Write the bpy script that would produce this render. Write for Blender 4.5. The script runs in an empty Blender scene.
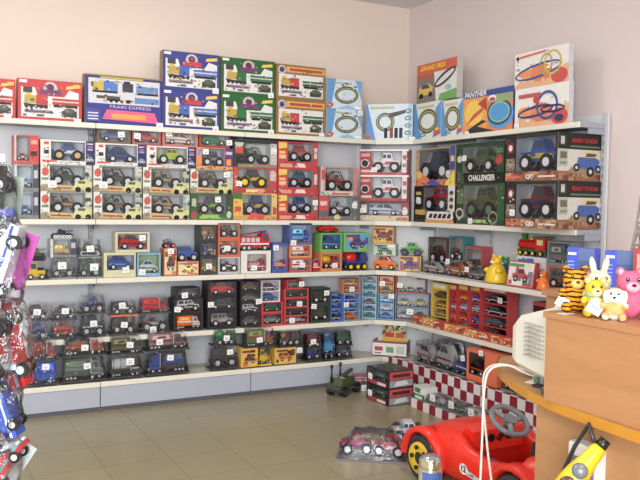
import bpy, math, random
from mathutils import Vector, Matrix
random.seed(7)
C = bpy.context.scene.collection
PI = math.pi

# ------------------------------------------------------------------ colours and materials
def lin(c):
    return tuple((v/12.92 if v <= .04045 else ((v+.055)/1.055)**2.4) for v in c[:3])
def rgb(r, g, b): return (r/255, g/255, b/255)
WHITE=rgb(236,234,228); CREAM=rgb(228,224,208); BLACK=rgb(24,24,26); DARK=rgb(48,48,50); GREY=rgb(128,128,130); LGREY=rgb(186,188,192)
RED=rgb(196,28,28); ORANGE=rgb(232,112,28); YELLOW=rgb(236,196,40); GREEN=rgb(40,120,54); DGREEN=rgb(36,66,44); LIME=rgb(130,190,60)
BLUE=rgb(40,76,170); NAVY=rgb(34,38,98); SKY=rgb(110,170,214); LBLUE=rgb(190,216,234); PURPLE=rgb(104,60,130); PINK=rgb(226,110,150)
TAN=rgb(190,160,110); BROWN=rgb(110,74,46); OLIVE=rgb(92,92,58); SILVER=rgb(190,192,196); MAROON=rgb(120,24,36); TEAL=rgb(40,130,130); MAGENTA=rgb(180,40,150)
GLASS=rgb(60,74,88)

def new_mat(name):
    m = bpy.data.materials.new(name); m.use_nodes = True
    nt = m.node_tree; b = nt.nodes['Principled BSDF']
    return m, nt, b
def vc_mat(name, rough, spec=.4, metal=0., noise=.12, coat=0., sat=1., mottle=0.):
    """colour comes from the mesh's colour attribute, gently broken up by noise"""
    m, nt, b = new_mat(name)
    at = nt.nodes.new('ShaderNodeAttribute'); at.attribute_name = 'Col'
    tc = nt.nodes.new('ShaderNodeTexCoord'); nz = nt.nodes.new('ShaderNodeTexNoise'); nz.inputs['Scale'].default_value = 40
    nt.links.new(tc.outputs['Object'], nz.inputs['Vector'])
    mr = nt.nodes.new('ShaderNodeMapRange'); mr.inputs[3].default_value = 1-noise; mr.inputs[4].default_value = 1+noise
    nt.links.new(nz.outputs['Fac'], mr.inputs[0])
    mx = nt.nodes.new('ShaderNodeMix'); mx.data_type = 'RGBA'; mx.blend_type = 'MULTIPLY'; mx.inputs[0].default_value = 1
    nt.links.new(at.outputs['Color'], mx.inputs[6]); nt.links.new(mr.outputs[0], mx.inputs[7])
    hs = nt.nodes.new('ShaderNodeHueSaturation'); hs.inputs['Saturation'].default_value = sat; nt.links.new(mx.outputs[2], hs.inputs['Color'])
    if mottle:   # fine print texture
        n2 = nt.nodes.new('ShaderNodeTexNoise'); n2.inputs['Scale'].default_value = 110; n2.inputs['Detail'].default_value = 2; nt.links.new(tc.outputs['Object'], n2.inputs['Vector'])
        m2 = nt.nodes.new('ShaderNodeMapRange'); m2.inputs[1].default_value = .3; m2.inputs[2].default_value = .7; m2.inputs[3].default_value = 1-mottle; m2.inputs[4].default_value = 1+mottle*.6; nt.links.new(n2.outputs['Fac'], m2.inputs[0]); nt.links.new(m2.outputs[0], hs.inputs['Value'])
    nt.links.new(hs.outputs['Color'], b.inputs['Base Color'])
    b.inputs['Roughness'].default_value = rough; b.inputs['Specular IOR Level'].default_value = spec
    b.inputs['Metallic'].default_value = metal; b.inputs['Coat Weight'].default_value = coat
    return m
M_CARD = vc_mat('printed_card', .42, .4, noise=.12, sat=.9, mottle=.1)
M_PLAST = vc_mat('toy_plastic', .25, .5, coat=.25)
M_METAL = vc_mat('painted_metal', .4, .45, noise=.04)
M_FOIL = vc_mat('foil', .18, .6, metal=.75)
M_PLUSH = vc_mat('plush_fabric', .95, .1)
def film_mat(name, base, rough, bump=0.):
    m, nt, b = new_mat(name); nt.nodes.remove(b)
    out = nt.nodes['Material Output']
    tr = nt.nodes.new('ShaderNodeBsdfTransparent'); tr.inputs[0].default_value = (.97, .98, .98, 1)
    gl = nt.nodes.new('ShaderNodeBsdfGlossy'); gl.inputs['Roughness'].default_value = rough; gl.inputs[0].default_value = (.95, .97, 1, 1)
    fr = nt.nodes.new('ShaderNodeFresnel'); fr.inputs['IOR'].default_value = 1.4
    ad = nt.nodes.new('ShaderNodeMath'); ad.operation = 'ADD'; ad.inputs[1].default_value = base; ad.use_clamp = True
    mx = nt.nodes.new('ShaderNodeMixShader')
    nt.links.new(fr.outputs[0], ad.inputs[0]); nt.links.new(ad.outputs[0], mx.inputs[0])
    nt.links.new(tr.outputs[0], mx.inputs[1]); nt.links.new(gl.outputs[0], mx.inputs[2]); nt.links.new(mx.outputs[0], out.inputs[0])
    if bump:
        tc = nt.nodes.new('ShaderNodeTexCoord'); nz = nt.nodes.new('ShaderNodeTexNoise'); nz.inputs['Scale'].default_value = 34; nz.inputs['Detail'].default_value = 3
        bp = nt.nodes.new('ShaderNodeBump'); bp.inputs['Strength'].default_value = bump; bp.inputs['Distance'].default_value = .02
        nt.links.new(tc.outputs['Object'], nz.inputs['Vector']); nt.links.new(nz.outputs['Fac'], bp.inputs['Height'])
        for n in (gl, fr): nt.links.new(bp.outputs[0], n.inputs['Normal'])
    return m
M_FILM = film_mat('clear_window_film', .03, .12)
M_BLISTER = film_mat('clear_blister_plastic', .03, .1, .4)
M_BAG = film_mat('crinkled_bag_film', .05, .1, .8)
_solid = {}
def solid(c, rough=.5, metal=0., spec=.4, noise=.06, scale=30, name=None):
    k = (c, rough, metal)
    if k in _solid: return _solid[k]
    m, nt, b = new_mat(name or 'painted_surface')
    tc = nt.nodes.new('ShaderNodeTexCoord'); nz = nt.nodes.new('ShaderNodeTexNoise'); nz.inputs['Scale'].default_value = scale
    nt.links.new(tc.outputs['Object'], nz.inputs['Vector'])
    cr = nt.nodes.new('ShaderNodeMix'); cr.data_type = 'RGBA'
    l = lin(c); cr.inputs[6].default_value = (*[v*(1-noise) for v in l], 1); cr.inputs[7].default_value = (*[min(1, v*(1+noise)) for v in l], 1)
    nt.links.new(nz.outputs['Fac'], cr.inputs[0]); nt.links.new(cr.outputs[2], b.inputs['Base Color'])
    b.inputs['Roughness'].default_value = rough; b.inputs['Metallic'].default_value = metal; b.inputs['Specular IOR Level'].default_value = spec
    _solid[k] = m
    return m

# ------------------------------------------------------------------ mesh builder
class MB:
    def __init__(s): s.v = []; s.f = []; s.c = []; s.sm = []
    def face(s, pts, col, smooth=False):
        n = len(s.v); s.v += [tuple(p) for p in pts]; s.f.append(tuple(range(n, n+len(pts)))); s.c.append(col); s.sm.append(smooth)
    def mesh(s, vs, fs, col, smooth=False):
        n = len(s.v); s.v += [tuple(p) for p in vs]
        for i, f in enumerate(fs):
            s.f.append(tuple(n+k for k in f)); s.c.append(col[i] if isinstance(col, list) else col); s.sm.append(smooth)
    def box(s, x0, x1, y0, y1, z0, z1, col, bev=0.):
        if bev:
            b = min(bev, (x1-x0)/2.01, (y1-y0)/2.01, (z1-z0)/2.01)
            def ring(z, i): return [(x0+i+b, y0+i, z), (x1-i-b, y0+i, z), (x1-i, y0+i+b, z), (x1-i, y1-i-b, z), (x1-i-b, y1-i, z), (x0+i+b, y1-i, z), (x0+i, y1-i-b, z), (x0+i, y0+i+b, z)]
            vs = ring(z0, b*.6)+ring(z0+b, 0)+ring(z1-b, 0)+ring(z1, b*.6)
            fs = [tuple(range(7, -1, -1)), tuple(range(24, 32))]
            for k in range(3):
                for i in range(8): fs.append((k*8+i, k*8+(i+1) % 8, k*8+8+(i+1) % 8, k*8+8+i))
            s.mesh(vs, fs, col); return
        vs = [(x0,y0,z0),(x1,y0,z0),(x1,y1,z0),(x0,y1,z0),(x0,y0,z1),(x1,y0,z1),(x1,y1,z1),(x0,y1,z1)]
        s.mesh(vs, [(3,2,1,0),(4,5,6,7),(0,1,5,4),(1,2,6,5),(2,3,7,6),(3,0,4,7)], col)
    def taper(s, x0, x1, y0, y1, z0, z1, ix, iy, col):
        vs = [(x0,y0,z0),(x1,y0,z0),(x1,y1,z0),(x0,y1,z0),(x0+ix,y0+iy,z1),(x1-ix,y0+iy,z1),(x1-ix,y1-iy,z1),(x0+ix,y1-iy,z1)]
        s.mesh(vs, [(3,2,1,0),(4,5,6,7),(0,1,5,4),(1,2,6,5),(2,3,7,6),(3,0,4,7)], col)
    def prism(s, prof, y0, y1, col, ins=0.):
        """side profile (x,z) counter-clockwise seen from -y, extruded y0..y1; ins narrows points by height"""
        n = len(prof); zs = [p[1] for p in prof]; lo, hi = min(zs), max(zs)
        f = lambda z: ins*max(0, (z-lo)/(hi-lo+1e-9)-.45)
        vs = [(x, y0+f(z), z) for x, z in prof]+[(x, y1-f(z), z) for x, z in prof]
        fs = [tuple(range(n)), tuple(range(2*n-1, n-1, -1))]
        for i in range(n): fs.append((i, n+i, n+(i+1) % n, (i+1) % n))
        s.mesh(vs, fs, col)
    def cyl(s, c, r, h, col, axis='y', n=14, r2=None, capcol=None, smooth=True):
        r2 = r if r2 is None else r2; vs = []
        for e, rr in ((-h/2, r), (h/2, r2)):
            for i in range(n):
                a = 2*PI*i/n; p, q = rr*math.cos(a), rr*math.sin(a)
                vs.append({'y': (c[0]+p, c[1]+e, c[2]+q), 'z': (c[0]+p, c[1]+q, c[2]+e), 'x': (c[0]+e, c[1]+p, c[2]+q)}[axis])
        s.mesh(vs, [tuple(range(n)), tuple(range(2*n-1, n-1, -1))], capcol or col)
        s.mesh(vs, [(i, n+i, n+(i+1) % n, (i+1) % n) for i in range(n)], col, smooth)
    def ell(s, c, r, col, n=12, m=8, rot=None):
        if isinstance(r, (int, float)): r = (r, r, r)
        vs = [Vector((0, 0, -r[2]))]
        for j in range(1, m):
            t = -PI/2+PI*j/m
            for i in range(n):
                a = 2*PI*i/n; vs.append(Vector((r[0]*math.cos(t)*math.cos(a), r[1]*math.cos(t)*math.sin(a), r[2]*math.sin(t))))
        vs.append(Vector((0, 0, r[2])))
        if rot is not None: vs = [rot @ v for v in vs]
        vs = [v+Vector(c) for v in vs]
        fs = [(0, 1+(i+1) % n, 1+i) for i in range(n)]
        for j in range(m-2):
            for i in range(n): fs.append((1+j*n+i, 1+j*n+(i+1) % n, 1+(j+1)*n+(i+1) % n, 1+(j+1)*n+i))
        l = len(vs)-1; k = 1+(m-2)*n
        fs += [(k+i, k+(i+1) % n, l) for i in range(n)]
        s.mesh(vs, fs, col, True)
    def tube(s, pts, r, col, n=8):
        pts = [Vector(p) for p in pts]; vs = []; up = Vector((.13, .21, 1)).normalized()
        rs = r if isinstance(r, (list, tuple)) else [r]*len(pts)
        for i, p in enumerate(pts):
            t = (pts[min(i+1, len(pts)-1)]-pts[max(i-1, 0)]).normalized()
            a = t.cross(up)
            if a.length < .05: a = t.cross(Vector((1, .1, 0)))
            a.normalize(); b = t.cross(a)
            for k in range(n): vs.append(p+rs[i]*(a*math.cos(2*PI*k/n)+b*math.sin(2*PI*k/n)))
        fs = [tuple(range(n)), tuple(range(len(vs)-1, len(vs)-n-1, -1))]
        for i in range(len(pts)-1):
            for k in range(n): fs.append((i*n+k, i*n+n+k, i*n+n+(k+1) % n, i*n+(k+1) % n))
        s.mesh(vs, fs, col, True)
    def lathe(s, prof, c, col, n=20, axis='z'):
        vs = []
        for r, z in prof:
            for k in range(n):
                a = 2*PI*k/n; p = (r*math.cos(a), r*math.sin(a), z)
                if axis == 'y': p = (p[0], z, p[1])
                vs.append((c[0]+p[0], c[1]+p[1], c[2]+p[2]))
        fs = []; cols = []
        for i in range(len(prof)-1):
            for k in range(n):
                fs.append((i*n+k, i*n+(k+1) % n, i*n+n+(k+1) % n, i*n+n+k)); cols.append(col[i] if isinstance(col, list) else col)
        s.mesh(vs, fs, cols, True)
    def torus(s, c, R, r, col, M=None, n=28, m=8):
        vs = []
        for i in range(n):
            a = 2*PI*i/n
            for j in range(m):
                b = 2*PI*j/m; v = Vector(((R+r*math.cos(b))*math.cos(a), (R+r*math.cos(b))*math.sin(a), r*math.sin(b)))
                vs.append((M @ v if M else v)+Vector(c))
        s.mesh(vs, [(i*m+j, ((i+1) % n)*m+j, ((i+1) % n)*m+(j+1) % m, i*m+(j+1) % m) for i in range(n) for j in range(m)], col, True)
    def loft(s, rings, col, caps=True, smooth=True):
        n = len(rings[0]); vs = [p for r in rings for p in r]; fs = []
        for i in range(len(rings)-1):
            for k in range(n): fs.append((i*n+k, i*n+(k+1) % n, i*n+n+(k+1) % n, i*n+n+k))
        s.mesh(vs, fs, col, smooth)
        if caps: s.mesh(vs, [tuple(range(n-1, -1, -1)), tuple(range(len(vs)-n, len(vs)))], col)
    def xform(s, M): s.v = [tuple(M @ Vector(p)) for p in s.v]; return s
    def build(s, name, mat, parent=None):
        me = bpy.data.meshes.new(name); me.from_pydata(s.v, [], s.f)
        at = me.color_attributes.new('Col', 'FLOAT_COLOR', 'CORNER'); buf = []
        for f, c in zip(s.f, s.c):
            l = lin(c); buf += [*l, 1.]*len(f)
        at.data.foreach_set('color', buf)
        me.polygons.foreach_set('use_smooth', s.sm)
        me.materials.append(mat); me.update()
        o = bpy.data.objects.new(name, me); C.objects.link(o)
        if parent: o.parent = parent
        return o

def tag(o, label, cat, group=None, kind=None):
    o['label'] = label; o['category'] = cat
    if group: o['group'] = group
    if kind: o['kind'] = kind
    return o
def thing(name, label, cat, loc=(0,0,0), rz=0, group=None):
    o = bpy.data.objects.new(name, None); o.empty_display_size = .05; C.objects.link(o)
    o.location = loc; o.rotation_euler = (0, 0, rz)
    return tag(o, label, cat, group)
def struct(name, mb, mat):
    o = mb.build(name, mat); o['kind'] = 'structure'; return o
def lettering(text, parent, x, z, size, col, y=-.004, sx=1., shear=0, name='lettering', rot=None, bold=.0):
    cu = bpy.data.curves.new(name, 'FONT'); cu.body = text; cu.size = size; cu.align_x = 'CENTER'; cu.align_y = 'CENTER'; cu.shear = shear
    cu.offset = bold; cu.extrude = .0003
    cu.materials.append(solid(col, .5))
    tmp = bpy.data.objects.new(name+'_outline', cu); C.objects.link(tmp); bpy.context.view_layer.update()
    me = bpy.data.meshes.new_from_object(tmp.evaluated_get(bpy.context.evaluated_depsgraph_get())); bpy.data.objects.remove(tmp)
    o = bpy.data.objects.new(name, me); C.objects.link(o); o.parent = parent
    if not me.materials: me.materials.append(solid(col, .5))
    o.location = (x, y, z); o.rotation_euler = rot or (PI/2, 0, 0); o.scale = (sx, 1, 1)
    return o

# ------------------------------------------------------------------ flat printed art on a front (unit coordinates 0..1, y = up)
class Art:
    def __init__(s, w, h, y=-.0006): s.m = MB(); s.w = w; s.h = h; s.y = y; s.k = 0
    def poly(s, pts, c):
        s.k += 1
        s.m.face([((x-.5)*s.w, s.y-.00015*s.k, z*s.h) for x, z in pts], c)
    def rect(s, x0, z0, x1, z1, c): s.poly([(x0,z0),(x1,z0),(x1,z1),(x0,z1)], c)
    def ell(s, cx, cz, rx, rz, c, n=16): s.poly([(cx+rx*math.cos(2*PI*i/n), cz+rz*math.sin(2*PI*i/n)) for i in range(n)], c)
    def ring(s, cx, cz, rx, rz, t, c, ang=0., n=22, a0=0., a1=2*PI):
        s.k += 1; asp = s.w/s.h
        def P(a, q):
            x, z = (rx-q/asp if q else rx)*math.cos(a), (rz-q)*math.sin(a)
            x, z = x*math.cos(ang)-z/asp*math.sin(ang), x*asp*math.sin(ang)+z*math.cos(ang)
            return ((cx+x-.5)*s.w, s.y-.00015*s.k, (cz+z)*s.h)
        for i in range(n):
            a, b = a0+(a1-a0)*i/n, a0+(a1-a0)*(i+1)/n
            s.m.face([P(a,0), P(b,0), P(b,t), P(a,t)], c)
    def car(s, x0, z0, x1, z1, c, wheel=BLACK):
        W, H = x1-x0, z1-z0
        s.poly([(x0,z0+.25*H),(x1,z0+.25*H),(x1,z0+.55*H),(x0+.78*W,z0+.62*H),(x0+.65*W,z1),(x0+.28*W,z1),(x0+.15*W,z0+.62*H),(x0,z0+.58*H)], c)
        s.poly([(x0+.33*W,z0+.65*H),(x0+.68*W,z0+.65*H),(x0+.6*W,z0+.92*H),(x0+.34*W,z0+.92*H)], GLASS)
        for q in (.22, .78):
            s.ell(x0+q*W, z0+.22*H, .13*W, .24*H, wheel, 12); s.ell(x0+q*W, z0+.22*H, .06*W, .11*H, SILVER, 8)
    def speck(s, x0, z0, x1, z1, cols, n, seed, sz=.16):
        r = random.Random(seed)
        for _ in range(n):
            a, b = r.uniform(x0, x1), r.uniform(z0, z1); q, t = r.uniform(.3, 1)*sz, r.uniform(.3, 1)*sz
            s.poly([(max(x0,a-q/2),max(z0,b-t/2)),(min(x1,a+q/2),max(z0,b-t/2)),(min(x1,a+q/2.6),min(z1,b+t/2)),(max(x0,a-q/2.4),min(z1,b+t/2))], r.choice(cols))
    def build(s, parent, name='printed_front'): return s.m.build(name, M_CARD, parent)

def price_tag(parent, w, h, tx, tz, size=.042, y=-.006, asp=.85, tilt=None):
    m = MB(); m.box(-size/2, size/2, -.0007, .0007, -size*asp/2, size*asp/2, rgb(246,245,240))
    m.face([(-size*.36,-.0012,size*.1),(size*.34,-.0012,size*.1),(size*.34,-.0012,size*.17),(-size*.36,-.0012,size*.17)], rgb(190,190,190))
    m.face([(-size*.25,-.0012,-size*.22),(size*.25,-.0012,-size*.22),(size*.25,-.0012,-size*.06),(-size*.25,-.0012,-size*.06)], rgb(170,170,176))
    o = m.build('price_tag', M_CARD, parent); o.location = ((tx-.5)*w, y, tz*h)
    o.rotation_euler = (0, random.uniform(-.12, .12) if tilt is None else tilt, 0)
    return o
def carton(parent, w, h, d, col, side=None, name='carton'):
    m = MB(); m.box(-w/2, w/2, 0, d, 0, h, col)
    m.c = [side or col, side or col, col, side or col, col, side or col]
    return m.build(name, M_CARD, parent)

# ------------------------------------------------------------------ toy vehicles: length along x, nose at +x, wheels on z=0
def wheel(mb, x, y, z, r, w, hub=SILVER):
    mb.cyl((x, y, z), r, w, rgb(26,26,28), 'y', 14)
    for s in (-1, 1): mb.cyl((x, y+s*w/2, z), r*.55, .004, hub, 'y', 10)
def veh(kind, L, W, H, c1, c2, hub=SILVER):
    b = MB(); wh = []; hw = W/2
    P = lambda pts: [(x*L, z*H) for x, z in pts]
    def side(pts, col, yy):
        q = P(pts)
        b.face([(x, -yy, z) for x, z in q], col); b.face([(x, yy, z) for x, z in reversed(q)], col)
    if kind in ('jeep', 'pickup', 'monster'):
        r = {'jeep': .25, 'pickup': .27, 'monster': .31}[kind]*H; r = min(r, .19*L); lo = max(.3, r/H*1.05)
        up = lambda z: lo+(z-.3)/.7*(1-lo)
        back = .96 if kind == 'jeep' else .62
        prof = [(-.47,lo),(.47,lo),(.5,up(.42)),(.47,up(.58)),(.26,up(.64)),(.16,1.),(-.12,1.)]
        prof += [(-.44,.98),(-.48,up(.55))] if kind == 'jeep' else [(-.18,up(.62)),(-.48,up(.6))]
        b.prism(P(prof), -hw*.78, hw*.78, c1, ins=hw*.22)
        yy = hw*.66; z0, z1 = up(.66), up(.93)
        side([(.02,z0),(.2,z0),(.14,z1),(.02,z1)], GLASS, yy+.04*W); side([(-.16,z0),(-.02,z0),(-.02,z1),(-.12,z1)], GLASS, yy+.04*W)
        if kind == 'jeep': side([(-.42,z0),(-.2,z0),(-.2,z1),(-.4,z1)], GLASS, yy+.04*W)
        else:
            b.tube([(-.2*L,-hw*.6,up(.6)*H),(-.22*L,-hw*.6,H*1.02),(-.22*L,hw*.6,H*1.02),(-.2*L,hw*.6,up(.6)*H)], .012*L, SILVER, 6)
        side([(-.46,up(.4)),(.46,up(.4)),(.46,up(.46)),(-.46,up(.46))], c2, hw*.785)
        side([(-.05,up(.47)),(.3,up(.47)),(.2,up(.56)),(-.05,up(.56))], c2, hw*.785)
        b.box(.46*L, .53*L, -hw*.7, hw*.7, lo*H, up(.42)*H, DARK); b.box(-.53*L, -.46*L, -hw*.7, hw*.7, lo*H, up(.4)*H, DARK)
        for s in (-1, 1):
            b.cyl((.49*L, s*hw*.5, up(.52)*H), .05*H, .02*L, rgb(240,238,220), 'x', 8)
            for x in (-.3, .3): b.box((x-.14)*L, (x+.14)*L, min(s*hw*.7, s*hw*.95), max(s*hw*.7, s*hw*.95), r*1.75, r*1.95, c2)
        for x in (-.3, .3):
            b.cyl((x*L, 0, r), r*.25, W*.8, DARK, 'y', 6)
            for s in (-1, 1): wh.append((x*L, s*hw*.8, r, r, W*.26))
    elif kind in ('sedan', 'racer'):
        r = min(.22*H, .12*L)
        prof = [(-.5,.2),(.5,.2),(.5,.46),(.27,.62),(.1,.99),(-.2,1.),(-.36,.68),(-.5,.62)] if kind == 'sedan' else [(-.5,.2),(.5,.18),(.5,.32),(.2,.58),(.02,.95),(-.2,.97),(-.4,.66),(-.5,.66)]
        b.prism(P(prof), -hw*.92, hw*.92, c1, ins=hw*.4)
        side([(-.02,.64),(.22,.64),(.08,.92),(-.02,.93)], GLASS, hw*.86); side([(-.3,.68),(-.05,.66),(-.05,.93),(-.18,.94)], GLASS, hw*.86)
        side([(-.49,.36),(.49,.34),(.49,.42),(-.49,.46)], c2, hw*.925)
        if kind == 'racer': b.box(-.5*L, -.4*L, -hw*.9, hw*.9, .84*H, .88*H, c2); b.box(-.46*L, -.44*L, -hw*.5, hw*.5, .6*H, .85*H, DARK)
        for s in (-1, 1): b.box(.47*L, .505*L, s*hw*.6-.1*W, s*hw*.6+.1*W, .38*H, .48*H, rgb(240,238,220))
        for x in (-.3, .3):
            for s in (-1, 1): wh.append((x*L, s*hw*.84, r, r, W*.18))
    elif kind == 'buggy':
        r = min(.29*H, .19*L)
        b.prism(P([(-.4,.3),(.42,.3),(.5,.42),(.3,.52),(.1,.6),(-.3,.66),(-.42,.6)]), -hw*.4, hw*.4, c1)
        side([(-.3,.42),(.4,.4),(.3,.48),(-.3,.54)], c2, hw*.41)
        b.ell((-.02*L, 0, .68*H), (.08*L, hw*.25, .14*H), DARK, 8, 6)
        for s in (-1, 1):
            b.tube([(.26*L,s*hw*.38,.5*H),(.08*L,s*hw*.34,.96*H),(-.18*L,s*hw*.34,.98*H),(-.4*L,s*hw*.38,.6*H)], .016*L, c2, 6)
            b.tube([(-.18*L,s*hw*.34,.98*H),(-.1*L,s*hw*.4,.55*H)], .014*L, DARK, 6)
        b.box(-.5*L, -.34*L, -hw*.6, hw*.6, .84*H, .9*H, c1); b.box(-.44*L, -.42*L, -hw*.3, hw*.3, .6*H, .85*H, DARK)
        for x in (-.31, .31):
            b.cyl((x*L, 0, r), r*.2, W*.8, GREY, 'y', 6)
            for s in (-1, 1):
                wh.append((x*L, s*hw*.76, r, r, W*.26))
                b.tube([(x*L*.8, s*hw*.3, .55*H), (x*L, s*hw*.62, r*1.2)], .012*L, YELLOW, 5)
    elif kind in ('lorry', 'tanker'):
        r = min(.15*H, .06*L)
        b.box(-.5*L, .46*L, -hw*.6, hw*.6, r*1.2, r*1.9, DARK)
        b.prism(P([(.2,r/H*1.9),(.5,r/H*1.6),(.5,.5),(.42,.54),(.37,.88),(.2,.9)]), -hw*.88, hw*.88, c1, ins=hw*.12)
        side([(.26,.56),(.37,.56),(.35,.8),(.26,.8)], GLASS, hw*.86); side([(.21,.34),(.48,.34),(.48,.4),(.21,.4)], c2, hw*.89)
        b.cyl((.19*L, -hw*.7, .62*H), .02*L, .76*H, SILVER, 'z', 8); b.cyl((.19*L, hw*.7, .62*H), .02*L, .76*H, SILVER, 'z', 8)
        if kind == 'tanker':
            b.cyl((-.17*L, 0, .6*H), .3*H, .62*L, c2, 'x', 16)
            for q in (-.42, -.17, .08): b.cyl((q*L, 0, .6*H), .31*H, .02*L, c1, 'x', 16)
        else:
            b.box(-.5*L, .15*L, -hw*.95, hw*.95, r*2, H, c2)
            side([(-.48,.45),(.12,.45),(.12,.6),(-.48,.6)], c1, hw*.955); side([(-.44,.64),(.08,.64),(.04,.9),(-.4,.9)], tuple(min(1,v*1.5+.06) for v in c2), hw*.955); side([(-.3,.68),(-.02,.7),(-.06,.84),(-.26,.82)], c1, hw*.957)
        b.box(.49*L, .52*L, -hw*.8, hw*.8, r*1.2, r*2.3, SILVER)
        for x in (.4, .22, -.24, -.34, -.44):
            for s in (-1, 1): wh.append((x*L, s*hw*.8, r, r, W*.2))
    elif kind == 'fire':
        r = min(.17*H, .09*L)
        b.box(-.5*L, .22*L, -hw*.9, hw*.9, r, .7*H, c1); b.prism(P([(.23,r/H),(.5,r/H),(.5,.5),(.44,.86),(.23,.86)]), -hw*.9, hw*.9, c1)
        side([(.28,.5),(.46,.5),(.42,.78),(.28,.78)], GLASS, hw*.91); side([(-.48,.3),(.48,.3),(.48,.37),(-.48,.37)], WHITE, hw*.91)
        for q in (-.44, -.28, -.12, .04): side([(q,.42),(q+.12,.42),(q+.12,.64),(q,.64)], SILVER, hw*.91)
        b.box(.3*L, .4*L, -hw*.5, hw*.5, .86*H, .96*H, BLUE)
        for s in (-1, 1): b.tube([(-.48*L, s*hw*.4, .76*H), (.44*L, s*hw*.4, .98*H)], .012*L, c2, 6)
        for i in range(9): b.tube([(-.48*L+.92*L*i/8, -hw*.4, (.76+.22*i/8)*H), (-.48*L+.92*L*i/8, hw*.4, (.76+.22*i/8)*H)], .008*L, c2, 5)
        for x in (.33, -.2, -.36):
            for s in (-1, 1): wh.append((x*L, s*hw*.82, r, r, W*.18))
    elif kind == 'tank':
        r = .16*H
        b.prism(P([(-.46,.12),(.4,.12),(.5,.36),(.42,.5),(-.44,.5),(-.5,.36)]), -hw*.9, hw*.9, c1)
        b.prism(P([(-.24,.5),(.2,.5),(.14,.8),(-.18,.8)]), -hw*.5, hw*.5, c2, ins=hw*.1)
        b.tube([(.1*L,0,.66*H),(.56*L,0,.72*H)], .022*L, c1, 8); b.cyl((-.08*L, 0, .86*H), .08*L, .12*H, c1, 'z', 10)
        b.tube([(-.16*L, hw*.3, .8*H), (-.18*L, hw*.3, 1.05*H)], .006*L, DARK, 5)
        for i in range(6):
            for s in (-1, 1): b.cyl(((-.36+.145*i)*L, s*hw*.86, r*1.15), r, W*.14, hub, 'y', 10); b.cyl(((-.36+.145*i)*L, s*hw*.88, r*1.15), r*.45, W*.16, DARK, 'y', 8)
        for s in (-1, 1): b.tube([(-.44*L,s*hw*.86,.07*H),(.38*L,s*hw*.86,.07*H),(.49*L,s*hw*.86,.3*H),(.42*L,s*hw*.86,.44*H),(-.44*L,s*hw*.86,.44*H),(-.5*L,s*hw*.86,.28*H),(-.44*L,s*hw*.86,.07*H)], .03*L, BLACK, 6)
    elif kind == 'loco':
        r = .14*H
        b.box(-.48*L, .48*L, -hw*.7, hw*.7, r*1.3, r*2.2, c2)
        b.cyl((.14*L, 0, .52*H), .24*H, .6*L, c1, 'x', 14); b.box(-.46*L, -.14*L, -hw*.8, hw*.8, r*2, .84*H, c1); b.box(-.5*L, -.1*L, -hw, hw, .84*H, .92*H, c2)
        side([(-.4,.52),(-.2,.52),(-.2,.76),(-.4,.76)], rgb(235,225,150), hw*.81)
        b.cyl((.33*L, 0, .86*H), .06*L, .28*H, c2, 'z', 10, r2=.09*L); b.ell((.1*L, 0, .77*H), (.06*L, .06*L, .08*H), YELLOW, 8, 6)
        b.prism([(.46*L, r*.4), (.6*L, r*.4), (.46*L, r*2)], -hw*.7, hw*.7, YELLOW)
        for x in (-.34, -.08, .14, .34):
            for s in (-1, 1): wh.append((x*L, s*hw*.8, r, r, W*.12))
    elif kind in ('dozer', 'dumper'):
        r = min(.22*H, .14*L)
        b.box(-.46*L, .46*L, -hw*.6, hw*.6, r*1.1, .5*H, c1)
        if kind == 'dozer':
            b.box(-.3*L, .06*L, -hw*.55, hw*.55, .5*H, .95*H, c1); side([(-.25,.58),(.02,.58),(.02,.88),(-.25,.88)], GLASS, hw*.56)
            b.box(.06*L, .4*L, -hw*.4, hw*.4, .5*H, .64*H, c2); b.prism(P([(.46,.05),(.62,.05),(.54,.2),(.54,.4),(.6,.55),(.5,.55)]), -hw, hw, c2)
            b.tube([(.1*L, -hw*.62, .3*H), (.5*L, -hw*.62, .2*H)], .02*L, DARK, 6)
        else:
            b.prism(P([(.14,.45),(.48,.45),(.48,.7),(.4,.94),(.14,.94)]), -hw*.8, hw*.8, c1); side([(.2,.62),(.42,.62),(.37,.86),(.2,.86)], GLASS, hw*.81)
            b.ell((-.18*L, 0, .68*H), (.28*L, hw*.8, .32*H), c2, 14, 9); b.cyl((-.44*L, 0, .8*H), .12*H, .1*L, c2, 'x', 10, r2=.08*H)
        for x in (-.3, .02, .32) if kind == 'dumper' else (-.28, .28):
            for s in (-1, 1): wh.append((x*L, s*hw*.76, r, r, W*.22))
    elif kind == 'heli':
        b.ell((.12*L, 0, .42*H), (.3*L, hw*.7, .3*H), c1, 12, 8); b.ell((.26*L, 0, .46*H), (.16*L, hw*.55, .2*H), GLASS, 10, 7)
        b.tube([(-.1*L, 0, .5*H), (-.48*L, 0, .62*H)], [.05*L, .025*L], c1, 8); b.prism(P([(-.5,.55),(-.42,.55),(-.44,.9),(-.5,.92)]), -.006*L, .006*L, c2)
        b.cyl((.1*L, 0, .8*H), .015*L, .2*H, DARK, 'z', 6); b.box(-.4*L, .6*L, -.02*L, .02*L, .9*H, .93*H, DARK); b.box(.08*L, .12*L, -hw, hw, .9*H, .93*H, DARK)
        for s in (-1, 1): b.tube([(-.12*L, s*hw*.6, .05*H), (.34*L, s*hw*.6, .05*H), (.4*L, s*hw*.6, .1*H)], .012*L, DARK, 6); b.tube([(.12*L, s*hw*.6, .05*H), (.12*L, s*hw*.3, .3*H)], .01*L, DARK, 5)
    return b, wh
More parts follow.
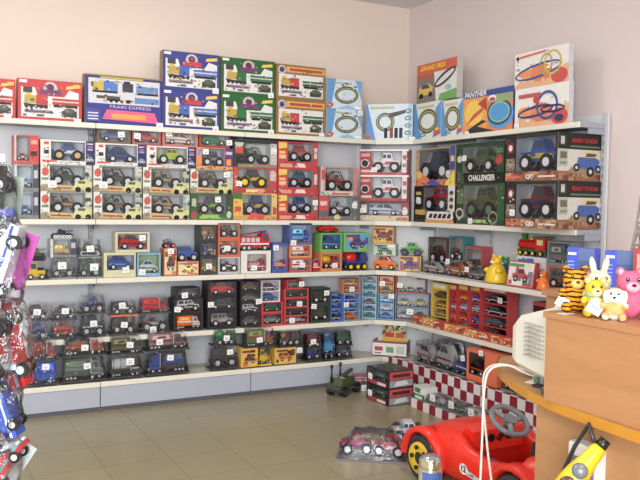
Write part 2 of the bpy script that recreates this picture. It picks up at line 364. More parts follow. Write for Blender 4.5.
def add_vehicle(parent, kind, L, W, H, c1, c2, hub=SILVER, loc=(0,0,0), rz=0., sub=True, name='toy_vehicle', mat=None, flip=False):
    b, wh = veh(kind, L, W, H, c1, c2, hub)
    if not sub:
        for x, y, z, r, w in wh: wheel(b, x, y, z, r, w, hub)
    o = b.build(name, mat or M_PLAST, parent); o.location = loc; o.rotation_euler = (0, 0, rz+(PI if flip else 0))
    if sub and wh:
        first = None; key = None
        for x, y, z, r, w in wh:
            if first is None:
                m = MB(); wheel(m, 0, 0, 0, r, w, hub); first = m.build('wheel', M_PLAST, o); q = first
            else: q = first.copy(); C.objects.link(q); q.parent = o
            q.location = (x, y, z)
    return o
# ------------------------------------------------------------------ printed fronts
def art_train(p, w, h, sch, seed):
    bc, loco, wag = {'red': (RED, RED, RED), 'blue': (rgb(44,52,140), rgb(50,90,190), rgb(70,110,180)), 'green': (rgb(34,110,50), rgb(30,120,60), rgb(60,120,90)), 'redgold': (rgb(180,40,30), RED, rgb(50,100,70)), 'bigblue': (rgb(44,48,140), rgb(60,110,190), rgb(90,130,190))}[sch]
    a = Art(w, h)
    if sch == 'bigblue':
        a.rect(.05,.42,.97,.93,rgb(206,206,214)); a.rect(.2,.94,.75,.985,rgb(220,190,60))
        a.rect(.1,.66,.24,.86,rgb(200,170,60)); a.rect(.24,.68,.42,.88,loco); a.rect(.1,.64,.42,.68,BLACK)
        a.rect(.48,.68,.62,.86,rgb(60,62,70)); a.rect(.5,.86,.58,.9,BLACK); a.rect(.66,.68,.95,.82,wag); a.rect(.66,.64,.95,.68,BLACK)
        a.rect(.64,.46,.96,.58,wag); a.rect(.15,.52,.45,.58,rgb(90,80,70)); a.rect(.28,.45,.6,.52,BLACK)
        for i in range(4): a.ell(.3+.07*i,.45,.02,.035,rgb(220,210,200))
        FN = [rgb(70,66,64),rgb(150,130,110),rgb(180,170,160),rgb(110,60,50),rgb(60,80,110),rgb(206,190,120)]
        a.speck(.08,.45,.95,.9,FN,36,seed,.05)
        a.poly([(.22,.1),(.95,.06),(.9,.28),(.28,.3)],rgb(222,70,120)); a.rect(.34,.12,.78,.22,rgb(230,150,40)); a.rect(.02,.04,.2,.3,rgb(64,66,150))
        for z in (.08,.14,.2): a.rect(.04,z,.17,z+.025,rgb(210,210,230))
        a.rect(0,0,.02,1,rgb(90,80,70)); a.rect(0,.97,1,1,rgb(140,120,50))
        a.build(p); lettering('TRAIN EXPRESS', p, .08*w, .36*h, .085*h, rgb(220,190,240), sx=1.5); return
    a.rect(.05,.07,.95,.6 if sch != 'redgold' else .72,rgb(226,224,222))
    if sch == 'redgold': a.rect(.2,.78,.98,.94,rgb(214,176,70)); a.rect(.26,.82,.94,.9,rgb(190,40,36)); a.ell(.11,.84,.08,.13,rgb(200,190,190)); a.ell(.11,.84,.05,.08,rgb(60,60,120))
    else:
        a.poly([(.05,.6),(.3,.6),(.26,.8),(.05,.8)],rgb(226,224,222)); a.poly([(.72,.6),(.95,.6),(.95,.72),(.8,.78)],rgb(226,224,222))
        a.ell(.5,.8,.11,.16,rgb(200,190,196)); a.ell(.5,.82,.06,.09,rgb(110,40,80)); a.poly([(.33,.64),(.68,.64),(.66,.76),(.35,.76)],RED if sch=='blue' else rgb(120,60,110))
        a.poly([(.74,.8),(.95,.84),(.95,.92),(.76,.88)],rgb(236,196,60)); a.rect(.02,.9,.14,.97,WHITE); a.rect(.08,.66,.22,.8,rgb(70,70,74))
    a.rect(.1,.4,.28,.6,rgb(190,160,60)); a.rect(.28,.36,.46,.62,loco); a.poly([(.08,.4),(.46,.36),(.46,.3),(.1,.34)],rgb(40,36,40)); a.rect(.12,.6,.2,.66,rgb(210,180,80))
    for i in range(5): a.ell(.13+.075*i,.33,.03,.05,rgb(60,54,54))
    a.rect(.53,.4,.95,.56,wag); a.rect(.53,.47,.95,.5,rgb(210,210,200)); a.rect(.55,.34,.93,.4,rgb(40,40,44))
    a.rect(.1,.17,.52,.25,rgb(150,130,140)); a.rect(.12,.19,.5,.21,rgb(80,60,80)); a.rect(.68,.11,.92,.26,rgb(60,70,64)); a.ell(.8,.26,.09,.07,rgb(90,100,80)); a.rect(.3,.09,.4,.14,rgb(90,90,90))
    FN = [rgb(70,66,64),rgb(150,130,110),rgb(180,170,160),rgb(110,60,50),rgb(60,80,110),rgb(206,190,120)]
    a.speck(.07,.09,.93,.3,FN,16,seed+1,.06); a.speck(.07,.3,.93,.58,FN,22,seed+2,.05); a.speck(.3,.62,.7,.9,FN,10,seed+3,.05)
    if sch == 'red': a.rect(.86,.84,.97,.93,rgb(230,180,50))
    a.build(p)
def art_track(p, w, h, st, seed):
    a = Art(w, h); FN = [rgb(90,110,130),rgb(170,160,120),rgb(226,220,210),rgb(150,80,60),rgb(60,70,90)]
    if st == 'pale':
        a.rect(0,0,1,1,rgb(206,222,234)); a.poly([(0,0),(.12,0),(.26,1),(0,1)],rgb(92,150,206)); a.poly([(.8,1),(1,1),(1,.3)],rgb(110,170,214)); a.poly([(.3,0),(.9,0),(.6,.16)],rgb(150,190,220))
        a.ring(.56,.48,.34,.3,.11,rgb(86,84,70),.1); a.ring(.56,.48,.31,.25,.025,rgb(190,176,90),.1); a.rect(.2,.84,.7,.9,rgb(170,180,150))
        for x, z in ((.4,.8),(.5,.86),(.75,.78)): a.poly([(x,z),(x+.08,z-.04),(x+.1,z),(x+.03,z+.04)],rgb(50,60,90))
        a.poly([(.0,.02),(.16,.05),(.2,.16),(.04,.2)],rgb(190,60,50)); a.rect(.05,.08,.12,.14,YELLOW); a.rect(.8,.03,.97,.1,rgb(250,250,250))
        a.speck(.2,.05,.97,.95,FN,10,seed,.05)
    elif st == 'cornerpale':
        a.rect(0,0,1,1,rgb(214,228,236)); a.poly([(0,0),(.22,0),(.04,1),(0,1)],rgb(84,146,204)); a.rect(.1,.86,.6,.93,rgb(196,190,130)); a.rect(.9,0,1,1,rgb(170,200,220))
        a.ring(.42,.5,.2,.26,.1,rgb(90,96,104)); a.ring(.42,.5,.18,.21,.03,rgb(190,180,90)); a.poly([(.5,.6),(.84,.74),(.86,.84),(.5,.74)],rgb(90,80,74))
        for i,x in enumerate((.4,.52,.62,.72)): a.rect(x,.06,x+.07,.34,[BLACK,rgb(150,30,50),BLACK,rgb(40,40,60)][i])
        for i in range(4): a.ring(.9,.2+.2*i,.07,.06,.03,rgb(80,110,90),n=10)
        a.poly([(.0,.0),(.1,.02),(.12,.12),(.02,.16)],rgb(200,90,40))
    elif st == 'blueoval':
        a.rect(0,0,1,1,rgb(220,228,226)); a.poly([(0,0),(.3,0),(.06,1),(0,1)],rgb(80,144,204)); a.poly([(.72,0),(1,.1),(1,1),(.8,.8)],rgb(84,150,206)); a.rect(.15,.84,.75,.92,rgb(206,196,130))
        a.ring(.52,.48,.36,.34,.13,rgb(94,92,74)); a.ring(.52,.48,.32,.28,.03,rgb(190,176,90)); a.poly([(.74,.04),(.98,.1),(.96,.24),(.8,.26)],rgb(204,60,40)); a.rect(.8,.2,.94,.27,YELLOW)
        a.ring(.35,.12,.12,.06,.04,rgb(80,130,120),n=10)
    elif st == 'grandprix':
        a.rect(0,0,1,1,rgb(224,222,216)); a.rect(0,.74,1,1,rgb(206,76,46)); a.poly([(0,0),(.5,0),(.44,.74),(0,.74)],rgb(130,118,106)); a.poly([(0,.74),(.44,.74),(.46,.58),(0,.6)],rgb(170,90,60))
        a.poly([(.04,.18),(.4,.2),(.42,.38),(.3,.48),(.08,.42)],rgb(214,180,70)); a.poly([(.12,.36),(.34,.36),(.3,.46),(.14,.46)],GLASS); a.ell(.12,.18,.06,.07,BLACK); a.ell(.36,.2,.05,.07,BLACK)
        a.ring(.72,.56,.28,.14,.07,rgb(80,70,74),.4); a.poly([(.55,0),(1,0),(1,.24),(.6,.16)],rgb(110,170,80)); a.ell(.8,.3,.08,.07,rgb(130,200,200)); a.build(p)
        lettering('GRAND PRIX', p, -.08*w, .87*h, .17*h, rgb(250,214,60), sx=1.1, shear=.3, y=-.008, bold=.001); return
    elif st == 'panther':
        a.rect(0,0,1,1,rgb(226,120,36)); a.rect(0,.86,1,1,rgb(40,70,150)); a.poly([(0,0),(.5,0),(.5,.86),(0,.86)],rgb(234,150,40)); a.ell(.22,.5,.2,.3,rgb(244,196,60)); a.poly([(.06,.2),(.4,.5),(.46,.66),(.2,.44)],rgb(200,70,30)); a.poly([(.3,.7),(.48,.84),(.5,.5)],rgb(180,50,30))
        a.poly([(.0,.0),(.7,0),(.3,.16),(.5,.26),(.4,.3),(.1,.1)],rgb(50,50,60)); a.ell(.76,.38,.26,.34,rgb(60,150,210)); a.ring(.74,.44,.24,.3,.05,rgb(40,60,110)); a.ring(.74,.44,.2,.24,.03,rgb(150,200,90)); a.rect(.52,.68,1,.86,rgb(150,170,110)); a.ell(.6,.78,.08,.08,rgb(240,240,240)); a.ell(.6,.76,.06,.05,RED)
        a.build(p); lettering('PANTHER', p, -.24*w, .93*h, .17*h, WHITE, sx=1.1, shear=.2, bold=.001, y=-.008); return
    elif st in ('loopup', 'looplow'):
        a.rect(0,0,1,1,rgb(232,228,222)); a.poly([(.0,.05),(.3,.5),(.6,.3),(1,.5),(1,0),(0,0)],rgb(226,170,120)); a.ell(.5,.35,.22,.24,rgb(222,120,60)); a.ell(.84,.2,.15,.2,rgb(200,60,50)); a.ell(.2,.4,.14,.12,rgb(232,140,70))
        a.speck(.03,.05,.97,.95,[rgb(206,196,190),rgb(190,120,90),rgb(150,150,170),rgb(240,236,230)],18,seed,.08)
        if st == 'loopup':
            a.ring(.45,.42,.44,.2,.06,rgb(60,70,150),.12); a.ring(.72,.58,.16,.34,.06,rgb(206,180,70),-.1); a.ring(.6,.56,.12,.3,.05,rgb(180,160,90),-.1); a.poly([(.1,.84),(.6,.9),(.6,.95),(.1,.9)],rgb(210,90,60)); a.ell(.06,.86,.03,.05,BLACK)
        else:
            a.ring(.4,.38,.34,.14,.06,rgb(50,46,110),.1); a.ring(.62,.5,.2,.36,.07,rgb(60,70,150),.15); a.ring(.72,.4,.22,.1,.05,rgb(40,40,80)); a.ell(.84,.16,.08,.09,rgb(40,60,90)); a.rect(.08,.74,.5,.84,rgb(190,70,60)); a.ell(.42,.66,.06,.09,RED)
    a.build(p)

# window boxes: frame colour, back colour, opening, printed art
def sty_white(a, r):
    a.rect(.84,0,1,1,rgb(36,42,100)); a.car(.85,.1,.99,.36,rgb(190,196,210)); a.rect(.87,.62,.97,.7,rgb(150,160,200)); a.rect(.87,.74,.97,.8,rgb(200,80,80)); a.rect(.86,.86,.98,.92,rgb(190,190,214))
    a.rect(.06,.8,.15,.92,rgb(200,70,60)); a.rect(.06,.42,.15,.58,rgb(40,44,70)); a.poly([(.03,.08),(.3,.1),(.3,.15),(.03,.18)],rgb(210,70,60)); a.rect(.34,.07,.72,.13,rgb(190,196,200)); a.rect(.05,.26,.17,.3,rgb(180,180,180))
def sty_safari(a, r):
    a.rect(0,0,.17,1,rgb(222,220,212)); a.ell(.09,.72,.07,.16,rgb(200,66,50)); a.poly([(.1,.8),(.18,1),(.13,1)],rgb(90,120,80)); a.rect(.02,.42,.15,.5,rgb(120,130,110)); a.rect(.02,.1,.14,.26,rgb(150,156,140))
    a.rect(0,0,1,.2,rgb(150,140,110)); a.poly([(.1,.06),(.68,.04),(.64,.2),(.2,.26)],rgb(204,170,110)); a.poly([(.18,.1),(.6,.09),(.58,.15),(.2,.16)],rgb(150,70,40))
    a.rect(.86,.2,1,1,rgb(176,178,166)); a.speck(.86,.45,1,1,[rgb(70,80,60),rgb(150,160,170),rgb(200,200,190)],8,r,.2); a.poly([(.62,.04),(.98,.04),(.99,.36),(.84,.46),(.66,.34)],rgb(206,206,140)); a.ell(.72,.08,.06,.1,BLACK); a.ell(.92,.08,.06,.1,BLACK); a.rect(.72,.3,.86,.4,rgb(90,96,80))
def sty_orange(a, r):
    a.rect(0,0,.14,1,rgb(232,130,40)); a.rect(.02,.6,.12,.9,rgb(110,150,210)); a.rect(.78,0,1,1,rgb(96,56,120)); a.rect(.8,.7,.98,.84,rgb(200,190,210)); a.rect(.82,.2,.95,.5,rgb(230,140,60)); a.rect(0,0,1,.14,rgb(226,150,50)); a.speck(.1,0,.9,.14,[RED,YELLOW,PURPLE],8,r,.1)
def sty_darkgreen(a, r):
    a.rect(0,0,.26,1,rgb(60,66,60)); a.rect(.04,.5,.22,.78,rgb(196,60,50)); a.ell(.13,.86,.1,.12,rgb(190,200,190)); a.rect(.06,.1,.24,.4,rgb(40,50,40)); a.rect(.1,.0,1,.12,rgb(150,130,110)); a.rect(.85,.12,1,1,rgb(196,196,190)); a.rect(0,.9,1,1,rgb(44,60,50))
def sty_redyellow(a, r):
    a.rect(0,0,1,.2,rgb(190,40,32)); a.poly([(.25,.02),(.75,.02),(.7,.18),(.3,.18)],rgb(230,150,60)); a.rect(.82,.2,1,1,rgb(190,48,40)); a.rect(.84,.5,.98,.9,rgb(206,190,180)); a.rect(0,.2,.08,1,rgb(200,50,40)); a.rect(.3,.05,.6,.12,rgb(240,220,200))
def sty_green(a, r):
    a.rect(0,0,.16,1,rgb(52,96,54)); a.rect(0,0,1,.2,rgb(60,110,60)); a.poly([(.2,.04),(.7,.04),(.66,.2),(.26,.2)],rgb(150,190,70)); a.rect(.84,.2,1,1,rgb(60,84,60)); a.ell(.92,.2,.06,.14,rgb(190,200,190)); a.rect(.03,.5,.13,.8,rgb(190,190,160)); a.rect(.02,.06,.14,.3,rgb(180,50,50))
def sty_yellow(a, r):
    a.rect(0,0,.2,1,rgb(226,180,60)); a.rect(0,.78,.2,1,rgb(50,120,60)); a.rect(.03,.3,.17,.5,rgb(200,60,50)); a.rect(0,0,1,.16,rgb(206,150,60)); a.poly([(.3,.02),(.7,.02),(.72,.2),(.4,.28)],rgb(214,60,40)); a.rect(.88,.16,1,1,rgb(216,190,110)); a.rect(.9,.2,.99,.5,rgb(190,60,50))
def sty_redcar(a, r):
    a.rect(0,0,1,.26,rgb(190,34,34)); a.rect(0,.26,.24,1,rgb(196,40,38)); a.poly([(.02,.72),(.22,.76),(.22,.96),(.02,.96)],rgb(236,200,70)); a.rect(.03,.36,.2,.5,rgb(236,190,150)); a.rect(.03,.54,.18,.64,rgb(236,200,70)); a.poly([(.42,.05),(.7,.05),(.66,.2),(.46,.2)],rgb(230,210,210)); a.rect(.88,.26,1,1,rgb(190,36,36)); a.rect(.9,.4,.98,.8,rgb(220,190,190)); a.rect(.05,.04,.34,.18,rgb(220,150,120))
def sty_redatv(a, r):
    a.rect(0,0,.08,1,rgb(206,196,196)); a.rect(.02,.55,.12,.9,rgb(200,70,60)); a.rect(.1,.02,.9,.16,rgb(214,206,190)); a.rect(.3,.04,.8,.1,rgb(200,60,50)); a.rect(.92,0,1,1,rgb(206,120,110))
def sty_greyatv(a, r):
    a.rect(0,.4,.24,.96,rgb(206,50,46)); a.rect(.03,.6,.2,.78,rgb(236,200,190)); a.rect(0,0,1,.16,rgb(120,116,116)); a.ell(.46,.12,.08,.12,rgb(220,200,130)); a.rect(.86,0,1,1,rgb(110,110,110)); a.rect(.88,.5,.98,.8,rgb(210,210,206)); a.rect(.05,.04,.3,.13,rgb(190,60,60))
def sty_redemblem(a, r):
    a.rect(0,0,.22,1,rgb(176,34,40)); a.poly([(.0,0),(.32,0),(.22,.3),(.0,.5)],rgb(150,30,40)); a.ell(.1,.45,.08,.15,rgb(30,26,30)); a.ring(.1,.45,.09,.17,.04,rgb(220,200,200),n=14); a.rect(.02,.72,.2,.84,rgb(220,150,150)); a.rect(.0,0,1,.09,rgb(190,60,60)); a.rect(.02,.1,.24,.2,rgb(220,190,190))
    a.rect(.86,.09,.96,1,rgb(226,220,220)); a.rect(.88,.6,.95,.76,rgb(190,60,60)); a.rect(.88,.3,.95,.45,rgb(150,150,160)); a.rect(.96,0,1,1,rgb(110,20,30)); a.rect(0,.93,1,1,rgb(236,232,230))
def sty_script(a, r):
    a.rect(0,0,.1,1,rgb(70,64,60)); a.rect(.02,.4,.14,.8,rgb(210,206,196)); a.rect(0,0,1,.26,rgb(206,190,160)); a.rect(.86,.26,1,1,rgb(150,60,56)); a.ell(.92,.5,.06,.2,rgb(226,222,220)); a.rect(0,.9,1,1,rgb(120,40,44)); a.rect(.75,.03,.98,.18,rgb(190,90,70))
def sty_blueyellow(a, r):
    a.poly([(0,0),(1,0),(1,.12),(.4,.14),(0,.5)],rgb(226,110,40)); a.poly([(.2,.0),(.7,.0),(.45,.2)],rgb(70,70,150)); a.rect(.0,.15,.07,1,rgb(200,160,120)); a.poly([(.74,.0),(1,.0),(1,.4),(.86,.2)],rgb(230,206,40)); a.rect(.88,.4,1,1,rgb(50,70,150)); a.rect(.9,.62,.98,.76,rgb(230,200,60)); a.ell(.1,.3,.07,.1,rgb(236,180,70)); a.ell(.84,.3,.06,.1,rgb(210,206,200))
def sty_blackbox(a, r):
    a.rect(0,0,.24,1,rgb(30,28,28)); a.rect(.05,.5,.18,.66,rgb(210,206,196)); a.rect(.05,.75,.18,.84,rgb(200,170,90)); a.rect(.04,.2,.3,.34,rgb(190,160,60)); a.rect(.0,.0,.24,.1,rgb(60,40,30)); a.poly([(.3,.02),(.98,.02),(.96,.3),(.34,.3)],rgb(226,222,214)); a.rect(.3,0,.98,.08,rgb(220,150,60)); a.rect(.84,.3,1,1,rgb(214,210,204))
    for z in (.44,.62,.8): a.ell(.92,z,.045,.06,rgb(60,56,56))
    for i in range(5): a.poly([(.38+.11*i,.12),(.46+.11*i,.12),(.49+.11*i,.24),(.42+.11*i,.24)],rgb(36,36,40))
def sty_challenger(a, r):
    a.rect(0,0,.14,1,rgb(30,60,40)); a.rect(0,0,1,.26,rgb(22,30,24)); a.rect(.86,.26,1,1,rgb(34,76,48)); a.ell(.9,.56,.07,.12,rgb(190,46,50)); a.poly([(.02,.02),(.2,.0),(.16,.28),(.04,.34)],rgb(60,80,60)); a.ell(.08,.62,.05,.09,rgb(200,200,190)); a.rect(0,.92,1,1,rgb(34,66,44)); a.rect(.86,.72,.98,.84,rgb(70,130,80))
def sty_challenger2(a, r):
    a.rect(0,0,.16,1,rgb(52,60,46)); a.rect(0,0,1,.14,rgb(56,72,54)); a.rect(.86,.14,1,1,rgb(46,96,54)); a.poly([(.02,.5),(.16,.5),(.16,.9),(.02,.84)],rgb(90,110,80)); a.ring(.08,.26,.09,.14,.05,rgb(190,190,180),n=12); a.ring(.78,.18,.1,.16,.05,rgb(120,150,110),n=12); a.rect(.3,.04,.65,.12,rgb(150,200,120))
def sty_qd(a, r):
    a.rect(0,0,1,.2,rgb(146,92,60)); a.speck(0,0,1,.2,[rgb(170,120,80),rgb(110,60,40),rgb(190,150,110)],16,r,.14); a.rect(0,.2,.21,1,rgb(40,34,34)); a.rect(.02,.22,.2,.5,rgb(130,110,86)); a.car(.03,.24,.19,.48,rgb(160,150,120)); a.rect(.05,.62,.17,.84,rgb(130,30,40)); a.ell(.11,.73,.04,.07,rgb(220,210,210)); a.rect(.21,.94,1,1,rgb(50,46,44)); a.rect(.97,.2,1,1,rgb(50,46,44)); a.rect(.03,.05,.36,.12,rgb(206,90,60)); a.rect(.66,.07,.98,.11,rgb(220,206,190))
def end_qd(p, w, h, d):
    a = Art(d, h); r = 5
    a.rect(0,0,1,1,rgb(204,200,190)); a.rect(0,0,1,.2,rgb(146,92,60)); a.speck(0,0,1,.22,[rgb(170,120,80),rgb(110,60,40),rgb(190,150,110)],16,r,.14); a.rect(0,.66,1,1,rgb(28,30,28)); a.rect(.02,.72,.18,.94,rgb(60,60,54)); a.rect(.06,.76,.14,.92,rgb(190,190,180))
    a.rect(.02,.3,.22,.64,rgb(180,176,160)); a.rect(.05,.46,.2,.6,rgb(110,100,80)); a.rect(.05,.34,.2,.4,rgb(120,140,110)); a.poly([(.24,.16),(1,.14),(1,.34),(.3,.28)],rgb(150,124,90)); a.rect(.27,.7,.95,.74,rgb(90,110,80))
    a.poly([(.42,.28),(.9,.22),(.95,.44),(.86,.5),(.46,.5)],rgb(52,86,160)); a.poly([(.58,.5),(.86,.5),(.94,.6),(.62,.62)],rgb(220,190,60)); a.poly([(.62,.51),(.85,.52),(.88,.58),(.65,.59)],GLASS)
    for x,z,q in ((.42,.28,.07),(.74,.2,.09),(.92,.26,.07)): a.ell(x,z,q,q*1.2,BLACK); a.ell(x,z,q*.45,q*.55,SILVER)
    e = a.build(p, 'printed_end'); e.location = (w/2, d/2, 0); e.rotation_euler = (0, 0, PI/2)
    lettering('READY TO RUN', e, .1*d, .84*h, .12*h, rgb(214,52,44), sx=.86)
def sty_redwhite(a, r):
    a.rect(.62,.1,1,1,rgb(200,34,36)); a.rect(.66,.3,.95,.46,rgb(70,40,40)); a.rect(.68,.7,.94,.84,rgb(230,150,130)); a.rect(0,0,1,.12,rgb(190,70,60)); a.rect(0,.12,.08,1,rgb(210,190,180))
def sty_greyblue(a, r):
    a.rect(.76,0,1,1,rgb(70,74,90)); a.rect(.8,.5,.96,.8,rgb(190,190,200)); a.rect(0,0,1,.14,rgb(120,130,130)); a.rect(0,0,.1,1,rgb(206,206,206))
STY = {  # style: (frame, back, opening x0 z0 x1 z1, art, colour behind vehicle sides)
 'white': (rgb(226,224,216), rgb(214,216,220), (.19,.16,.83,.94), sty_white), 'safari': (rgb(150,152,140), rgb(196,200,198), (.18,.22,.86,.95), sty_safari),
 'orange': (rgb(206,120,50), rgb(196,196,210), (.15,.15,.77,.95), sty_orange), 'darkgreen': (rgb(52,64,54), rgb(216,220,216), (.27,.13,.85,.88), sty_darkgreen),
 'redyellow': (rgb(186,44,36), rgb(196,190,186), (.09,.2,.81,.96), sty_redyellow), 'green': (rgb(54,100,60), rgb(186,190,184), (.17,.22,.83,.95), sty_green),
 'yellow': (rgb(214,180,90), rgb(196,196,190), (.21,.18,.87,.96), sty_yellow), 'redcar': (rgb(186,36,36), rgb(206,206,210), (.25,.27,.87,.95), sty_redcar),
 'redatv': (rgb(206,140,130), rgb(212,208,204), (.13,.17,.91,.97), sty_redatv), 'greyatv': (rgb(110,106,106), rgb(196,198,200), (.25,.18,.85,.96), sty_greyatv),
 'redemblem': (rgb(150,30,38), rgb(212,212,214), (.23,.1,.85,.92), sty_redemblem), 'script': (rgb(90,70,64), rgb(190,190,196), (.15,.27,.85,.88), sty_script),
 'blueyellow': (rgb(190,150,110), rgb(216,216,220), (.08,.15,.87,.97), sty_blueyellow), 'blackbox': (rgb(34,32,32), rgb(214,218,224), (.25,.31,.83,.97), sty_blackbox),
 'challenger': (rgb(30,60,40), rgb(206,220,206), (.15,.27,.85,.91), sty_challenger), 'challenger2': (rgb(50,70,50), rgb(206,216,204), (.17,.15,.85,.96), sty_challenger2),
 'qd': (rgb(60,46,40), rgb(226,230,236), (.22,.21,.965,.935), sty_qd), 'redwhite': (rgb(196,50,46), rgb(196,196,200), (.09,.13,.61,.95), sty_redwhite), 'greyblue': (rgb(150,156,160), rgb(206,210,216), (.11,.15,.75,.95), sty_greyblue),
}
def plain_sty(fc, bg, op=(.07,.14,.93,.92)): return (fc, bg, op, None)
def window_box(p, w, h, d, sty, vk, c1, c2, hub, seed, sub=True, film=True, flip=False, vmat=None):
    fc, bg, (ox0, oz0, ox1, oz1), art = STY[sty] if isinstance(sty, str) else sty
    X = lambda u: (u-.5)*w
    x0, x1, z0, z1 = X(ox0), X(ox1), oz0*h, oz1*h; dd = min(d*.62, .1)
    m = MB(); m.box(-w/2, w/2, 0, d, 0, h, fc)
    keep = [i for i in range(6) if i != 2]; f0 = m.f[:]; c0 = m.c[:]
    m.f = [f0[i] for i in keep]; m.c = [c0[i] for i in keep]; m.sm = m.sm[:5]
    q = lambda a, b, c, e: m.face([(a,0,c),(b,0,c),(b,0,e),(a,0,e)], fc)
    q(-w/2, w/2, 0, z0); q(-w/2, w/2, z1, h); q(-w/2, x0, z0, z1); q(x1, w/2, z0, z1)
    m.face([(x0,dd,z0),(x1,dd,z0),(x1,dd,z1),(x0,dd,z1)], bg)
    m.face([(x0,0,z0),(x1,0,z0),(x1,dd,z0),(x0,dd,z0)], bg); m.face([(x0,dd,z1),(x1,dd,z1),(x1,0,z1),(x0,0,z1)], bg)
    m.face([(x0,0,z0),(x0,dd,z0),(x0,dd,z1),(x0,0,z1)], bg); m.face([(x1,dd,z0),(x1,0,z0),(x1,0,z1),(x1,dd,z1)], bg)
    m.build('carton', M_CARD, p)
    if art:
        a = Art(w, h); art(a, seed); FN = [rgb(60,56,54),rgb(200,196,186),rgb(160,60,50),rgb(120,110,100)]
        a.speck(.01,.02,ox0-.02,.97,FN,7,seed,.05); a.speck(.02,.01,.98,oz0-.02,FN,9,seed+1,.05)
        if ox1 < .9: a.speck(ox1+.02,.05,.99,.97,FN,7,seed+2,.05)
        a.build(p, 'printed_front')
    ow, oh = x1-x0, z1-z0
    L = ow*.94; H = min(oh*.93, L*.66); W = min(dd*.9, H*.95)
    add_vehicle(p, vk, L*.95, W, H, c1, c2, hub, ((x0+x1)/2, dd*.47, z0+.001), sub=sub, flip=flip, mat=vmat)
    if film:
        f = MB(); f.face([(x0,.001,z0),(x1,.001,z0),(x1,.001,z1),(x0,.001,z1)], WHITE); f.build('clear_window', M_FILM, p)
def blister(p, w, h, d, base, vk, c1, c2, hub, n=1, flip=False, sub=True, taper=.16, ang=0.):
    m = MB(); m.box(-w/2, w/2, 0, d, 0, .008, base); m.build('card_base', M_CARD, p)
    m = MB(); m.taper(-w*.48, w*.48, d*.03, d*.97, .0085, h, w*taper*.5, d*taper*.6, WHITE)
    del m.f[0]; del m.c[0]; del m.sm[0]
    m.build('clear_cover', M_BLISTER, p)
    for i in range(n):
        L = w*.86/n
        add_vehicle(p, vk, L*.95, min(d*.7, h*.8), h*.84, c1 if i % 2 == 0 else c2, c2 if i % 2 == 0 else c1, hub, (-w*.43+L*(i+.5), d/2, .009), sub=sub, flip=flip, rz=ang)
def multi(p, w, h, d, frame, bg, rows, cols, colors, top=0., vk='sedan', seed=1):
    """open display tray with rows of small cars behind clear film"""
    r = random.Random(seed); m = MB(); t = .006
    m.box(-w/2, w/2, d-t, d, 0, h, bg)
    m.box(-w/2, -w/2+t, 0, d-t, 0, h, frame); m.box(w/2-t, w/2, 0, d-t, 0, h, frame)
    hh = h*(1-top)
    for i in range(rows+1):
        z = hh*i/rows; m.box(-w/2+t, w/2-t, 0, d-t, max(0, z-t/2), min(h, z+t/2)+(.004 if i == 0 else 0), frame)
    if top: m.box(-w/2+t, w/2-t, 0, d-t, hh+t/2, h, frame); m.face([(-w*.4,-.001,hh+top*h*.25),(w*.4,-.001,hh+top*h*.25),(w*.4,-.001,h-top*h*.2),(-w*.4,-.001,h-top*h*.2)], YELLOW if frame == RED else WHITE)
    m.build('display_tray', M_CARD, p)
    cw = (w-2*t)/cols; ch = hh/rows
    for i in range(rows):
        for j in range(cols):
            H = min(ch*.66, cw*.5)
            add_vehicle(p, vk, cw*.86, min(d*.6, H*1.1), H, r.choice(colors), r.choice([WHITE, SILVER, YELLOW, BLACK]), SILVER, (-w/2+t+cw*(j+.5), d*.4, ch*i+t/2+.001+(.004 if i == 0 else 0)), sub=False, name='toy_car')
def picture_box(p, w, h, d, col, pic, acc, seed, vk=True):
    carton(p, w, h, d, col); a = Art(w, h); r = random.Random(seed)
    a.rect(.04,.05,.96,.95,pic); a.speck(.05,.06,.95,.94,acc,10,seed,.34)
    a.car(.2,.2,.82,.72,r.choice(acc)); a.rect(.06,.78,.6,.9,acc[0]); a.rect(.64,.06,.94,.16,col)
    a.build(p)

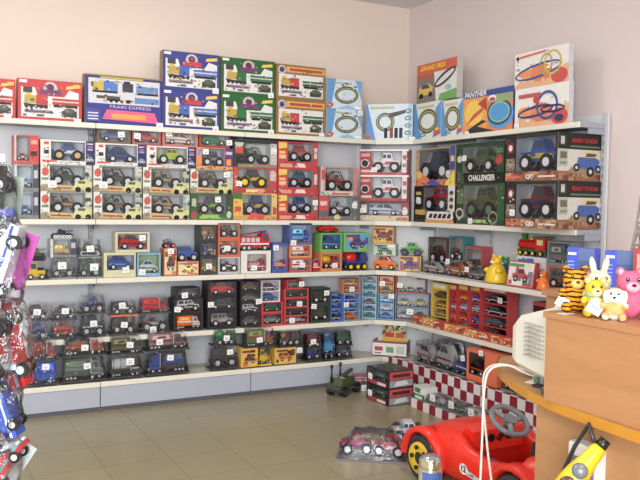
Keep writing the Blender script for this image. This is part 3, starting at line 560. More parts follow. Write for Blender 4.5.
CATS = {'train_set_box': 'toy box', 'racetrack_box': 'toy box'}
def build_item(it):
    (n, k, loc, rz, w, h, d, label, cat, group, o) = it
    p = thing(n, label, cat, loc, rz, group); s = o.get('seed', int(abs(loc[0]*977+loc[2]*331+loc[1]*71)) % 9973)
    if k == 'train': carton(p, w, h, d, {'red': RED, 'blue': rgb(46,54,140), 'green': rgb(34,100,48), 'redgold': rgb(150,110,50), 'bigblue': rgb(46,50,140)}[o['st']], rgb(150,120,70)); art_train(p, w, h, o['st'], s)
    elif k == 'track': carton(p, w, h, d, o.get('col', rgb(206,216,224)), o.get('side')); art_track(p, w, h, o['st'], s)
    elif k == 'wbox':
        window_box(p, w, h, d, o['st'] if isinstance(o['st'], str) else plain_sty(*o['st']), o['v'], o['c1'], o['c2'], o.get('hub', SILVER), s, o.get('sub', True), flip=o.get('flip', False), vmat=None)
        if o['st'] == 'qd': end_qd(p, w, h, d)
        for t in o.get('text', []): lettering(t[0], p, (t[1]-.5)*w, t[2]*h, t[3]*h, t[4], sx=t[5], shear=t[6] if len(t) > 6 else 0, bold=.001)
    elif k == 'blister': blister(p, w, h, d, o.get('base', LGREY), o['v'], o['c1'], o['c2'], o.get('hub', SILVER), o.get('cnt', 1), o.get('flip', False), o.get('sub', True))
    elif k == 'veh':
        b, wh = veh(o['v'], w, d, h, o['c1'], o['c2'], o.get('hub', SILVER)); q = b.build('toy_body', M_PLAST, p); q.location = (0, d/2, 0); q.rotation_euler = (0, 0, PI if o.get('flip') else 0)
        for x, y, z, r, ww in wh:
            m = MB(); wheel(m, 0, 0, 0, r, ww, o.get('hub', SILVER)); e = m.build('wheel', M_PLAST, q); e.location = (x, y, z)
    elif k == 'multi': multi(p, w, h, d, o['col'], o['bg'], o['rows'], o['cols'], o['cc'], o.get('top', 0), o.get('v', 'sedan'), s)
    elif k == 'bear':
        c1, c2 = o['c1'], o.get('c2', o['c1']); m = MB(); q = w/2
        m.lathe([(.001,0),(q*.8,.004),(q*.84,h*.1),(q*.76,h*.3),(q*.55,h*.55),(q*.36,h*.64),(.001,h*.66)], (0,d/2,0), c1, 16)
        b = m.build('body', M_PLAST, p); m = MB(); m.ell((0,d/2-.004,h*.76), (q*.42,q*.4,h*.16), c2, 14, 10)
        for s2 in (-1, 1): m.ell((s2*q*.32,d/2,h*.91), (q*.2,q*.12,h*.07), c2, 8, 6)
        m.ell((0,d/2-q*.38,h*.72), (q*.2,q*.16,h*.06), WHITE, 8, 6); b2 = m.build('head', M_PLAST, p)
        for s2 in (-1, 1): m = MB(); m.ell((s2*q*.16,d/2-q*.4,h*.8), (.004,.004,.005), BLACK, 6, 5); m.build('eye', M_PLAST, p)
        for s2 in (-1, 1): m = MB(); m.ell((s2*q*.62,d/2-q*.3,h*.44), (q*.24,q*.3,h*.1), c1, 8, 6); m.build('arm', M_PLAST, p)
    elif k == 'pic': picture_box(p, w, h, d, o['col'], o['pic'], o['acc'], s)
    if o.get('tag'):
        tx, tz = o['tag']; price_tag(p, w, h, tx, tz, o.get('ts', .042), y=-.008 if k != 'blister' else d*.03+.02*0-.004)
    if o.get('rx'): p.rotation_euler = (o['rx'], 0, rz)
    return p
# ------------------------------------------------------------------ the room
def wall_mat(name, c, sc=2.5):
    m, nt, b = new_mat(name); tc = nt.nodes.new('ShaderNodeTexCoord')
    n1 = nt.nodes.new('ShaderNodeTexNoise'); n1.inputs['Scale'].default_value = sc; n2 = nt.nodes.new('ShaderNodeTexNoise'); n2.inputs['Scale'].default_value = 160
    for n in (n1, n2): nt.links.new(tc.outputs['Object'], n.inputs['Vector'])
    cr = nt.nodes.new('ShaderNodeMix'); cr.data_type = 'RGBA'; l = lin(c)
    cr.inputs[6].default_value = (*[v*.96 for v in l], 1); cr.inputs[7].default_value = (*[min(1, v*1.03) for v in l], 1)
    nt.links.new(n1.outputs['Fac'], cr.inputs[0]); nt.links.new(cr.outputs[2], b.inputs['Base Color'])
    bp = nt.nodes.new('ShaderNodeBump'); bp.inputs['Strength'].default_value = .08; bp.inputs['Distance'].default_value = .002
    nt.links.new(n2.outputs['Fac'], bp.inputs['Height']); nt.links.new(bp.outputs[0], b.inputs['Normal']); b.inputs['Roughness'].default_value = .85
    return m
def floor_mat():
    m, nt, b = new_mat('floor_tiles'); tc = nt.nodes.new('ShaderNodeTexCoord'); mp = nt.nodes.new('ShaderNodeMapping')
    mp.inputs['Location'].default_value = (.06, .1, 0)
    br = nt.nodes.new('ShaderNodeTexBrick'); br.offset = 0; br.inputs['Scale'].default_value = 1
    br.inputs['Brick Width'].default_value = .33; br.inputs['Row Height'].default_value = .33; br.inputs['Mortar Size'].default_value = .003
    c1, c2, c3 = lin(rgb(150,141,113)), lin(rgb(155,146,118)), lin(rgb(128,118,94))
    br.inputs['Color1'].default_value = (*c1, 1); br.inputs['Color2'].default_value = (*c2, 1); br.inputs['Mortar'].default_value = (*c3, 1)
    nz = nt.nodes.new('ShaderNodeTexNoise'); nz.inputs['Scale'].default_value = 6; nz.inputs['Detail'].default_value = 4
    mx = nt.nodes.new('ShaderNodeMix'); mx.data_type = 'RGBA'; mx.blend_type = 'MULTIPLY'; mx.inputs[0].default_value = 1
    mr = nt.nodes.new('ShaderNodeMapRange'); mr.inputs[3].default_value = .9; mr.inputs[4].default_value = 1.08
    nt.links.new(tc.outputs['Object'], mp.inputs[0]); nt.links.new(mp.outputs[0], br.inputs['Vector']); nt.links.new(mp.outputs[0], nz.inputs['Vector'])
    nt.links.new(nz.outputs['Fac'], mr.inputs[0]); nt.links.new(br.outputs['Color'], mx.inputs[6]); nt.links.new(mr.outputs[0], mx.inputs[7]); nt.links.new(mx.outputs[2], b.inputs['Base Color'])
    b.inputs['Roughness'].default_value = .28; b.inputs['Specular IOR Level'].default_value = .45
    return m
def wood_mat(name, c, dark):
    m, nt, b = new_mat(name); tc = nt.nodes.new('ShaderNodeTexCoord'); mp = nt.nodes.new('ShaderNodeMapping'); mp.inputs['Scale'].default_value = (8, 1.4, 9)
    nz = nt.nodes.new('ShaderNodeTexNoise'); nz.inputs['Scale'].default_value = 2.2; nz.inputs['Detail'].default_value = 6; nz.inputs['Distortion'].default_value = .5
    wv = nt.nodes.new('ShaderNodeTexNoise'); wv.inputs['Scale'].default_value = 14; wv.inputs['Detail'].default_value = 3
    mt = nt.nodes.new('ShaderNodeMath'); mt.operation = 'MULTIPLY_ADD'; mt.inputs[1].default_value = .35
    cr = nt.nodes.new('ShaderNodeMix'); cr.data_type = 'RGBA'; cr.inputs[6].default_value = (*lin(dark), 1); cr.inputs[7].default_value = (*lin(c), 1)
    nt.links.new(tc.outputs['Object'], mp.inputs[0]); nt.links.new(mp.outputs[0], nz.inputs['Vector']); nt.links.new(mp.outputs[0], wv.inputs['Vector'])
    nt.links.new(wv.outputs['Fac'], mt.inputs[0]); nt.links.new(nz.outputs['Fac'], mt.inputs[2]); nt.links.new(mt.outputs[0], cr.inputs[0]); nt.links.new(cr.outputs[2], b.inputs['Base Color'])
    b.inputs['Roughness'].default_value = .38
    return m
H = 2.846
m = MB(); m.box(-6.2, .1, -8, .1, -.1, 0, TAN); struct('floor', m, floor_mat())
WALL = wall_mat('painted_wall', rgb(230,212,198)); WALL2 = wall_mat('painted_wall_pink', rgb(220,205,201))
m = MB(); m.box(-6.2, .1, 0, .1, 0, H, CREAM); struct('wall_back', m, WALL)
m = MB(); m.box(0, .1, -8, 0, 0, H, CREAM); struct('wall_right', m, WALL2)
m = MB(); m.box(-6.2, .1, -8, .1, H, H+.1, CREAM); struct('ceiling', m, wall_mat('ceiling_paint', rgb(222,222,226)))

# ------------------------------------------------------------------ shelving bays
PANEL = rgb(214,216,219); STEEL = rgb(158,163,174); RAIL = rgb(226,222,206); KICK = rgb(92,92,98)
LV = [(.4269,.28),(.7979,.28),(1.1655,.25),(1.7645,.25)]
def bay(u0, u1, run, label, end=False):
    rz = 0 if run == 'B' else -PI/2
    t = thing('shelving_bay', label, 'shelving', (u0, 0, 0) if run == 'B' else (0, -u0, 0), rz, 'shelving bays along the walls')
    w = u1-u0
    m = MB(); m.box(.002, w-.002, -.03, -.012, .1, 1.837, PANEL); m.build('back_panel', M_METAL, t)
    for x in ([.012, w-.012] if end else [.012]):
        m = MB(); m.box(x-.012, x+.012, -.05, -.0305, 0, 1.837, rgb(186,188,190)); 
        for i in range(34): m.box(x-.003, x+.003, -.0508, -.0499, .2+i*.047, .225+i*.047, rgb(110,112,116))
        m.build('upright', M_METAL, t)
    for z, d in LV:
        m = MB(); m.box(.003, w-.003, -d+.012, -.0505, z-.017, z+.012, STEEL); m.c[1] = rgb(206,204,196)
        for q in (.006, w-.01): m.prism([(0,0)]*0 or [(q, z-.018), (q+.004, z-.018), (q+.004, z-.05), (q, z-.05)], -d*.7, -.051, STEEL)
        s = m.build('shelf_board', M_METAL, t)
        m = MB(); m.box(.0015, w-.0015, -d, -d+.0118, z-.019, z+.0128, RAIL, .003); m.build('price_rail', M_METAL, s)
    m = MB(); m.box(.002, w-.002, -.385, -.0505, .15, .17, rgb(206,202,186)); s = m.build('base_deck', M_METAL, t)
    m = MB(); m.box(.0015, w-.0015, -.40, -.3852, .152, .1835, RAIL, .003); m.build('price_rail', M_METAL, s)
    m = MB(); m.box(.003, w-.003, -.396, -.38, .03, .15, rgb(172,176,188)); m.build('plinth', M_METAL, t)
    m = MB(); m.box(.0, w, -.386, -.36, 0, .029, KICK); 
    for q in (.0, w-.012): m.box(q, q+.012, -.398, -.3865, .0, .028, KICK)
    m.build('kick_strip', M_METAL, t)
    return t
bay(-3.49, -2.49, 'B', 'grey and cream shelving bay at the far left, partly behind the hanging toys')
bay(-2.49, -1.49, 'B', 'grey and cream shelving bay with the blue train boxes on top')
bay(-1.49, -.4473, 'B', 'grey and cream shelving bay beside the corner, under the red and gold train boxes')
bay(.4473, 1.09, 'R', 'grey and cream shelving bay just right of the corner, above the chequered stand')
bay(1.09, 2.055, 'R', 'grey and cream shelving bay at the right end, holding the box lettered READY TO RUN', True)
def corner():
    t = thing('corner_shelving_unit', 'angled grey shelving unit joining both runs in the corner', 'shelving', (0, 0, 0))
    b, bb = .4463, .476
    m = MB(); e = .012
    m.mesh([(-bb,-.03,.1),(-.03,-bb,.1),(-.03,-bb,1.837),(-bb,-.03,1.837),(-bb+e,-.02,.1),(-.02,-bb+e,.1),(-.02,-bb+e,1.837),(-bb+e,-.02,1.837)], [(0,1,2,3),(7,6,5,4),(3,2,6,7),(0,4,5,1),(1,5,6,2),(0,3,7,4)], PANEL)
    m.build('back_panel', M_METAL, t)
    def slab(pts, z0, z1, col):
        q = MB(); n = len(pts); vs = [(x, y, z0) for x, y in pts]+[(x, y, z1) for x, y in pts]
        q.mesh(vs, [tuple(range(n-1, -1, -1)), tuple(range(n, 2*n))]+[(i, (i+1) % n, n+(i+1) % n, n+i) for i in range(n)], col); return q
    for z, d in LV:
        s = slab([(-b,-.063),(-b,-d+.01),(-d+.01,-b),(-.063,-b)], z-.017, z+.012, STEEL); s.c[1] = rgb(206,204,196); s = s.build('shelf_board', M_METAL, t)
        q = slab([(-b,-d+.0105),(-b,-d),(-d,-b),(-d+.0105,-b)], z-.019, z+.0128, RAIL); q.build('price_rail', M_METAL, s)
    s = slab([(-b,-.063),(-b,-.385),(-.385,-b),(-.063,-b)], .15, .17, rgb(206,202,186)).build('base_deck', M_METAL, t)
    slab([(-b,-.386),(-b,-.40),(-.40,-b),(-.386,-b)], .152, .1835, RAIL).build('price_rail', M_METAL, s)
    slab([(-b,-.38),(-b,-.394),(-.394,-b),(-.38,-b)], .0, .15, rgb(172,176,188)).build('plinth', M_METAL, t)
corner()
ITEMS = [
('train_set_box', 'train', [-3.117, -0.22, 1.7785], 0, 0.32, 0.229, 0.07, 'partly cut red train set box at the left end of the top shelf', 'toy box', 'train set boxes on the top shelf', {'st': 'red', 'tag': (0.86, 0.03)}),
('train_set_box', 'train', [-2.757, -0.22, 1.7785], 0, 0.373, 0.243, 0.07, 'whole red train set box on the top shelf, left of the tall blue one', 'toy box', 'train set boxes on the top shelf', {'st': 'red', 'tag': (0.93, 0.0)}),
('train_set_box', 'train', [-2.309, -0.215, 1.7785], 0, 0.491, 0.305, 0.07, 'largest blue train set box with a pink banner, on the top shelf', 'toy box', 'train set boxes on the top shelf', {'st': 'bigblue', 'tag': (0.97, 0.03)}),
('train_set_box', 'train', [-1.862, -0.22, 1.7785], 0, 0.392, 0.251, 0.07, 'lower of the two stacked blue train set boxes on the top shelf', 'toy box', 'train set boxes on the top shelf', {'st': 'blue', 'tag': (0.92, 0.04)}),
('train_set_box', 'train', [-1.864, -0.22, 2.0309], 0, 0.392, 0.248, 0.07, 'upper of the two stacked blue train set boxes on the top shelf', 'toy box', 'train set boxes on the top shelf', {'st': 'blue', 'tag': (0.92, 0.04)}),
('train_set_box', 'train', [-1.456, -0.22, 1.7785], 0, 0.396, 0.254, 0.07, 'lower of the two stacked green train set boxes on the top shelf', 'toy box', 'train set boxes on the top shelf', {'st': 'green', 'tag': (0.92, 0.04)}),
('train_set_box', 'train', [-1.46, -0.22, 2.0332], 0, 0.395, 0.243, 0.07, 'upper of the two stacked green train set boxes on the top shelf', 'toy box', 'train set boxes on the top shelf', {'st': 'green', 'tag': (0.92, 0.04)}),
('train_set_box', 'train', [-1.054, -0.22, 1.7785], 0, 0.388, 0.252, 0.07, 'lower of the two stacked red and gold train set boxes on the top shelf', 'toy box', 'train set boxes on the top shelf', {'st': 'redgold', 'tag': (0.92, 0.04)}),
('train_set_box', 'train', [-1.058, -0.22, 2.0314], 0, 0.387, 0.238, 0.07, 'upper of the two stacked red and gold train set boxes on the top shelf', 'toy box', 'train set boxes on the top shelf', {'st': 'redgold', 'tag': None}),
('racetrack_box', 'track', [-0.7, -0.22, 1.7785], 0, 0.294, 0.212, 0.06, 'lower pale blue oval track set box, stacked right of the red and gold train boxes', 'toy box', 'track set boxes on the top shelf', {'st': 'pale', 'tag': (0.93, 0.9)}),
('racetrack_box', 'track', [-0.704, -0.22, 1.9913], 0, 0.294, 0.212, 0.06, 'upper pale blue oval track set box, stacked right of the red and gold train boxes', 'toy box', 'track set boxes on the top shelf', {'st': 'pale'}),
('racetrack_box', 'track', [-0.357, -0.284, 1.7785], -0.7854, 0.357, 0.268, 0.05, 'pale blue track set box standing across the corner of the top shelf', 'toy box', 'track set boxes on the top shelf', {'st': 'cornerpale', 'tag': (1.0, 0.02)}),
('racetrack_box', 'track', [-0.22, -0.576, 1.7785], -1.5708, 0.328, 0.259, 0.06, 'blue and white oval track box right of the corner one on the top shelf', 'toy box', 'track set boxes on the top shelf', {'st': 'blueoval'}),
('racetrack_box', 'track', [-0.22, -0.867, 1.7785], -1.5708, 0.237, 0.247, 0.06, 'blue and white oval track box tucked beside the orange and blue racetrack box', 'toy box', 'track set boxes on the top shelf', {'st': 'blueoval'}),
('racetrack_box', 'track', [-0.22, -0.675, 2.0384], -1.5708, 0.471, 0.276, 0.05, 'orange topped racetrack box standing on two blue and white track boxes', 'toy box', 'track set boxes on the top shelf', {'st': 'grandprix', 'col': rgb(196,190,180)}),
('racetrack_box', 'track', [-0.22, -1.236, 1.7785], -1.5708, 0.486, 0.271, 0.06, 'orange and blue racetrack box lettered PANTHER on the top shelf', 'toy box', 'track set boxes on the top shelf', {'st': 'panther', 'col': rgb(46,70,140), 'tag': (0.1, 0.0)}),
('racetrack_box', 'track', [-0.22, -1.72, 1.7785], -1.5708, 0.445, 0.239, 0.035, 'lower white loop racetrack box at the right end of the top shelf', 'toy box', 'track set boxes on the top shelf', {'st': 'looplow', 'col': rgb(206,206,206), 'side': rgb(200,200,206), 'tag': (0.06, 0.04)}),
('racetrack_box', 'track', [-0.22, -1.711, 2.019], -1.5708, 0.445, 0.213, 0.035, 'upper white loop racetrack box at the right end of the top shelf', 'toy box', 'track set boxes on the top shelf', {'st': 'loopup', 'col': rgb(206,206,206), 'side': rgb(200,200,206)}),
('boxed_toy_truck', 'wbox', [-2.894, -0.22, 1.1795], 0, 0.14, 0.163, 0.14, 'small pale boxed blue truck, bottom of the leftmost stack on second shelf', 'toy box', 'boxed toy trucks on the second shelf', {'st': 'greyblue', 'v': 'monster', 'c1': BLUE, 'c2': WHITE}),
('boxed_toy_truck', 'wbox', [-2.894, -0.22, 1.3436], 0, 0.139, 0.163, 0.14, 'small pale boxed blue truck, middle of the leftmost stack on second shelf', 'toy box', 'boxed toy trucks on the second shelf', {'st': 'greyblue', 'v': 'monster', 'c1': SKY, 'c2': WHITE}),
('boxed_toy_truck', 'wbox', [-2.894, -0.22, 1.5077], 0, 0.139, 0.175, 0.14, 'red and clear boxed truck topping the leftmost stack on second shelf', 'toy box', 'boxed toy trucks on the second shelf', {'st': 'redwhite', 'v': 'monster', 'c1': RED, 'c2': WHITE}),
('boxed_toy_truck', 'wbox', [-2.66, -0.22, 1.1795], 0, 0.308, 0.17, 0.14, 'desert buggy box at the bottom of the second stack from left, second shelf', 'toy box', 'boxed toy trucks on the second shelf', {'st': 'safari', 'v': 'buggy', 'c1': BROWN, 'c2': TAN}),
('boxed_toy_truck', 'wbox', [-2.66, -0.22, 1.3505], 0, 0.308, 0.164, 0.14, 'desert buggy box in the middle of the second stack, below the blue and white jeep', 'toy box', 'boxed toy trucks on the second shelf', {'tag': (0.22, 0.26), 'ts': 0.05, 'st': 'safari', 'v': 'buggy', 'c1': rgb(90,60,40), 'c2': DGREEN}),
('boxed_toy_truck', 'wbox', [-2.654, -0.22, 1.5152], 0, 0.32, 0.148, 0.14, 'white boxed blue and white jeep topping the second stack from left', 'toy box', 'boxed toy trucks on the second shelf', {'hub': TAN, 'st': 'white', 'v': 'monster', 'c1': rgb(70,84,140), 'c2': WHITE}),
('boxed_toy_truck', 'wbox', [-2.344, -0.22, 1.1795], 0, 0.306, 0.172, 0.14, 'desert buggy box at the bottom of the third stack from left, second shelf', 'toy box', 'boxed toy trucks on the second shelf', {'st': 'safari', 'v': 'buggy', 'c1': rgb(130,110,70), 'c2': OLIVE}),
('boxed_toy_truck', 'wbox', [-2.346, -0.22, 1.3524], 0, 0.306, 0.166, 0.14, 'desert buggy box in the middle of the third stack from left, second shelf', 'toy box', 'boxed toy trucks on the second shelf', {'tag': (0.2, 0.26), 'ts': 0.05, 'st': 'safari', 'v': 'buggy', 'c1': DGREEN, 'c2': BROWN}),
('boxed_toy_truck', 'wbox', [-2.327, -0.22, 1.5189], 0, 0.318, 0.14, 0.14, 'white boxed dark blue sports car topping the third stack from left', 'toy box', 'boxed toy trucks on the second shelf', {'st': 'white', 'v': 'racer', 'c1': NAVY, 'c2': rgb(60,90,110)}),
('boxed_toy_truck', 'wbox', [-2.028, -0.22, 1.1795], 0, 0.311, 0.167, 0.14, 'tan desert buggy box at the bottom of the fourth stack, left of a green box', 'toy box', 'boxed toy trucks on the second shelf', {'st': 'safari', 'v': 'buggy', 'c1': TAN, 'c2': OLIVE}),
('boxed_toy_truck', 'wbox', [-2.03, -0.22, 1.3476], 0, 0.31, 0.17, 0.14, 'olive desert buggy box in the middle of the fourth stack, below the yellow jeep', 'toy box', 'boxed toy trucks on the second shelf', {'st': 'safari', 'v': 'buggy', 'c1': OLIVE, 'c2': TAN}),
('boxed_toy_truck', 'wbox', [-1.997, -0.22, 1.519], 0, 0.325, 0.138, 0.14, 'white boxed yellow jeep topping the fourth stack from left', 'toy box', 'boxed toy trucks on the second shelf', {'st': 'white', 'v': 'monster', 'c1': rgb(190,186,50), 'c2': LIME}),
('boxed_toy_truck', 'wbox', [-1.716, -0.22, 1.1795], 0, 0.297, 0.175, 0.14, 'green framed boxed grey truck at the bottom of the fifth stack, second shelf', 'toy box', 'boxed toy trucks on the second shelf', {'tag': (0.64, 0.78), 'st': 'green', 'v': 'monster', 'c1': rgb(60,70,60), 'c2': LIME}),
('boxed_toy_truck', 'wbox', [-1.716, -0.22, 1.3557], 0, 0.3, 0.162, 0.14, 'muted green boxed truck mid fifth stack, under the orange and purple box', 'toy box', 'boxed toy trucks on the second shelf', {'tag': (0.84, 0.8), 'st': 'safari', 'v': 'buggy', 'c1': rgb(70,80,50), 'c2': BROWN}),
('boxed_toy_truck', 'wbox', [-1.697, -0.22, 1.5184], 0, 0.259, 0.145, 0.14, 'orange and purple boxed dark truck topping the fifth stack from left', 'toy box', 'boxed toy trucks on the second shelf', {'tag': (0.24, 0.8), 'st': 'orange', 'v': 'monster', 'c1': rgb(50,50,60), 'c2': GREY}),
('boxed_toy_truck', 'wbox', [-1.396, -0.22, 1.1795], 0, 0.326, 0.184, 0.14, 'yellow framed boxed dark truck at the bottom of the sixth stack, second shelf', 'toy box', 'boxed toy trucks on the second shelf', {'hub': rgb(180,180,190), 'st': 'yellow', 'v': 'monster', 'c1': NAVY, 'c2': rgb(210,190,60)}),
('boxed_toy_truck', 'wbox', [-1.399, -0.22, 1.3641], 0, 0.325, 0.177, 0.14, 'red framed boxed green and yellow truck in the middle of the sixth stack', 'toy box', 'boxed toy trucks on the second shelf', {'tag': (0.12, 0.36), 'hub': YELLOW, 'st': 'redyellow', 'v': 'monster', 'c1': rgb(40,60,40), 'c2': YELLOW}),
('boxed_toy_truck', 'wbox', [-1.402, -0.22, 1.5417], 0, 0.324, 0.187, 0.14, 'dark green boxed quad bike topping the sixth stack, tag at its upper right', 'toy box', 'boxed toy trucks on the second shelf', {'tag': (0.92, 0.62), 'st': 'darkgreen', 'v': 'buggy', 'c1': rgb(34,60,44), 'c2': rgb(40,90,60)}),
('boxed_toy_truck', 'wbox', [-1.067, -0.22, 1.1795], 0, 0.317, 0.182, 0.14, 'red boxed blue truck at the bottom of the seventh stack, second shelf', 'toy box', 'boxed toy trucks on the second shelf', {'tag': (0.92, 0.7), 'st': 'redcar', 'v': 'monster', 'c1': rgb(70,90,150), 'c2': SILVER}),
('boxed_toy_truck', 'wbox', [-1.07, -0.22, 1.3621], 0, 0.316, 0.182, 0.14, 'red boxed teal truck in the middle of the seventh stack', 'toy box', 'boxed toy trucks on the second shelf', {'st': 'redcar', 'v': 'monster', 'c1': rgb(50,110,130), 'c2': RED}),
('boxed_toy_truck', 'wbox', [-1.073, -0.22, 1.5447], 0, 0.315, 0.189, 0.14, 'red boxed red truck topping the seventh stack, yellow marks at its upper left', 'toy box', 'boxed toy trucks on the second shelf', {'st': 'redcar', 'v': 'monster', 'c1': rgb(190,60,60), 'c2': GREY}),
('boxed_toy_truck', 'wbox', [-0.737, -0.22, 1.1795], 0, 0.325, 0.178, 0.14, 'grey boxed quad bike with a red corner, under the red quad bike box', 'toy box', 'boxed toy trucks on the second shelf', {'tag': (0.9, 0.62), 'st': 'greyatv', 'v': 'buggy', 'c1': GREY, 'c2': WHITE}),
('boxed_toy_truck', 'wbox', [-0.738, -0.22, 1.3583], 0, 0.302, 0.209, 0.14, 'pale pink boxed red quad bike, alone on the grey quad bike box', 'toy box', 'boxed toy trucks on the second shelf', {'st': 'redatv', 'v': 'buggy', 'c1': RED, 'c2': BLACK}),
('boxed_toy_car', 'wbox', [-2.37, -0.22, 1.6602], 0, 0.21, 0.095, 0.11, 'slim boxed grey car at the left end of the topmost layer under the top shelf', 'toy box', 'slim boxes laid on top of the truck boxes', {'st': (rgb(120,90,70), rgb(206,206,206)), 'v': 'sedan', 'c1': rgb(90,96,130), 'c2': GREY, 'sub': False, 'tag': (0.7, 0.6)}),
('boxed_toy_car', 'wbox', [-2.162, -0.22, 1.6602], 0, 0.186, 0.097, 0.11, 'slim boxed red car in the topmost layer, second from its left end', 'toy box', 'slim boxes laid on top of the truck boxes', {'st': (rgb(170,90,80), rgb(200,196,196)), 'v': 'sedan', 'c1': rgb(190,60,50), 'c2': GREY, 'sub': False, 'tag': (0.16, 0.55)}),
('boxed_toy_car', 'wbox', [-1.938, -0.22, 1.658], 0, 0.242, 0.102, 0.11, 'slim pinkish boxed white car with a price tag, in the topmost layer', 'toy box', 'slim boxes laid on top of the truck boxes', {'st': (rgb(190,110,100), rgb(206,196,190)), 'v': 'racer', 'c1': rgb(214,206,200), 'c2': RED, 'sub': False, 'tag': (0.17, 0.8)}),
('boxed_toy_car', 'wbox', [-1.7, -0.22, 1.6645], 0, 0.218, 0.105, 0.11, 'slim boxed green car at the right end of the topmost layer', 'toy box', 'slim boxes laid on top of the truck boxes', {'st': (rgb(150,60,56), rgb(200,200,196)), 'v': 'racer', 'c1': rgb(40,120,80), 'c2': GREEN, 'sub': False, 'tag': (0.97, 0.35)}),
('boxed_toy_truck', 'wbox', [-0.384, -0.285, 1.1795], -0.7854, 0.369, 0.149, 0.12, 'cream scripted race car box at the bottom of the corner stack, second shelf', 'toy box', 'boxed toy trucks on the second shelf', {'hub': rgb(206,206,210), 'tag': (0.06, 0.5), 'st': 'script', 'v': 'racer', 'c1': SILVER, 'c2': NAVY}),
('boxed_toy_truck', 'wbox', [-0.386, -0.283, 1.3296], -0.7854, 0.369, 0.19, 0.12, 'red emblem boxed white truck in the middle of the corner stack', 'toy box', 'boxed toy trucks on the second shelf', {'hub': rgb(206,206,210), 'st': 'redemblem', 'v': 'monster', 'c1': rgb(220,214,214), 'c2': RED}),
('boxed_toy_truck', 'wbox', [-0.389, -0.28, 1.5206], -0.7854, 0.369, 0.19, 0.12, 'red emblem boxed white truck topping the corner stack, tag near its middle', 'toy box', 'boxed toy trucks on the second shelf', {'hub': rgb(206,206,210), 'tag': (0.3, 0.2), 'st': 'redemblem', 'v': 'monster', 'c1': rgb(226,222,222), 'c2': RED}),
('boxed_toy_truck', 'wbox', [-0.22, -0.678, 1.1795], -1.5708, 0.486, 0.26, 0.15, 'black framed boxed red truck, first on the right of the corner', 'toy box', 'boxed toy trucks on the second shelf', {'tag': (0.13, 0.62), 'st': 'blackbox', 'v': 'monster', 'c1': RED, 'c2': DARK}),
('boxed_toy_truck', 'wbox', [-0.22, -0.681, 1.44], -1.5708, 0.461, 0.267, 0.15, 'orange and yellow boxed dark blue truck on the black framed red truck box', 'toy box', 'boxed toy trucks on the second shelf', {'st': 'blueyellow', 'v': 'monster', 'c1': rgb(40,44,80), 'c2': NAVY}),
('boxed_toy_truck', 'wbox', [-0.22, -1.18, 1.1795], -1.5708, 0.488, 0.269, 0.15, 'lower green boxed camouflage truck, under the box lettered CHALLENGER', 'toy box', 'boxed toy trucks on the second shelf', {'hub': rgb(80,110,80), 'tag': (0.33, 0.08), 'st': 'challenger2', 'v': 'pickup', 'c1': rgb(96,110,70), 'c2': OLIVE}),
('boxed_toy_truck', 'wbox', [-0.22, -1.168, 1.4491], -1.5708, 0.488, 0.266, 0.15, 'green boxed off-road truck lettered CHALLENGER on the second shelf', 'toy box', 'boxed toy trucks on the second shelf', {'tag': (0.2, 0.64), 'text': [('CHALLENGER', 0.56, 0.13, 0.2, WHITE, 0.8)], 'st': 'challenger', 'v': 'pickup', 'c1': rgb(70,110,60), 'c2': OLIVE}),
('boxed_toy_truck', 'wbox', [-0.375, -1.824, 1.1795], -1.5708, 0.421, 0.27, 0.335, 'lower wide boxed truck printed READY TO RUN, red truck in its window', 'toy box', 'boxed toy trucks on the second shelf', {'tag': (0.16, 0.32), 'text': [('QD', 0.5, 0.09, 0.13, WHITE, 1.2)], 'st': 'qd', 'v': 'pickup', 'c1': rgb(110,50,60), 'c2': NAVY}),
('boxed_toy_truck', 'wbox', [-0.375, -1.813, 1.4503], -1.5708, 0.421, 0.265, 0.335, 'upper wide boxed truck printed READY TO RUN, blue truck in its window', 'toy box', 'boxed toy trucks on the second shelf', {'text': [('QD', 0.5, 0.09, 0.13, WHITE, 1.2)], 'st': 'qd', 'v': 'pickup', 'c1': rgb(52,90,170), 'c2': rgb(216,190,70)}),
('toy_loader', 'veh', [-2.842, -0.25, 0.8119], 0, 0.118, 0.109, 0.09, 'yellow and black toy loader at the left end of the third shelf', 'toy vehicle', 'toys along the third shelf', {'v': 'dozer', 'c1': rgb(200,170,50), 'c2': BLACK}),
('toy_tank', 'veh', [-2.842, -0.25, 0.922], 0, 0.106, 0.103, 0.08, 'dark green toy tank on the yellow loader at the left end of third shelf', 'toy vehicle', 'toys along the third shelf', {'v': 'tank', 'c1': rgb(60,74,46), 'c2': OLIVE, 'hub': DARK}),
('packaged_toy_truck', 'blister', [-2.684, -0.25, 0.8119], 0, 0.154, 0.132, 0.12, 'clear packed grey truck under a blue box and black tank, third shelf', 'toy box', 'toys along the third shelf', {'base': rgb(150,150,146), 'tag': (0.45, 0.62), 'ts': 0.05, 'v': 'jeep', 'c1': rgb(110,116,110), 'c2': OLIVE}),
('boxed_toy_truck', 'wbox', [-2.684, -0.25, 0.9452], 0, 0.154, 0.111, 0.12, 'pale blue edged boxed tan truck, a black toy tank standing on it', 'toy box', 'toys along the third shelf', {'st': 'greyblue', 'v': 'lorry', 'c1': rgb(206,180,110), 'c2': TAN}),
('toy_tank', 'veh', [-2.686, -0.23, 1.057], 0, 0.122, 0.068, 0.06, 'black toy tank with white wheels standing on a boxed tan truck', 'toy vehicle', 'toys along the third shelf', {'v': 'tank', 'c1': rgb(40,42,44), 'c2': BLACK, 'hub': WHITE}),
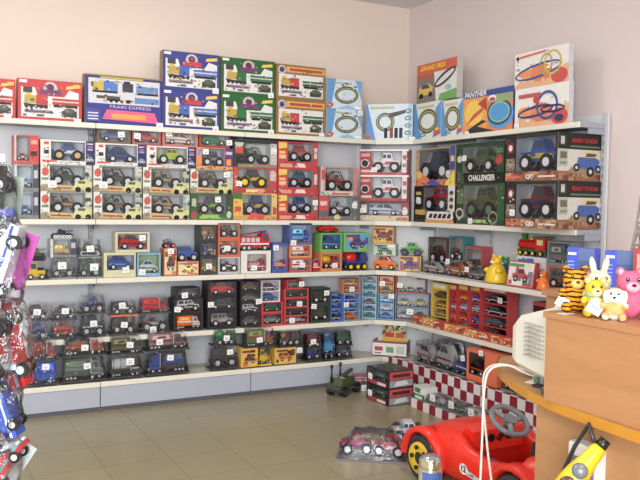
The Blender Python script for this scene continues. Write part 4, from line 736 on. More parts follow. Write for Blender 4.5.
('packaged_toy_truck', 'blister', [-2.522, -0.25, 0.8119], 0, 0.147, 0.125, 0.12, 'clear packed green truck, lower of a pair on the third shelf', 'toy box', 'toys along the third shelf', {'base': rgb(150,156,150), 'tag': (0.66, 0.55), 'ts': 0.05, 'v': 'jeep', 'c1': rgb(60,90,60), 'c2': OLIVE}),
('packaged_toy_truck', 'blister', [-2.522, -0.25, 0.9379], 0, 0.147, 0.116, 0.12, 'clear packed green tank, upper of a pair on the third shelf', 'toy box', 'toys along the third shelf', {'base': rgb(140,146,140), 'tag': (0.5, 0.5), 'ts': 0.045, 'v': 'tank', 'c1': rgb(90,100,60), 'c2': OLIVE}),
('boxed_toy_truck', 'wbox', [-2.338, -0.25, 0.8119], 0, 0.203, 0.156, 0.12, 'yellow and blue boxed blue car on the third shelf, below a boxed red car', 'toy box', 'toys along the third shelf', {'tag': (0.68, 0.3), 'st': (rgb(206,202,160), rgb(186,200,212), (0.1, 0.3, 0.95, 0.9)), 'v': 'sedan', 'c1': rgb(60,90,160), 'c2': SKY}),
('boxed_toy_truck', 'wbox', [-2.257, -0.25, 0.9687], 0, 0.221, 0.131, 0.1, 'yellow edged boxed red car standing above the blue car box, third shelf', 'toy box', 'toys along the third shelf', {'st': (rgb(206,198,160), rgb(206,204,206)), 'v': 'racer', 'c1': rgb(190,40,44), 'c2': MAROON, 'tag': (0.78, 0.72)}),
('boxed_toy_truck', 'wbox', [-2.15, -0.25, 0.8119], 0, 0.154, 0.152, 0.12, 'blue and white boxed silver car between the blue car box and small tower', 'toy box', 'toys along the third shelf', {'st': (rgb(120,170,196), rgb(170,200,160)), 'v': 'sedan', 'c1': rgb(206,210,216), 'c2': GREEN, 'tag': (0.2, 0.2)}),
('picture_box', 'pic', [-2.008, -0.25, 0.8119], 0, 0.084, 0.18, 0.1, 'narrow orange printed box carrying a small buggy, third shelf', 'toy box', 'toys along the third shelf', {'col': rgb(190,120,70), 'pic': rgb(226,200,150), 'acc': [rgb(160,60,40), rgb(110,70,50), YELLOW], 'tag': (0.5, 0.9)}),
('toy_buggy', 'veh', [-2.01, -0.24, 0.9931], 0, 0.081, 0.059, 0.05, 'small dark buggy on top of the narrow orange printed box', 'toy vehicle', 'toys along the third shelf', {'v': 'buggy', 'c1': rgb(110,60,50), 'c2': BLACK, 'hub': PINK}),
('picture_box', 'pic', [-1.886, -0.25, 0.8119], 0, 0.145, 0.093, 0.1, 'orange printed box beneath the blue jeep on the third shelf', 'toy box', 'toys along the third shelf', {'col': rgb(206,120,50), 'pic': rgb(230,214,170), 'acc': [rgb(170,90,140), rgb(206,80,50), rgb(240,230,120)]}),
('toy_jeep', 'veh', [-1.89, -0.25, 0.9057], 0, 0.138, 0.099, 0.07, 'blue toy jeep standing on an orange printed box', 'toy vehicle', 'toys along the third shelf', {'v': 'jeep', 'c1': rgb(50,80,150), 'c2': BLUE, 'hub': SILVER}),
('boxed_toy_truck', 'wbox', [-1.745, -0.25, 0.8119], 0, 0.117, 0.114, 0.12, 'dark boxed yellow digger at the bottom of a three box stack, third shelf', 'toy box', 'toys along the third shelf', {'tag': (0.5, 0.5), 'st': (rgb(70,66,60), rgb(150,140,120)), 'v': 'dozer', 'c1': rgb(214,180,50), 'c2': YELLOW}),
('boxed_toy_truck', 'wbox', [-1.746, -0.25, 0.927], 0, 0.117, 0.104, 0.12, 'dark boxed blue digger in the middle of a three box stack, third shelf', 'toy box', 'toys along the third shelf', {'st': (rgb(50,54,70), rgb(110,116,130)), 'v': 'dozer', 'c1': rgb(50,70,130), 'c2': YELLOW}),
('boxed_toy_truck', 'wbox', [-1.747, -0.25, 1.0319], 0, 0.117, 0.114, 0.12, 'dark boxed brown tipper on top of a three box stack, third shelf', 'toy box', 'toys along the third shelf', {'st': (rgb(60,60,54), rgb(150,130,100)), 'v': 'dumper', 'c1': rgb(150,110,70), 'c2': TAN}),
('boxed_toy_truck', 'wbox', [-1.598, -0.25, 0.8119], 0, 0.156, 0.116, 0.12, 'grey boxed black and white buggy, bottom of the stack left of fire truck', 'toy box', 'toys along the third shelf', {'hub': WHITE, 'st': (rgb(190,190,196), rgb(220,220,220)), 'v': 'buggy', 'c1': BLACK, 'c2': WHITE}),
('boxed_toy_truck', 'wbox', [-1.6, -0.25, 0.9284], 0, 0.156, 0.119, 0.12, 'orange boxed white buggy, middle of the stack left of fire truck', 'toy box', 'toys along the third shelf', {'tag': (0.4, 0.5), 'st': (rgb(214,90,44), rgb(226,150,110)), 'v': 'buggy', 'c1': WHITE, 'c2': RED}),
('boxed_toy_truck', 'wbox', [-1.6, -0.25, 1.0483], 0, 0.156, 0.109, 0.12, 'orange boxed dark buggy, top of the stack left of fire truck', 'toy box', 'toys along the third shelf', {'st': (rgb(206,80,40), rgb(206,190,180)), 'v': 'buggy', 'c1': rgb(110,50,50), 'c2': BLACK}),
('boxed_toy_truck', 'wbox', [-1.399, -0.25, 0.8119], 0, 0.221, 0.156, 0.12, 'white boxed red fire truck supporting a bare red fire truck', 'toy box', 'toys along the third shelf', {'tag': (0.42, 0.25), 'st': (rgb(226,222,214), rgb(214,206,200), (0.2, 0.1, 0.85, 0.85)), 'v': 'fire', 'c1': RED, 'c2': WHITE}),
('toy_fire_truck', 'veh', [-1.408, -0.25, 0.9685], 0, 0.222, 0.138, 0.09, 'bare red toy fire truck standing on a white box, third shelf', 'toy vehicle', 'toys along the third shelf', {'v': 'fire', 'c1': RED, 'c2': rgb(150,30,30), 'hub': SILVER}),
('boxed_toy_truck', 'wbox', [-1.217, -0.25, 0.8119], 0, 0.12, 0.207, 0.12, 'upright blue boxed red truck right of the fire trucks', 'toy box', 'toys along the third shelf', {'st': (rgb(60,80,160), rgb(190,190,206)), 'v': 'fire', 'c1': rgb(200,40,40), 'c2': WHITE, 'tag': (0.2, 0.85)}),
('boxed_toy_truck', 'wbox', [-1.054, -0.25, 0.8119], 0, 0.176, 0.1, 0.12, 'red boxed lorry at the bottom of the stack right of upright blue box', 'toy box', 'toys along the third shelf', {'tag': (0.55, 0.5), 'st': (rgb(190,70,60), rgb(206,206,206)), 'v': 'lorry', 'c1': RED, 'c2': WHITE}),
('boxed_toy_truck', 'wbox', [-1.055, -0.25, 0.9126], 0, 0.176, 0.093, 0.12, 'orange boxed lorry in the middle, right of the upright blue box', 'toy box', 'toys along the third shelf', {'st': (rgb(230,130,50), rgb(226,190,150)), 'v': 'lorry', 'c1': ORANGE, 'c2': WHITE}),
('boxed_toy_truck', 'wbox', [-1.058, -0.25, 1.0061], 0, 0.176, 0.153, 0.12, 'blue boxed lorry on top, right of the upright blue box', 'toy box', 'toys along the third shelf', {'tag': (0.16, 0.1), 'st': (rgb(70,90,160), rgb(190,200,214)), 'v': 'lorry', 'c1': BLUE, 'c2': SKY}),
('toy_fire_truck', 'veh', [-0.928, -0.25, 0.8119], 0, 0.054, 0.094, 0.05, 'small red and white toy truck squeezed beside the lorry stack', 'toy vehicle', 'toys along the third shelf', {'v': 'fire', 'c1': RED, 'c2': WHITE}),
('boxed_toy_truck', 'wbox', [-0.807, -0.25, 0.8119], 0, 0.175, 0.138, 0.12, 'orange boxed red tipper below a green edged box, third shelf', 'toy box', 'toys along the third shelf', {'tag': (0.65, 0.3), 'st': (rgb(220,120,50), rgb(230,190,120)), 'v': 'dumper', 'c1': RED, 'c2': YELLOW}),
('boxed_toy_truck', 'wbox', [-0.809, -0.25, 0.9509], 0, 0.175, 0.138, 0.12, 'green and blue boxed blue car carrying a red toy car, third shelf', 'toy box', 'toys along the third shelf', {'st': (rgb(110,180,80), rgb(90,150,200)), 'v': 'sedan', 'c1': rgb(50,90,150), 'c2': SKY}),
('toy_car', 'veh', [-0.828, -0.25, 1.0899], 0, 0.157, 0.065, 0.06, 'red toy car on top of the green and blue box', 'toy vehicle', 'toys along the third shelf', {'v': 'sedan', 'c1': RED, 'c2': MAROON, 'hub': GREEN}),
('toy_mixer_truck', 'veh', [-0.584, -0.25, 0.8119], 0, 0.19, 0.137, 0.09, 'blue mixer truck with a red drum on the third shelf', 'toy vehicle', 'toys along the third shelf', {'hub': YELLOW, 'v': 'dumper', 'c1': rgb(40,56,130), 'c2': rgb(206,40,36)}),
('picture_box', 'pic', [-0.594, -0.25, 0.9497], 0, 0.216, 0.14, 0.1, 'green box printed with purple and blue, above the red drum mixer truck', 'toy box', 'toys along the third shelf', {'col': rgb(120,190,70), 'pic': rgb(90,170,190), 'acc': [PURPLE, rgb(100,70,150), rgb(230,140,60), rgb(190,190,60)]}),
('toy_car', 'veh', [-0.367, -0.276, 0.8119], -0.7854, 0.173, 0.105, 0.09, 'orange toy car under two printed boxes in the third shelf corner', 'toy vehicle', 'toys along the third shelf', {'hub': YELLOW, 'v': 'sedan', 'c1': ORANGE, 'c2': rgb(220,100,40)}),
('picture_box', 'pic', [-0.368, -0.274, 0.9178], -0.7854, 0.173, 0.09, 0.09, 'pale green printed box, middle of the third shelf corner stack', 'toy box', 'toys along the third shelf', {'col': rgb(170,196,150), 'pic': rgb(200,206,190), 'acc': [rgb(60,80,110), rgb(90,130,80), WHITE]}),
('picture_box', 'pic', [-0.375, -0.267, 1.0088], -0.7854, 0.157, 0.127, 0.09, 'orange printed box, top of the third shelf corner stack', 'toy box', 'toys along the third shelf', {'col': rgb(206,130,50), 'pic': rgb(226,170,60), 'acc': [rgb(150,60,40), rgb(110,50,60), rgb(230,200,90)]}),
('picture_box', 'pic', [-0.247, -0.438, 0.8119], -0.7854, 0.161, 0.111, 0.09, 'purple and yellow printed box below a green toy car, third shelf corner', 'toy box', 'toys along the third shelf', {'col': rgb(206,190,60), 'pic': rgb(150,90,130), 'acc': [PURPLE, rgb(180,80,70), YELLOW]}),
('toy_car', 'veh', [-0.238, -0.433, 0.9237], -0.7854, 0.161, 0.1, 0.06, 'green toy car with purple wheels on a purple and yellow box', 'toy vehicle', 'toys along the third shelf', {'v': 'pickup', 'c1': rgb(90,170,80), 'c2': GREEN, 'hub': PURPLE}),
('packaged_toy_truck', 'blister', [-0.26, -0.704, 0.8119], -1.5708, 0.26, 0.096, 0.1, 'clear packed white car in front of the brown horse pack, right of corner', 'toy car', 'toys along the right hand third shelf', {'v': 'racer', 'c1': rgb(226,226,226), 'c2': RED, 'base': LGREY}),
('packaged_toy_truck', 'blister', [-0.26, -0.968, 0.8119], -1.5708, 0.239, 0.119, 0.1, 'clear packed orange and white car with a price tag, right shelf', 'toy car', 'toys along the right hand third shelf', {'v': 'racer', 'c1': rgb(214,120,60), 'c2': WHITE, 'base': LGREY, 'tag': (0.25, 0.9)}),
('packaged_toy_truck', 'blister', [-0.26, -1.182, 0.8119], -1.5708, 0.16, 0.098, 0.1, 'clear packed grey car beside the yellow bear bottle', 'toy car', 'toys along the right hand third shelf', {'v': 'racer', 'c1': rgb(120,116,100), 'c2': SILVER, 'base': LGREY, 'tag': (0.1, 0.7)}),
('boxed_toy_truck', 'wbox', [-0.14, -0.626, 0.8119], -1.5708, 0.226, 0.257, 0.09, 'tall maroon boxed brown buggy right of the green toy car', 'toy box', 'toys along the right hand third shelf', {'st': (rgb(110,60,50), rgb(190,186,180), (0.06, 0.3, 0.94, 0.96)), 'v': 'buggy', 'c1': BROWN, 'c2': MAROON, 'sub': False}),
('boxed_toy_truck', 'wbox', [-0.14, -0.843, 0.8119], -1.5708, 0.165, 0.273, 0.09, 'tall teal boxed maroon buggy left of the red and white box', 'toy box', 'toys along the right hand third shelf', {'st': (TEAL, rgb(196,196,196), (0.06, 0.4, 0.94, 0.96)), 'v': 'buggy', 'c1': MAROON, 'c2': WHITE, 'sub': False}),
('boxed_toy_car', 'wbox', [-0.135, -1.026, 0.8119], -1.5708, 0.182, 0.214, 0.09, 'red and white box with a grey car window, behind the packed cars', 'toy box', 'toys along the right hand third shelf', {'st': (rgb(180,60,64), rgb(200,200,206)), 'v': 'jeep', 'c1': GREY, 'c2': RED}),
('picture_box', 'pic', [-0.24, -1.598, 0.8119], -1.5708, 0.235, 0.158, 0.03, 'red bordered white box with a car picture, tilted back on the right shelf', 'toy box', 'toys along the right hand third shelf', {'col': rgb(190,44,50), 'pic': rgb(230,228,224), 'acc': [rgb(90,150,100), rgb(190,60,60), rgb(120,130,140), rgb(220,220,200)], 'rx': -0.15}),
('toy_bear', 'bear', [-0.26, -1.354, 0.8119], -1.5708, 0.18, 0.187, 0.1, 'yellow toy bear standing at the front of the right third shelf', 'toy bear', 'toys along the right hand third shelf', {'c1': rgb(236,196,50)}),
('toy_robot', 'bear', [-0.13, -1.306, 0.8119], -1.5708, 0.141, 0.169, 0.07, 'blue and green toy figure behind the yellow toy bear', 'toy figure', 'toys along the right hand third shelf', {'c1': rgb(50,90,170), 'c2': rgb(50,140,90)}),
('toy_duck', 'bear', [-0.26, -1.788, 0.8119], -1.5708, 0.095, 0.123, 0.07, 'small orange toy figure at the near end of the right third shelf', 'toy figure', 'toys along the right hand third shelf', {'c1': rgb(232,120,40)}),
('picture_box', 'pic', [-0.15, -1.6, 0.8119], -1.5708, 0.258, 0.184, 0.09, 'white printed box under the red toy train on the right shelf', 'toy box', 'toys along the right hand third shelf', {'col': rgb(222,220,214), 'pic': rgb(226,226,226), 'acc': [rgb(70,110,180), rgb(150,190,200), rgb(120,90,130)]}),
('toy_train', 'veh', [-0.145, -1.579, 0.9973], -1.5708, 0.259, 0.136, 0.08, 'red toy steam train with green base on a white printed box', 'toy train', 'toys along the right hand third shelf', {'v': 'loco', 'c1': rgb(200,34,34), 'c2': rgb(40,110,50), 'hub': YELLOW, 'flip': True}),
('boxed_toy_car', 'wbox', [-0.19, -1.88, 0.8119], -1.5708, 0.194, 0.145, 0.1, 'red framed clear boxed car, lower, right of the red train', 'toy box', 'toys along the right hand third shelf', {'st': (rgb(190,60,60), rgb(190,200,196)), 'v': 'jeep', 'c1': rgb(110,120,100), 'c2': RED}),
('boxed_toy_car', 'wbox', [-0.19, -1.87, 0.9581], -1.5708, 0.186, 0.145, 0.1, 'grey framed clear boxed truck, upper, right of the red train', 'toy box', 'toys along the right hand third shelf', {'st': (rgb(120,130,130), rgb(170,186,180)), 'v': 'lorry', 'c1': rgb(90,110,90), 'c2': GREY}),
('packaged_toy_car', 'blister', [-2.833, -0.25, 0.4409], 0, 0.125, 0.116, 0.12, 'clear packed blue jeep, bottom left of the fourth shelf', 'toy car', 'packed cars along the fourth shelf', {'sub': False, 'base': rgb(80,80,84), 'v': 'jeep', 'c1': rgb(50,70,130), 'c2': BLACK}),
('packaged_toy_car', 'blister', [-2.832, -0.25, 0.5576], 0, 0.124, 0.103, 0.12, 'clear packed maroon jeep on the blue jeep, fourth shelf left end', 'toy car', 'packed cars along the fourth shelf', {'sub': False, 'base': rgb(80,80,84), 'tag': (0.45, 0.55), 'v': 'jeep', 'c1': rgb(90,40,50), 'c2': BLACK}),
('packaged_toy_car', 'blister', [-2.676, -0.25, 0.4409], 0, 0.156, 0.111, 0.12, 'clear packed orange red car, second from left at the bottom, fourth shelf', 'toy car', 'packed cars along the fourth shelf', {'sub': False, 'base': rgb(80,80,84), 'v': 'sedan', 'c1': rgb(180,60,40), 'c2': BLACK}),
('packaged_toy_car', 'blister', [-2.676, -0.25, 0.5531], 0, 0.155, 0.099, 0.12, 'clear packed black car on the orange red car pack', 'toy car', 'packed cars along the fourth shelf', {'sub': False, 'base': rgb(80,80,84), 'tag': (0.52, 0.6), 'v': 'sedan', 'c1': rgb(60,46,50), 'c2': rgb(120,90,60)}),
('packaged_toy_car', 'blister', [-2.501, -0.25, 0.4409], 0, 0.163, 0.141, 0.12, 'clear packed dark jeep, third from left at the bottom, fourth shelf', 'toy car', 'packed cars along the fourth shelf', {'sub': False, 'base': rgb(80,80,84), 'tag': (0.5, 0.6), 'v': 'jeep', 'c1': rgb(50,50,54), 'c2': SILVER}),
('packaged_toy_car', 'blister', [-2.502, -0.25, 0.5833], 0, 0.164, 0.116, 0.12, 'clear packed dark blue truck on the dark jeep pack, fourth shelf', 'toy car', 'packed cars along the fourth shelf', {'sub': False, 'base': rgb(80,80,84), 'v': 'monster', 'c1': rgb(60,64,120), 'c2': BLACK}),
('packaged_toy_car', 'blister', [-2.308, -0.25, 0.4409], 0, 0.173, 0.118, 0.12, 'clear packed brown jeep with an orange card above it, fourth shelf', 'toy car', 'packed cars along the fourth shelf', {'sub': False, 'base': rgb(80,80,84), 'tag': (0.5, 0.55), 'v': 'jeep', 'c1': rgb(80,60,60), 'c2': rgb(150,60,50)}),
('packaged_toy_car', 'blister', [-2.308, -0.25, 0.5603], 0, 0.173, 0.099, 0.12, 'clear packed black jeep on the orange card, fourth shelf', 'toy car', 'packed cars along the fourth shelf', {'sub': False, 'base': rgb(226,110,50), 'tag': (0.42, 0.72), 'v': 'jeep', 'c1': rgb(46,46,50), 'c2': WHITE}),
('packaged_toy_car', 'blister', [-2.104, -0.25, 0.4409], 0, 0.203, 0.124, 0.12, 'clear packed grey buggy beneath a red bus pack, fourth shelf', 'toy car', 'packed cars along the fourth shelf', {'sub': False, 'base': rgb(80,80,84), 'tag': (0.42, 0.2), 'v': 'buggy', 'c1': rgb(120,110,90), 'c2': SILVER}),
('packaged_toy_car', 'blister', [-2.104, -0.25, 0.5657], 0, 0.202, 0.108, 0.12, 'clear packed red bus on the grey buggy pack, fourth shelf', 'toy car', 'packed cars along the fourth shelf', {'sub': False, 'base': rgb(80,80,84), 'v': 'lorry', 'c1': rgb(150,50,56), 'c2': RED}),
('boxed_model_car', 'wbox', [-1.88, -0.25, 0.4409], 0, 0.204, 0.116, 0.12, 'dark boxed white and orange truck, bottom of the first dark stack, fourth shelf', 'toy box', 'dark boxed model cars on the fourth shelf', {'sub': False, 'st': (rgb(46,44,48), rgb(90,90,96)), 'v': 'lorry', 'c1': rgb(220,218,214), 'c2': ORANGE}),
('boxed_model_car', 'wbox', [-1.882, -0.25, 0.5583], 0, 0.204, 0.1, 0.12, 'dark boxed white jeep, middle of the first dark stack, fourth shelf', 'toy box', 'dark boxed model cars on the fourth shelf', {'sub': False, 'tag': (0.12, 0.3), 'st': (rgb(46,44,48), rgb(90,90,96)), 'v': 'jeep', 'c1': rgb(206,206,206), 'c2': BLACK}),
('boxed_model_car', 'wbox', [-1.886, -0.25, 0.659], 0, 0.163, 0.07, 0.12, 'dark boxed grey car, top of the first dark stack, fourth shelf', 'toy box', 'dark boxed model cars on the fourth shelf', {'sub': False, 'tag': (0.35, 0.3), 'st': (rgb(46,44,48), rgb(90,90,96)), 'v': 'sedan', 'c1': rgb(80,80,86), 'c2': GREY}),
('boxed_model_car', 'wbox', [-1.642, -0.25, 0.4409], 0, 0.21, 0.119, 0.12, 'dark boxed silver jeep, bottom of the second dark stack, below a black car', 'toy box', 'dark boxed model cars on the fourth shelf', {'sub': False, 'st': (rgb(46,44,48), rgb(90,90,96)), 'v': 'jeep', 'c1': rgb(150,150,140), 'c2': SILVER}),
('boxed_model_car', 'wbox', [-1.644, -0.25, 0.5607], 0, 0.21, 0.098, 0.12, 'dark boxed black sedan, middle of the second dark stack', 'toy box', 'dark boxed model cars on the fourth shelf', {'sub': False, 'tag': (0.1, 0.5), 'st': (rgb(46,44,48), rgb(90,90,96)), 'v': 'sedan', 'c1': rgb(40,46,44), 'c2': GREEN}),
('boxed_model_car', 'wbox', [-1.644, -0.25, 0.6602], 0, 0.21, 0.105, 0.12, 'dark boxed red sedan, top of the second dark stack', 'toy box', 'dark boxed model cars on the fourth shelf', {'sub': False, 'st': (rgb(46,44,48), rgb(90,90,96)), 'v': 'sedan', 'c1': rgb(190,40,50), 'c2': RED}),
('boxed_model_car', 'wbox', [-1.436, -0.25, 0.4409], 0, 0.146, 0.086, 0.12, 'dark boxed grey sedan, bottom of the narrow four box stack', 'toy box', 'dark boxed model cars on the fourth shelf', {'sub': False, 'st': (rgb(46,44,48), rgb(90,90,96)), 'v': 'sedan', 'c1': rgb(90,90,90), 'c2': GREY}),
('boxed_model_car', 'wbox', [-1.436, -0.25, 0.5283], 0, 0.146, 0.08, 0.12, 'dark boxed white jeep, second from the bottom of the narrow four box stack', 'toy box', 'dark boxed model cars on the fourth shelf', {'sub': False, 'st': (rgb(46,44,48), rgb(90,90,96)), 'v': 'jeep', 'c1': rgb(210,210,210), 'c2': BLACK}),
('boxed_model_car', 'wbox', [-1.438, -0.25, 0.6088], 0, 0.146, 0.073, 0.12, 'dark boxed taupe sedan, second from the top of the narrow four box stack', 'toy box', 'dark boxed model cars on the fourth shelf', {'sub': False, 'tag': (0.9, 0.1), 'st': (rgb(46,44,48), rgb(90,90,96)), 'v': 'sedan', 'c1': rgb(110,100,90), 'c2': GREY}),
('boxed_model_car', 'wbox', [-1.438, -0.25, 0.6824], 0, 0.146, 0.076, 0.12, 'dark boxed brown sedan, top of the narrow four box stack', 'toy box', 'dark boxed model cars on the fourth shelf', {'sub': False, 'st': (rgb(46,44,48), rgb(90,90,96)), 'v': 'sedan', 'c1': rgb(100,80,60), 'c2': BROWN}),
('boxed_model_car', 'wbox', [-1.27, -0.25, 0.4409], 0, 0.162, 0.088, 0.12, 'red boxed grey sedan at the bottom left of the red boxes, fourth shelf', 'toy box', 'red boxed model cars on the fourth shelf', {'sub': False, 'st': (RED, rgb(90,90,96)), 'v': 'sedan', 'c1': rgb(120,110,110), 'c2': SILVER}),
('boxed_model_car', 'wbox', [-1.272, -0.25, 0.5295], 0, 0.162, 0.077, 0.12, 'red boxed green sedan above the grey sedan box, below a white tray', 'toy box', 'red boxed model cars on the fourth shelf', {'sub': False, 'st': (RED, rgb(90,90,96)), 'v': 'sedan', 'c1': rgb(50,90,60), 'c2': BLACK}),
('display_tray', 'multi', [-1.284, -0.25, 0.6077], 0, 0.142, 0.151, 0.08, 'white tray of two small blue cars standing on red boxes, fourth shelf', 'toy box', None, {'col': rgb(226,222,226), 'bg': rgb(206,190,206), 'rows': 2, 'cols': 1, 'cc': [rgb(60,90,150), rgb(90,60,90)]}),
('boxed_model_car', 'wbox', [-1.081, -0.25, 0.4409], 0, 0.195, 0.057, 0.12, 'slim pale boxed car at the bottom of the tallest red stack', 'toy box', 'red boxed model cars on the fourth shelf', {'sub': False, 'tag': (0.3, 0.5), 'st': (RED, rgb(90,90,96)), 'v': 'sedan', 'c1': rgb(190,186,180), 'c2': TAN}),
('boxed_model_car', 'wbox', [-1.082, -0.25, 0.4989], 0, 0.195, 0.061, 0.12, 'red boxed dark green sedan, lowest red one in the tallest red stack', 'toy box', 'red boxed model cars on the fourth shelf', {'sub': False, 'st': (RED, rgb(90,90,96)), 'v': 'sedan', 'c1': rgb(40,60,50), 'c2': BLACK}),
('boxed_model_car', 'wbox', [-1.083, -0.25, 0.5604], 0, 0.195, 0.064, 0.12, 'red boxed black sedan, middle red one in the tallest red stack', 'toy box', 'red boxed model cars on the fourth shelf', {'sub': False, 'tag': (0.6, 0.4), 'st': (RED, rgb(90,90,96)), 'v': 'sedan', 'c1': rgb(50,46,46), 'c2': BLACK}),
('boxed_model_car', 'wbox', [-1.084, -0.25, 0.6255], 0, 0.195, 0.068, 0.12, 'red boxed black jeep, topmost red one in the tallest red stack', 'toy box', 'red boxed model cars on the fourth shelf', {'sub': False, 'st': (RED, rgb(90,90,96)), 'v': 'jeep', 'c1': rgb(60,50,46), 'c2': BLACK}),
('boxed_model_car', 'wbox', [-1.098, -0.25, 0.6942], 0, 0.124, 0.064, 0.12, 'dark boxed car on the tallest red stack', 'toy box', 'red boxed model cars on the fourth shelf', {'sub': False, 'tag': (0.9, 0.5), 'st': (RED, rgb(90,90,96)), 'v': 'sedan', 'c1': rgb(120,120,120), 'c2': GREY}),
('boxed_model_car', 'wbox', [-0.889, -0.25, 0.4409], 0, 0.152, 0.127, 0.12, 'dark green boxed jeep, lower of a pair right of the red boxes', 'toy box', 'green boxed jeeps on the fourth shelf', {'sub': False, 'tag': (0.12, 0.95), 'st': (rgb(50,66,54), rgb(90,90,96)), 'v': 'jeep', 'c1': rgb(80,90,60), 'c2': OLIVE}),
('boxed_model_car', 'wbox', [-0.89, -0.25, 0.5686], 0, 0.152, 0.123, 0.12, 'dark green boxed jeep, upper of a pair right of the red boxes', 'toy box', 'green boxed jeeps on the fourth shelf', {'sub': False, 'tag': (0.8, 0.7), 'st': (rgb(50,66,54), rgb(90,90,96)), 'v': 'jeep', 'c1': rgb(30,60,44), 'c2': DGREEN}),
('display_tray', 'multi', [-0.753, -0.25, 0.4409], 0, 0.097, 0.205, 0.08, 'narrow blue tray of three small cars beside the green boxed jeeps', 'toy box', 'trays of small cars at the end of the fourth shelf', {'col': rgb(60,110,180), 'bg': rgb(150,190,220), 'rows': 3, 'cols': 1, 'cc': [BLUE, NAVY, BLACK]}),
('display_tray', 'multi', [-0.624, -0.25, 0.4409], 0, 0.138, 0.2, 0.08, 'pale blue tray of three red and blue cars below an orange tray', 'toy box', 'trays of small cars at the end of the fourth shelf', {'col': rgb(120,160,200), 'bg': rgb(190,206,220), 'rows': 3, 'cols': 1, 'cc': [RED, BLUE, ORANGE], 'tag': (0.1, 0.6)}),
('display_tray', 'multi', [-0.634, -0.25, 0.6415], 0, 0.142, 0.107, 0.07, 'small orange tray of cars standing on the pale blue tray', 'toy box', 'trays of small cars at the end of the fourth shelf', {'col': rgb(206,120,90), 'bg': rgb(226,190,120), 'rows': 2, 'cols': 1, 'cc': [RED, ORANGE, TAN], 'tag': (0.5, 0.3)}),
('display_tray', 'multi', [-0.456, -0.214, 0.4409], -0.7854, 0.109, 0.324, 0.06, 'tall pale blue ladder tray of six small cars in the corner', 'toy box', 'trays of small cars at the end of the fourth shelf', {'col': rgb(170,206,226), 'bg': rgb(196,216,230), 'rows': 6, 'cols': 1, 'cc': [NAVY, TEAL, BLUE, GREY]}),
('display_tray', 'multi', [-0.366, -0.305, 0.4409], -0.7854, 0.123, 0.187, 0.06, 'sky blue tray of three small cars right of the ladder tray', 'toy box', 'trays of small cars at the end of the fourth shelf', {'col': rgb(90,160,210), 'bg': rgb(196,216,230), 'rows': 3, 'cols': 1, 'cc': [SKY, BLUE, PURPLE, SILVER], 'tag': (0.85, 0.95)}),
('display_tray', 'multi', [-0.368, -0.302, 0.629], -0.7854, 0.123, 0.138, 0.06, 'orange tray of two cars standing on the sky blue tray in the corner', 'toy box', 'trays of small cars at the end of the fourth shelf', {'col': rgb(200,130,70), 'bg': rgb(230,200,150), 'rows': 2, 'cols': 1, 'cc': [RED, BROWN], 'tag': (0.3, 0.6)}),
('display_tray', 'multi', [-0.215, -0.428, 0.4409], -0.7854, 0.252, 0.205, 0.06, 'grey tray of four silver cars with a square price tag, right of corner', 'toy box', 'trays of small cars at the end of the fourth shelf', {'col': rgb(140,146,156), 'bg': rgb(170,180,190), 'rows': 2, 'cols': 2, 'cc': [SILVER, GREY, OLIVE, rgb(150,150,120)], 'tag': (0.45, 0.33), 'ts': 0.05}),
('display_tray', 'multi', [-0.224, -0.419, 0.6464], -0.7854, 0.226, 0.138, 0.06, 'red framed tray of three motorbikes and cars on the grey tray', 'toy box', 'trays of small cars at the end of the fourth shelf', {'col': rgb(200,60,60), 'bg': rgb(206,206,200), 'rows': 1, 'cols': 3, 'cc': [BLACK, NAVY, OLIVE], 'tag': (0.15, 0.4), 'v': 'jeep'}),
('display_tray', 'multi', [-0.17, -0.7, 0.4409], -1.5708, 0.187, 0.308, 0.08, 'yellow tray of small cars with a red header, right of grey tray', 'toy box', 'red and yellow trays on the right fourth shelf', {'col': rgb(226,190,50), 'bg': rgb(190,140,60), 'rows': 4, 'cols': 1, 'top': 0.16, 'cc': [rgb(150,110,50), rgb(110,80,40), OLIVE]}),
('display_tray', 'multi', [-0.17, -0.858, 0.4409], -1.5708, 0.087, 0.314, 0.08, 'narrow red tray of pale cars beside the yellow tray', 'toy box', 'red and yellow trays on the right fourth shelf', {'col': RED, 'bg': rgb(200,206,210), 'rows': 4, 'cols': 1, 'top': 0.14, 'cc': [rgb(170,170,180), RED, PURPLE, ORANGE]}),
('display_tray', 'multi', [-0.17, -0.972, 0.4409], -1.5708, 0.111, 0.322, 0.08, 'red and white tray of cars, second red one right of the yellow tray', 'toy box', 'red and yellow trays on the right fourth shelf', {'col': RED, 'bg': rgb(226,206,190), 'rows': 4, 'cols': 1, 'top': 0.14, 'cc': [rgb(170,170,180), RED, PURPLE, ORANGE]}),
('display_tray', 'multi', [-0.17, -1.098, 0.4409], -1.5708, 0.112, 0.329, 0.08, 'red tray of purple and white cars left of the wide red tray', 'toy box', 'red and yellow trays on the right fourth shelf', {'col': RED, 'bg': rgb(190,180,210), 'rows': 4, 'cols': 1, 'top': 0.14, 'cc': [rgb(170,170,180), RED, PURPLE, ORANGE]}),
('display_tray', 'multi', [-0.17, -1.294, 0.4409], -1.5708, 0.256, 0.322, 0.09, 'wide red tray of four large black cars on the right fourth shelf', 'toy box', 'red and yellow trays on the right fourth shelf', {'col': rgb(196,34,40), 'bg': rgb(150,60,60), 'rows': 4, 'cols': 1, 'cc': [rgb(44,46,50), BLACK, rgb(70,80,90)], 'tag': (0.75, 0.8), 'top': 0.06}),
('boxed_model_car', 'wbox', [-0.16, -1.69, 0.4409], -1.5708, 0.107, 0.285, 0.1, 'red boxed car on the right fourth shelf, by the monitor', 'toy box', 'red and yellow trays on the right fourth shelf', {'st': (rgb(190,40,44), rgb(110,50,54)), 'v': 'jeep', 'c1': BLACK, 'c2': GREY, 'sub': False}),
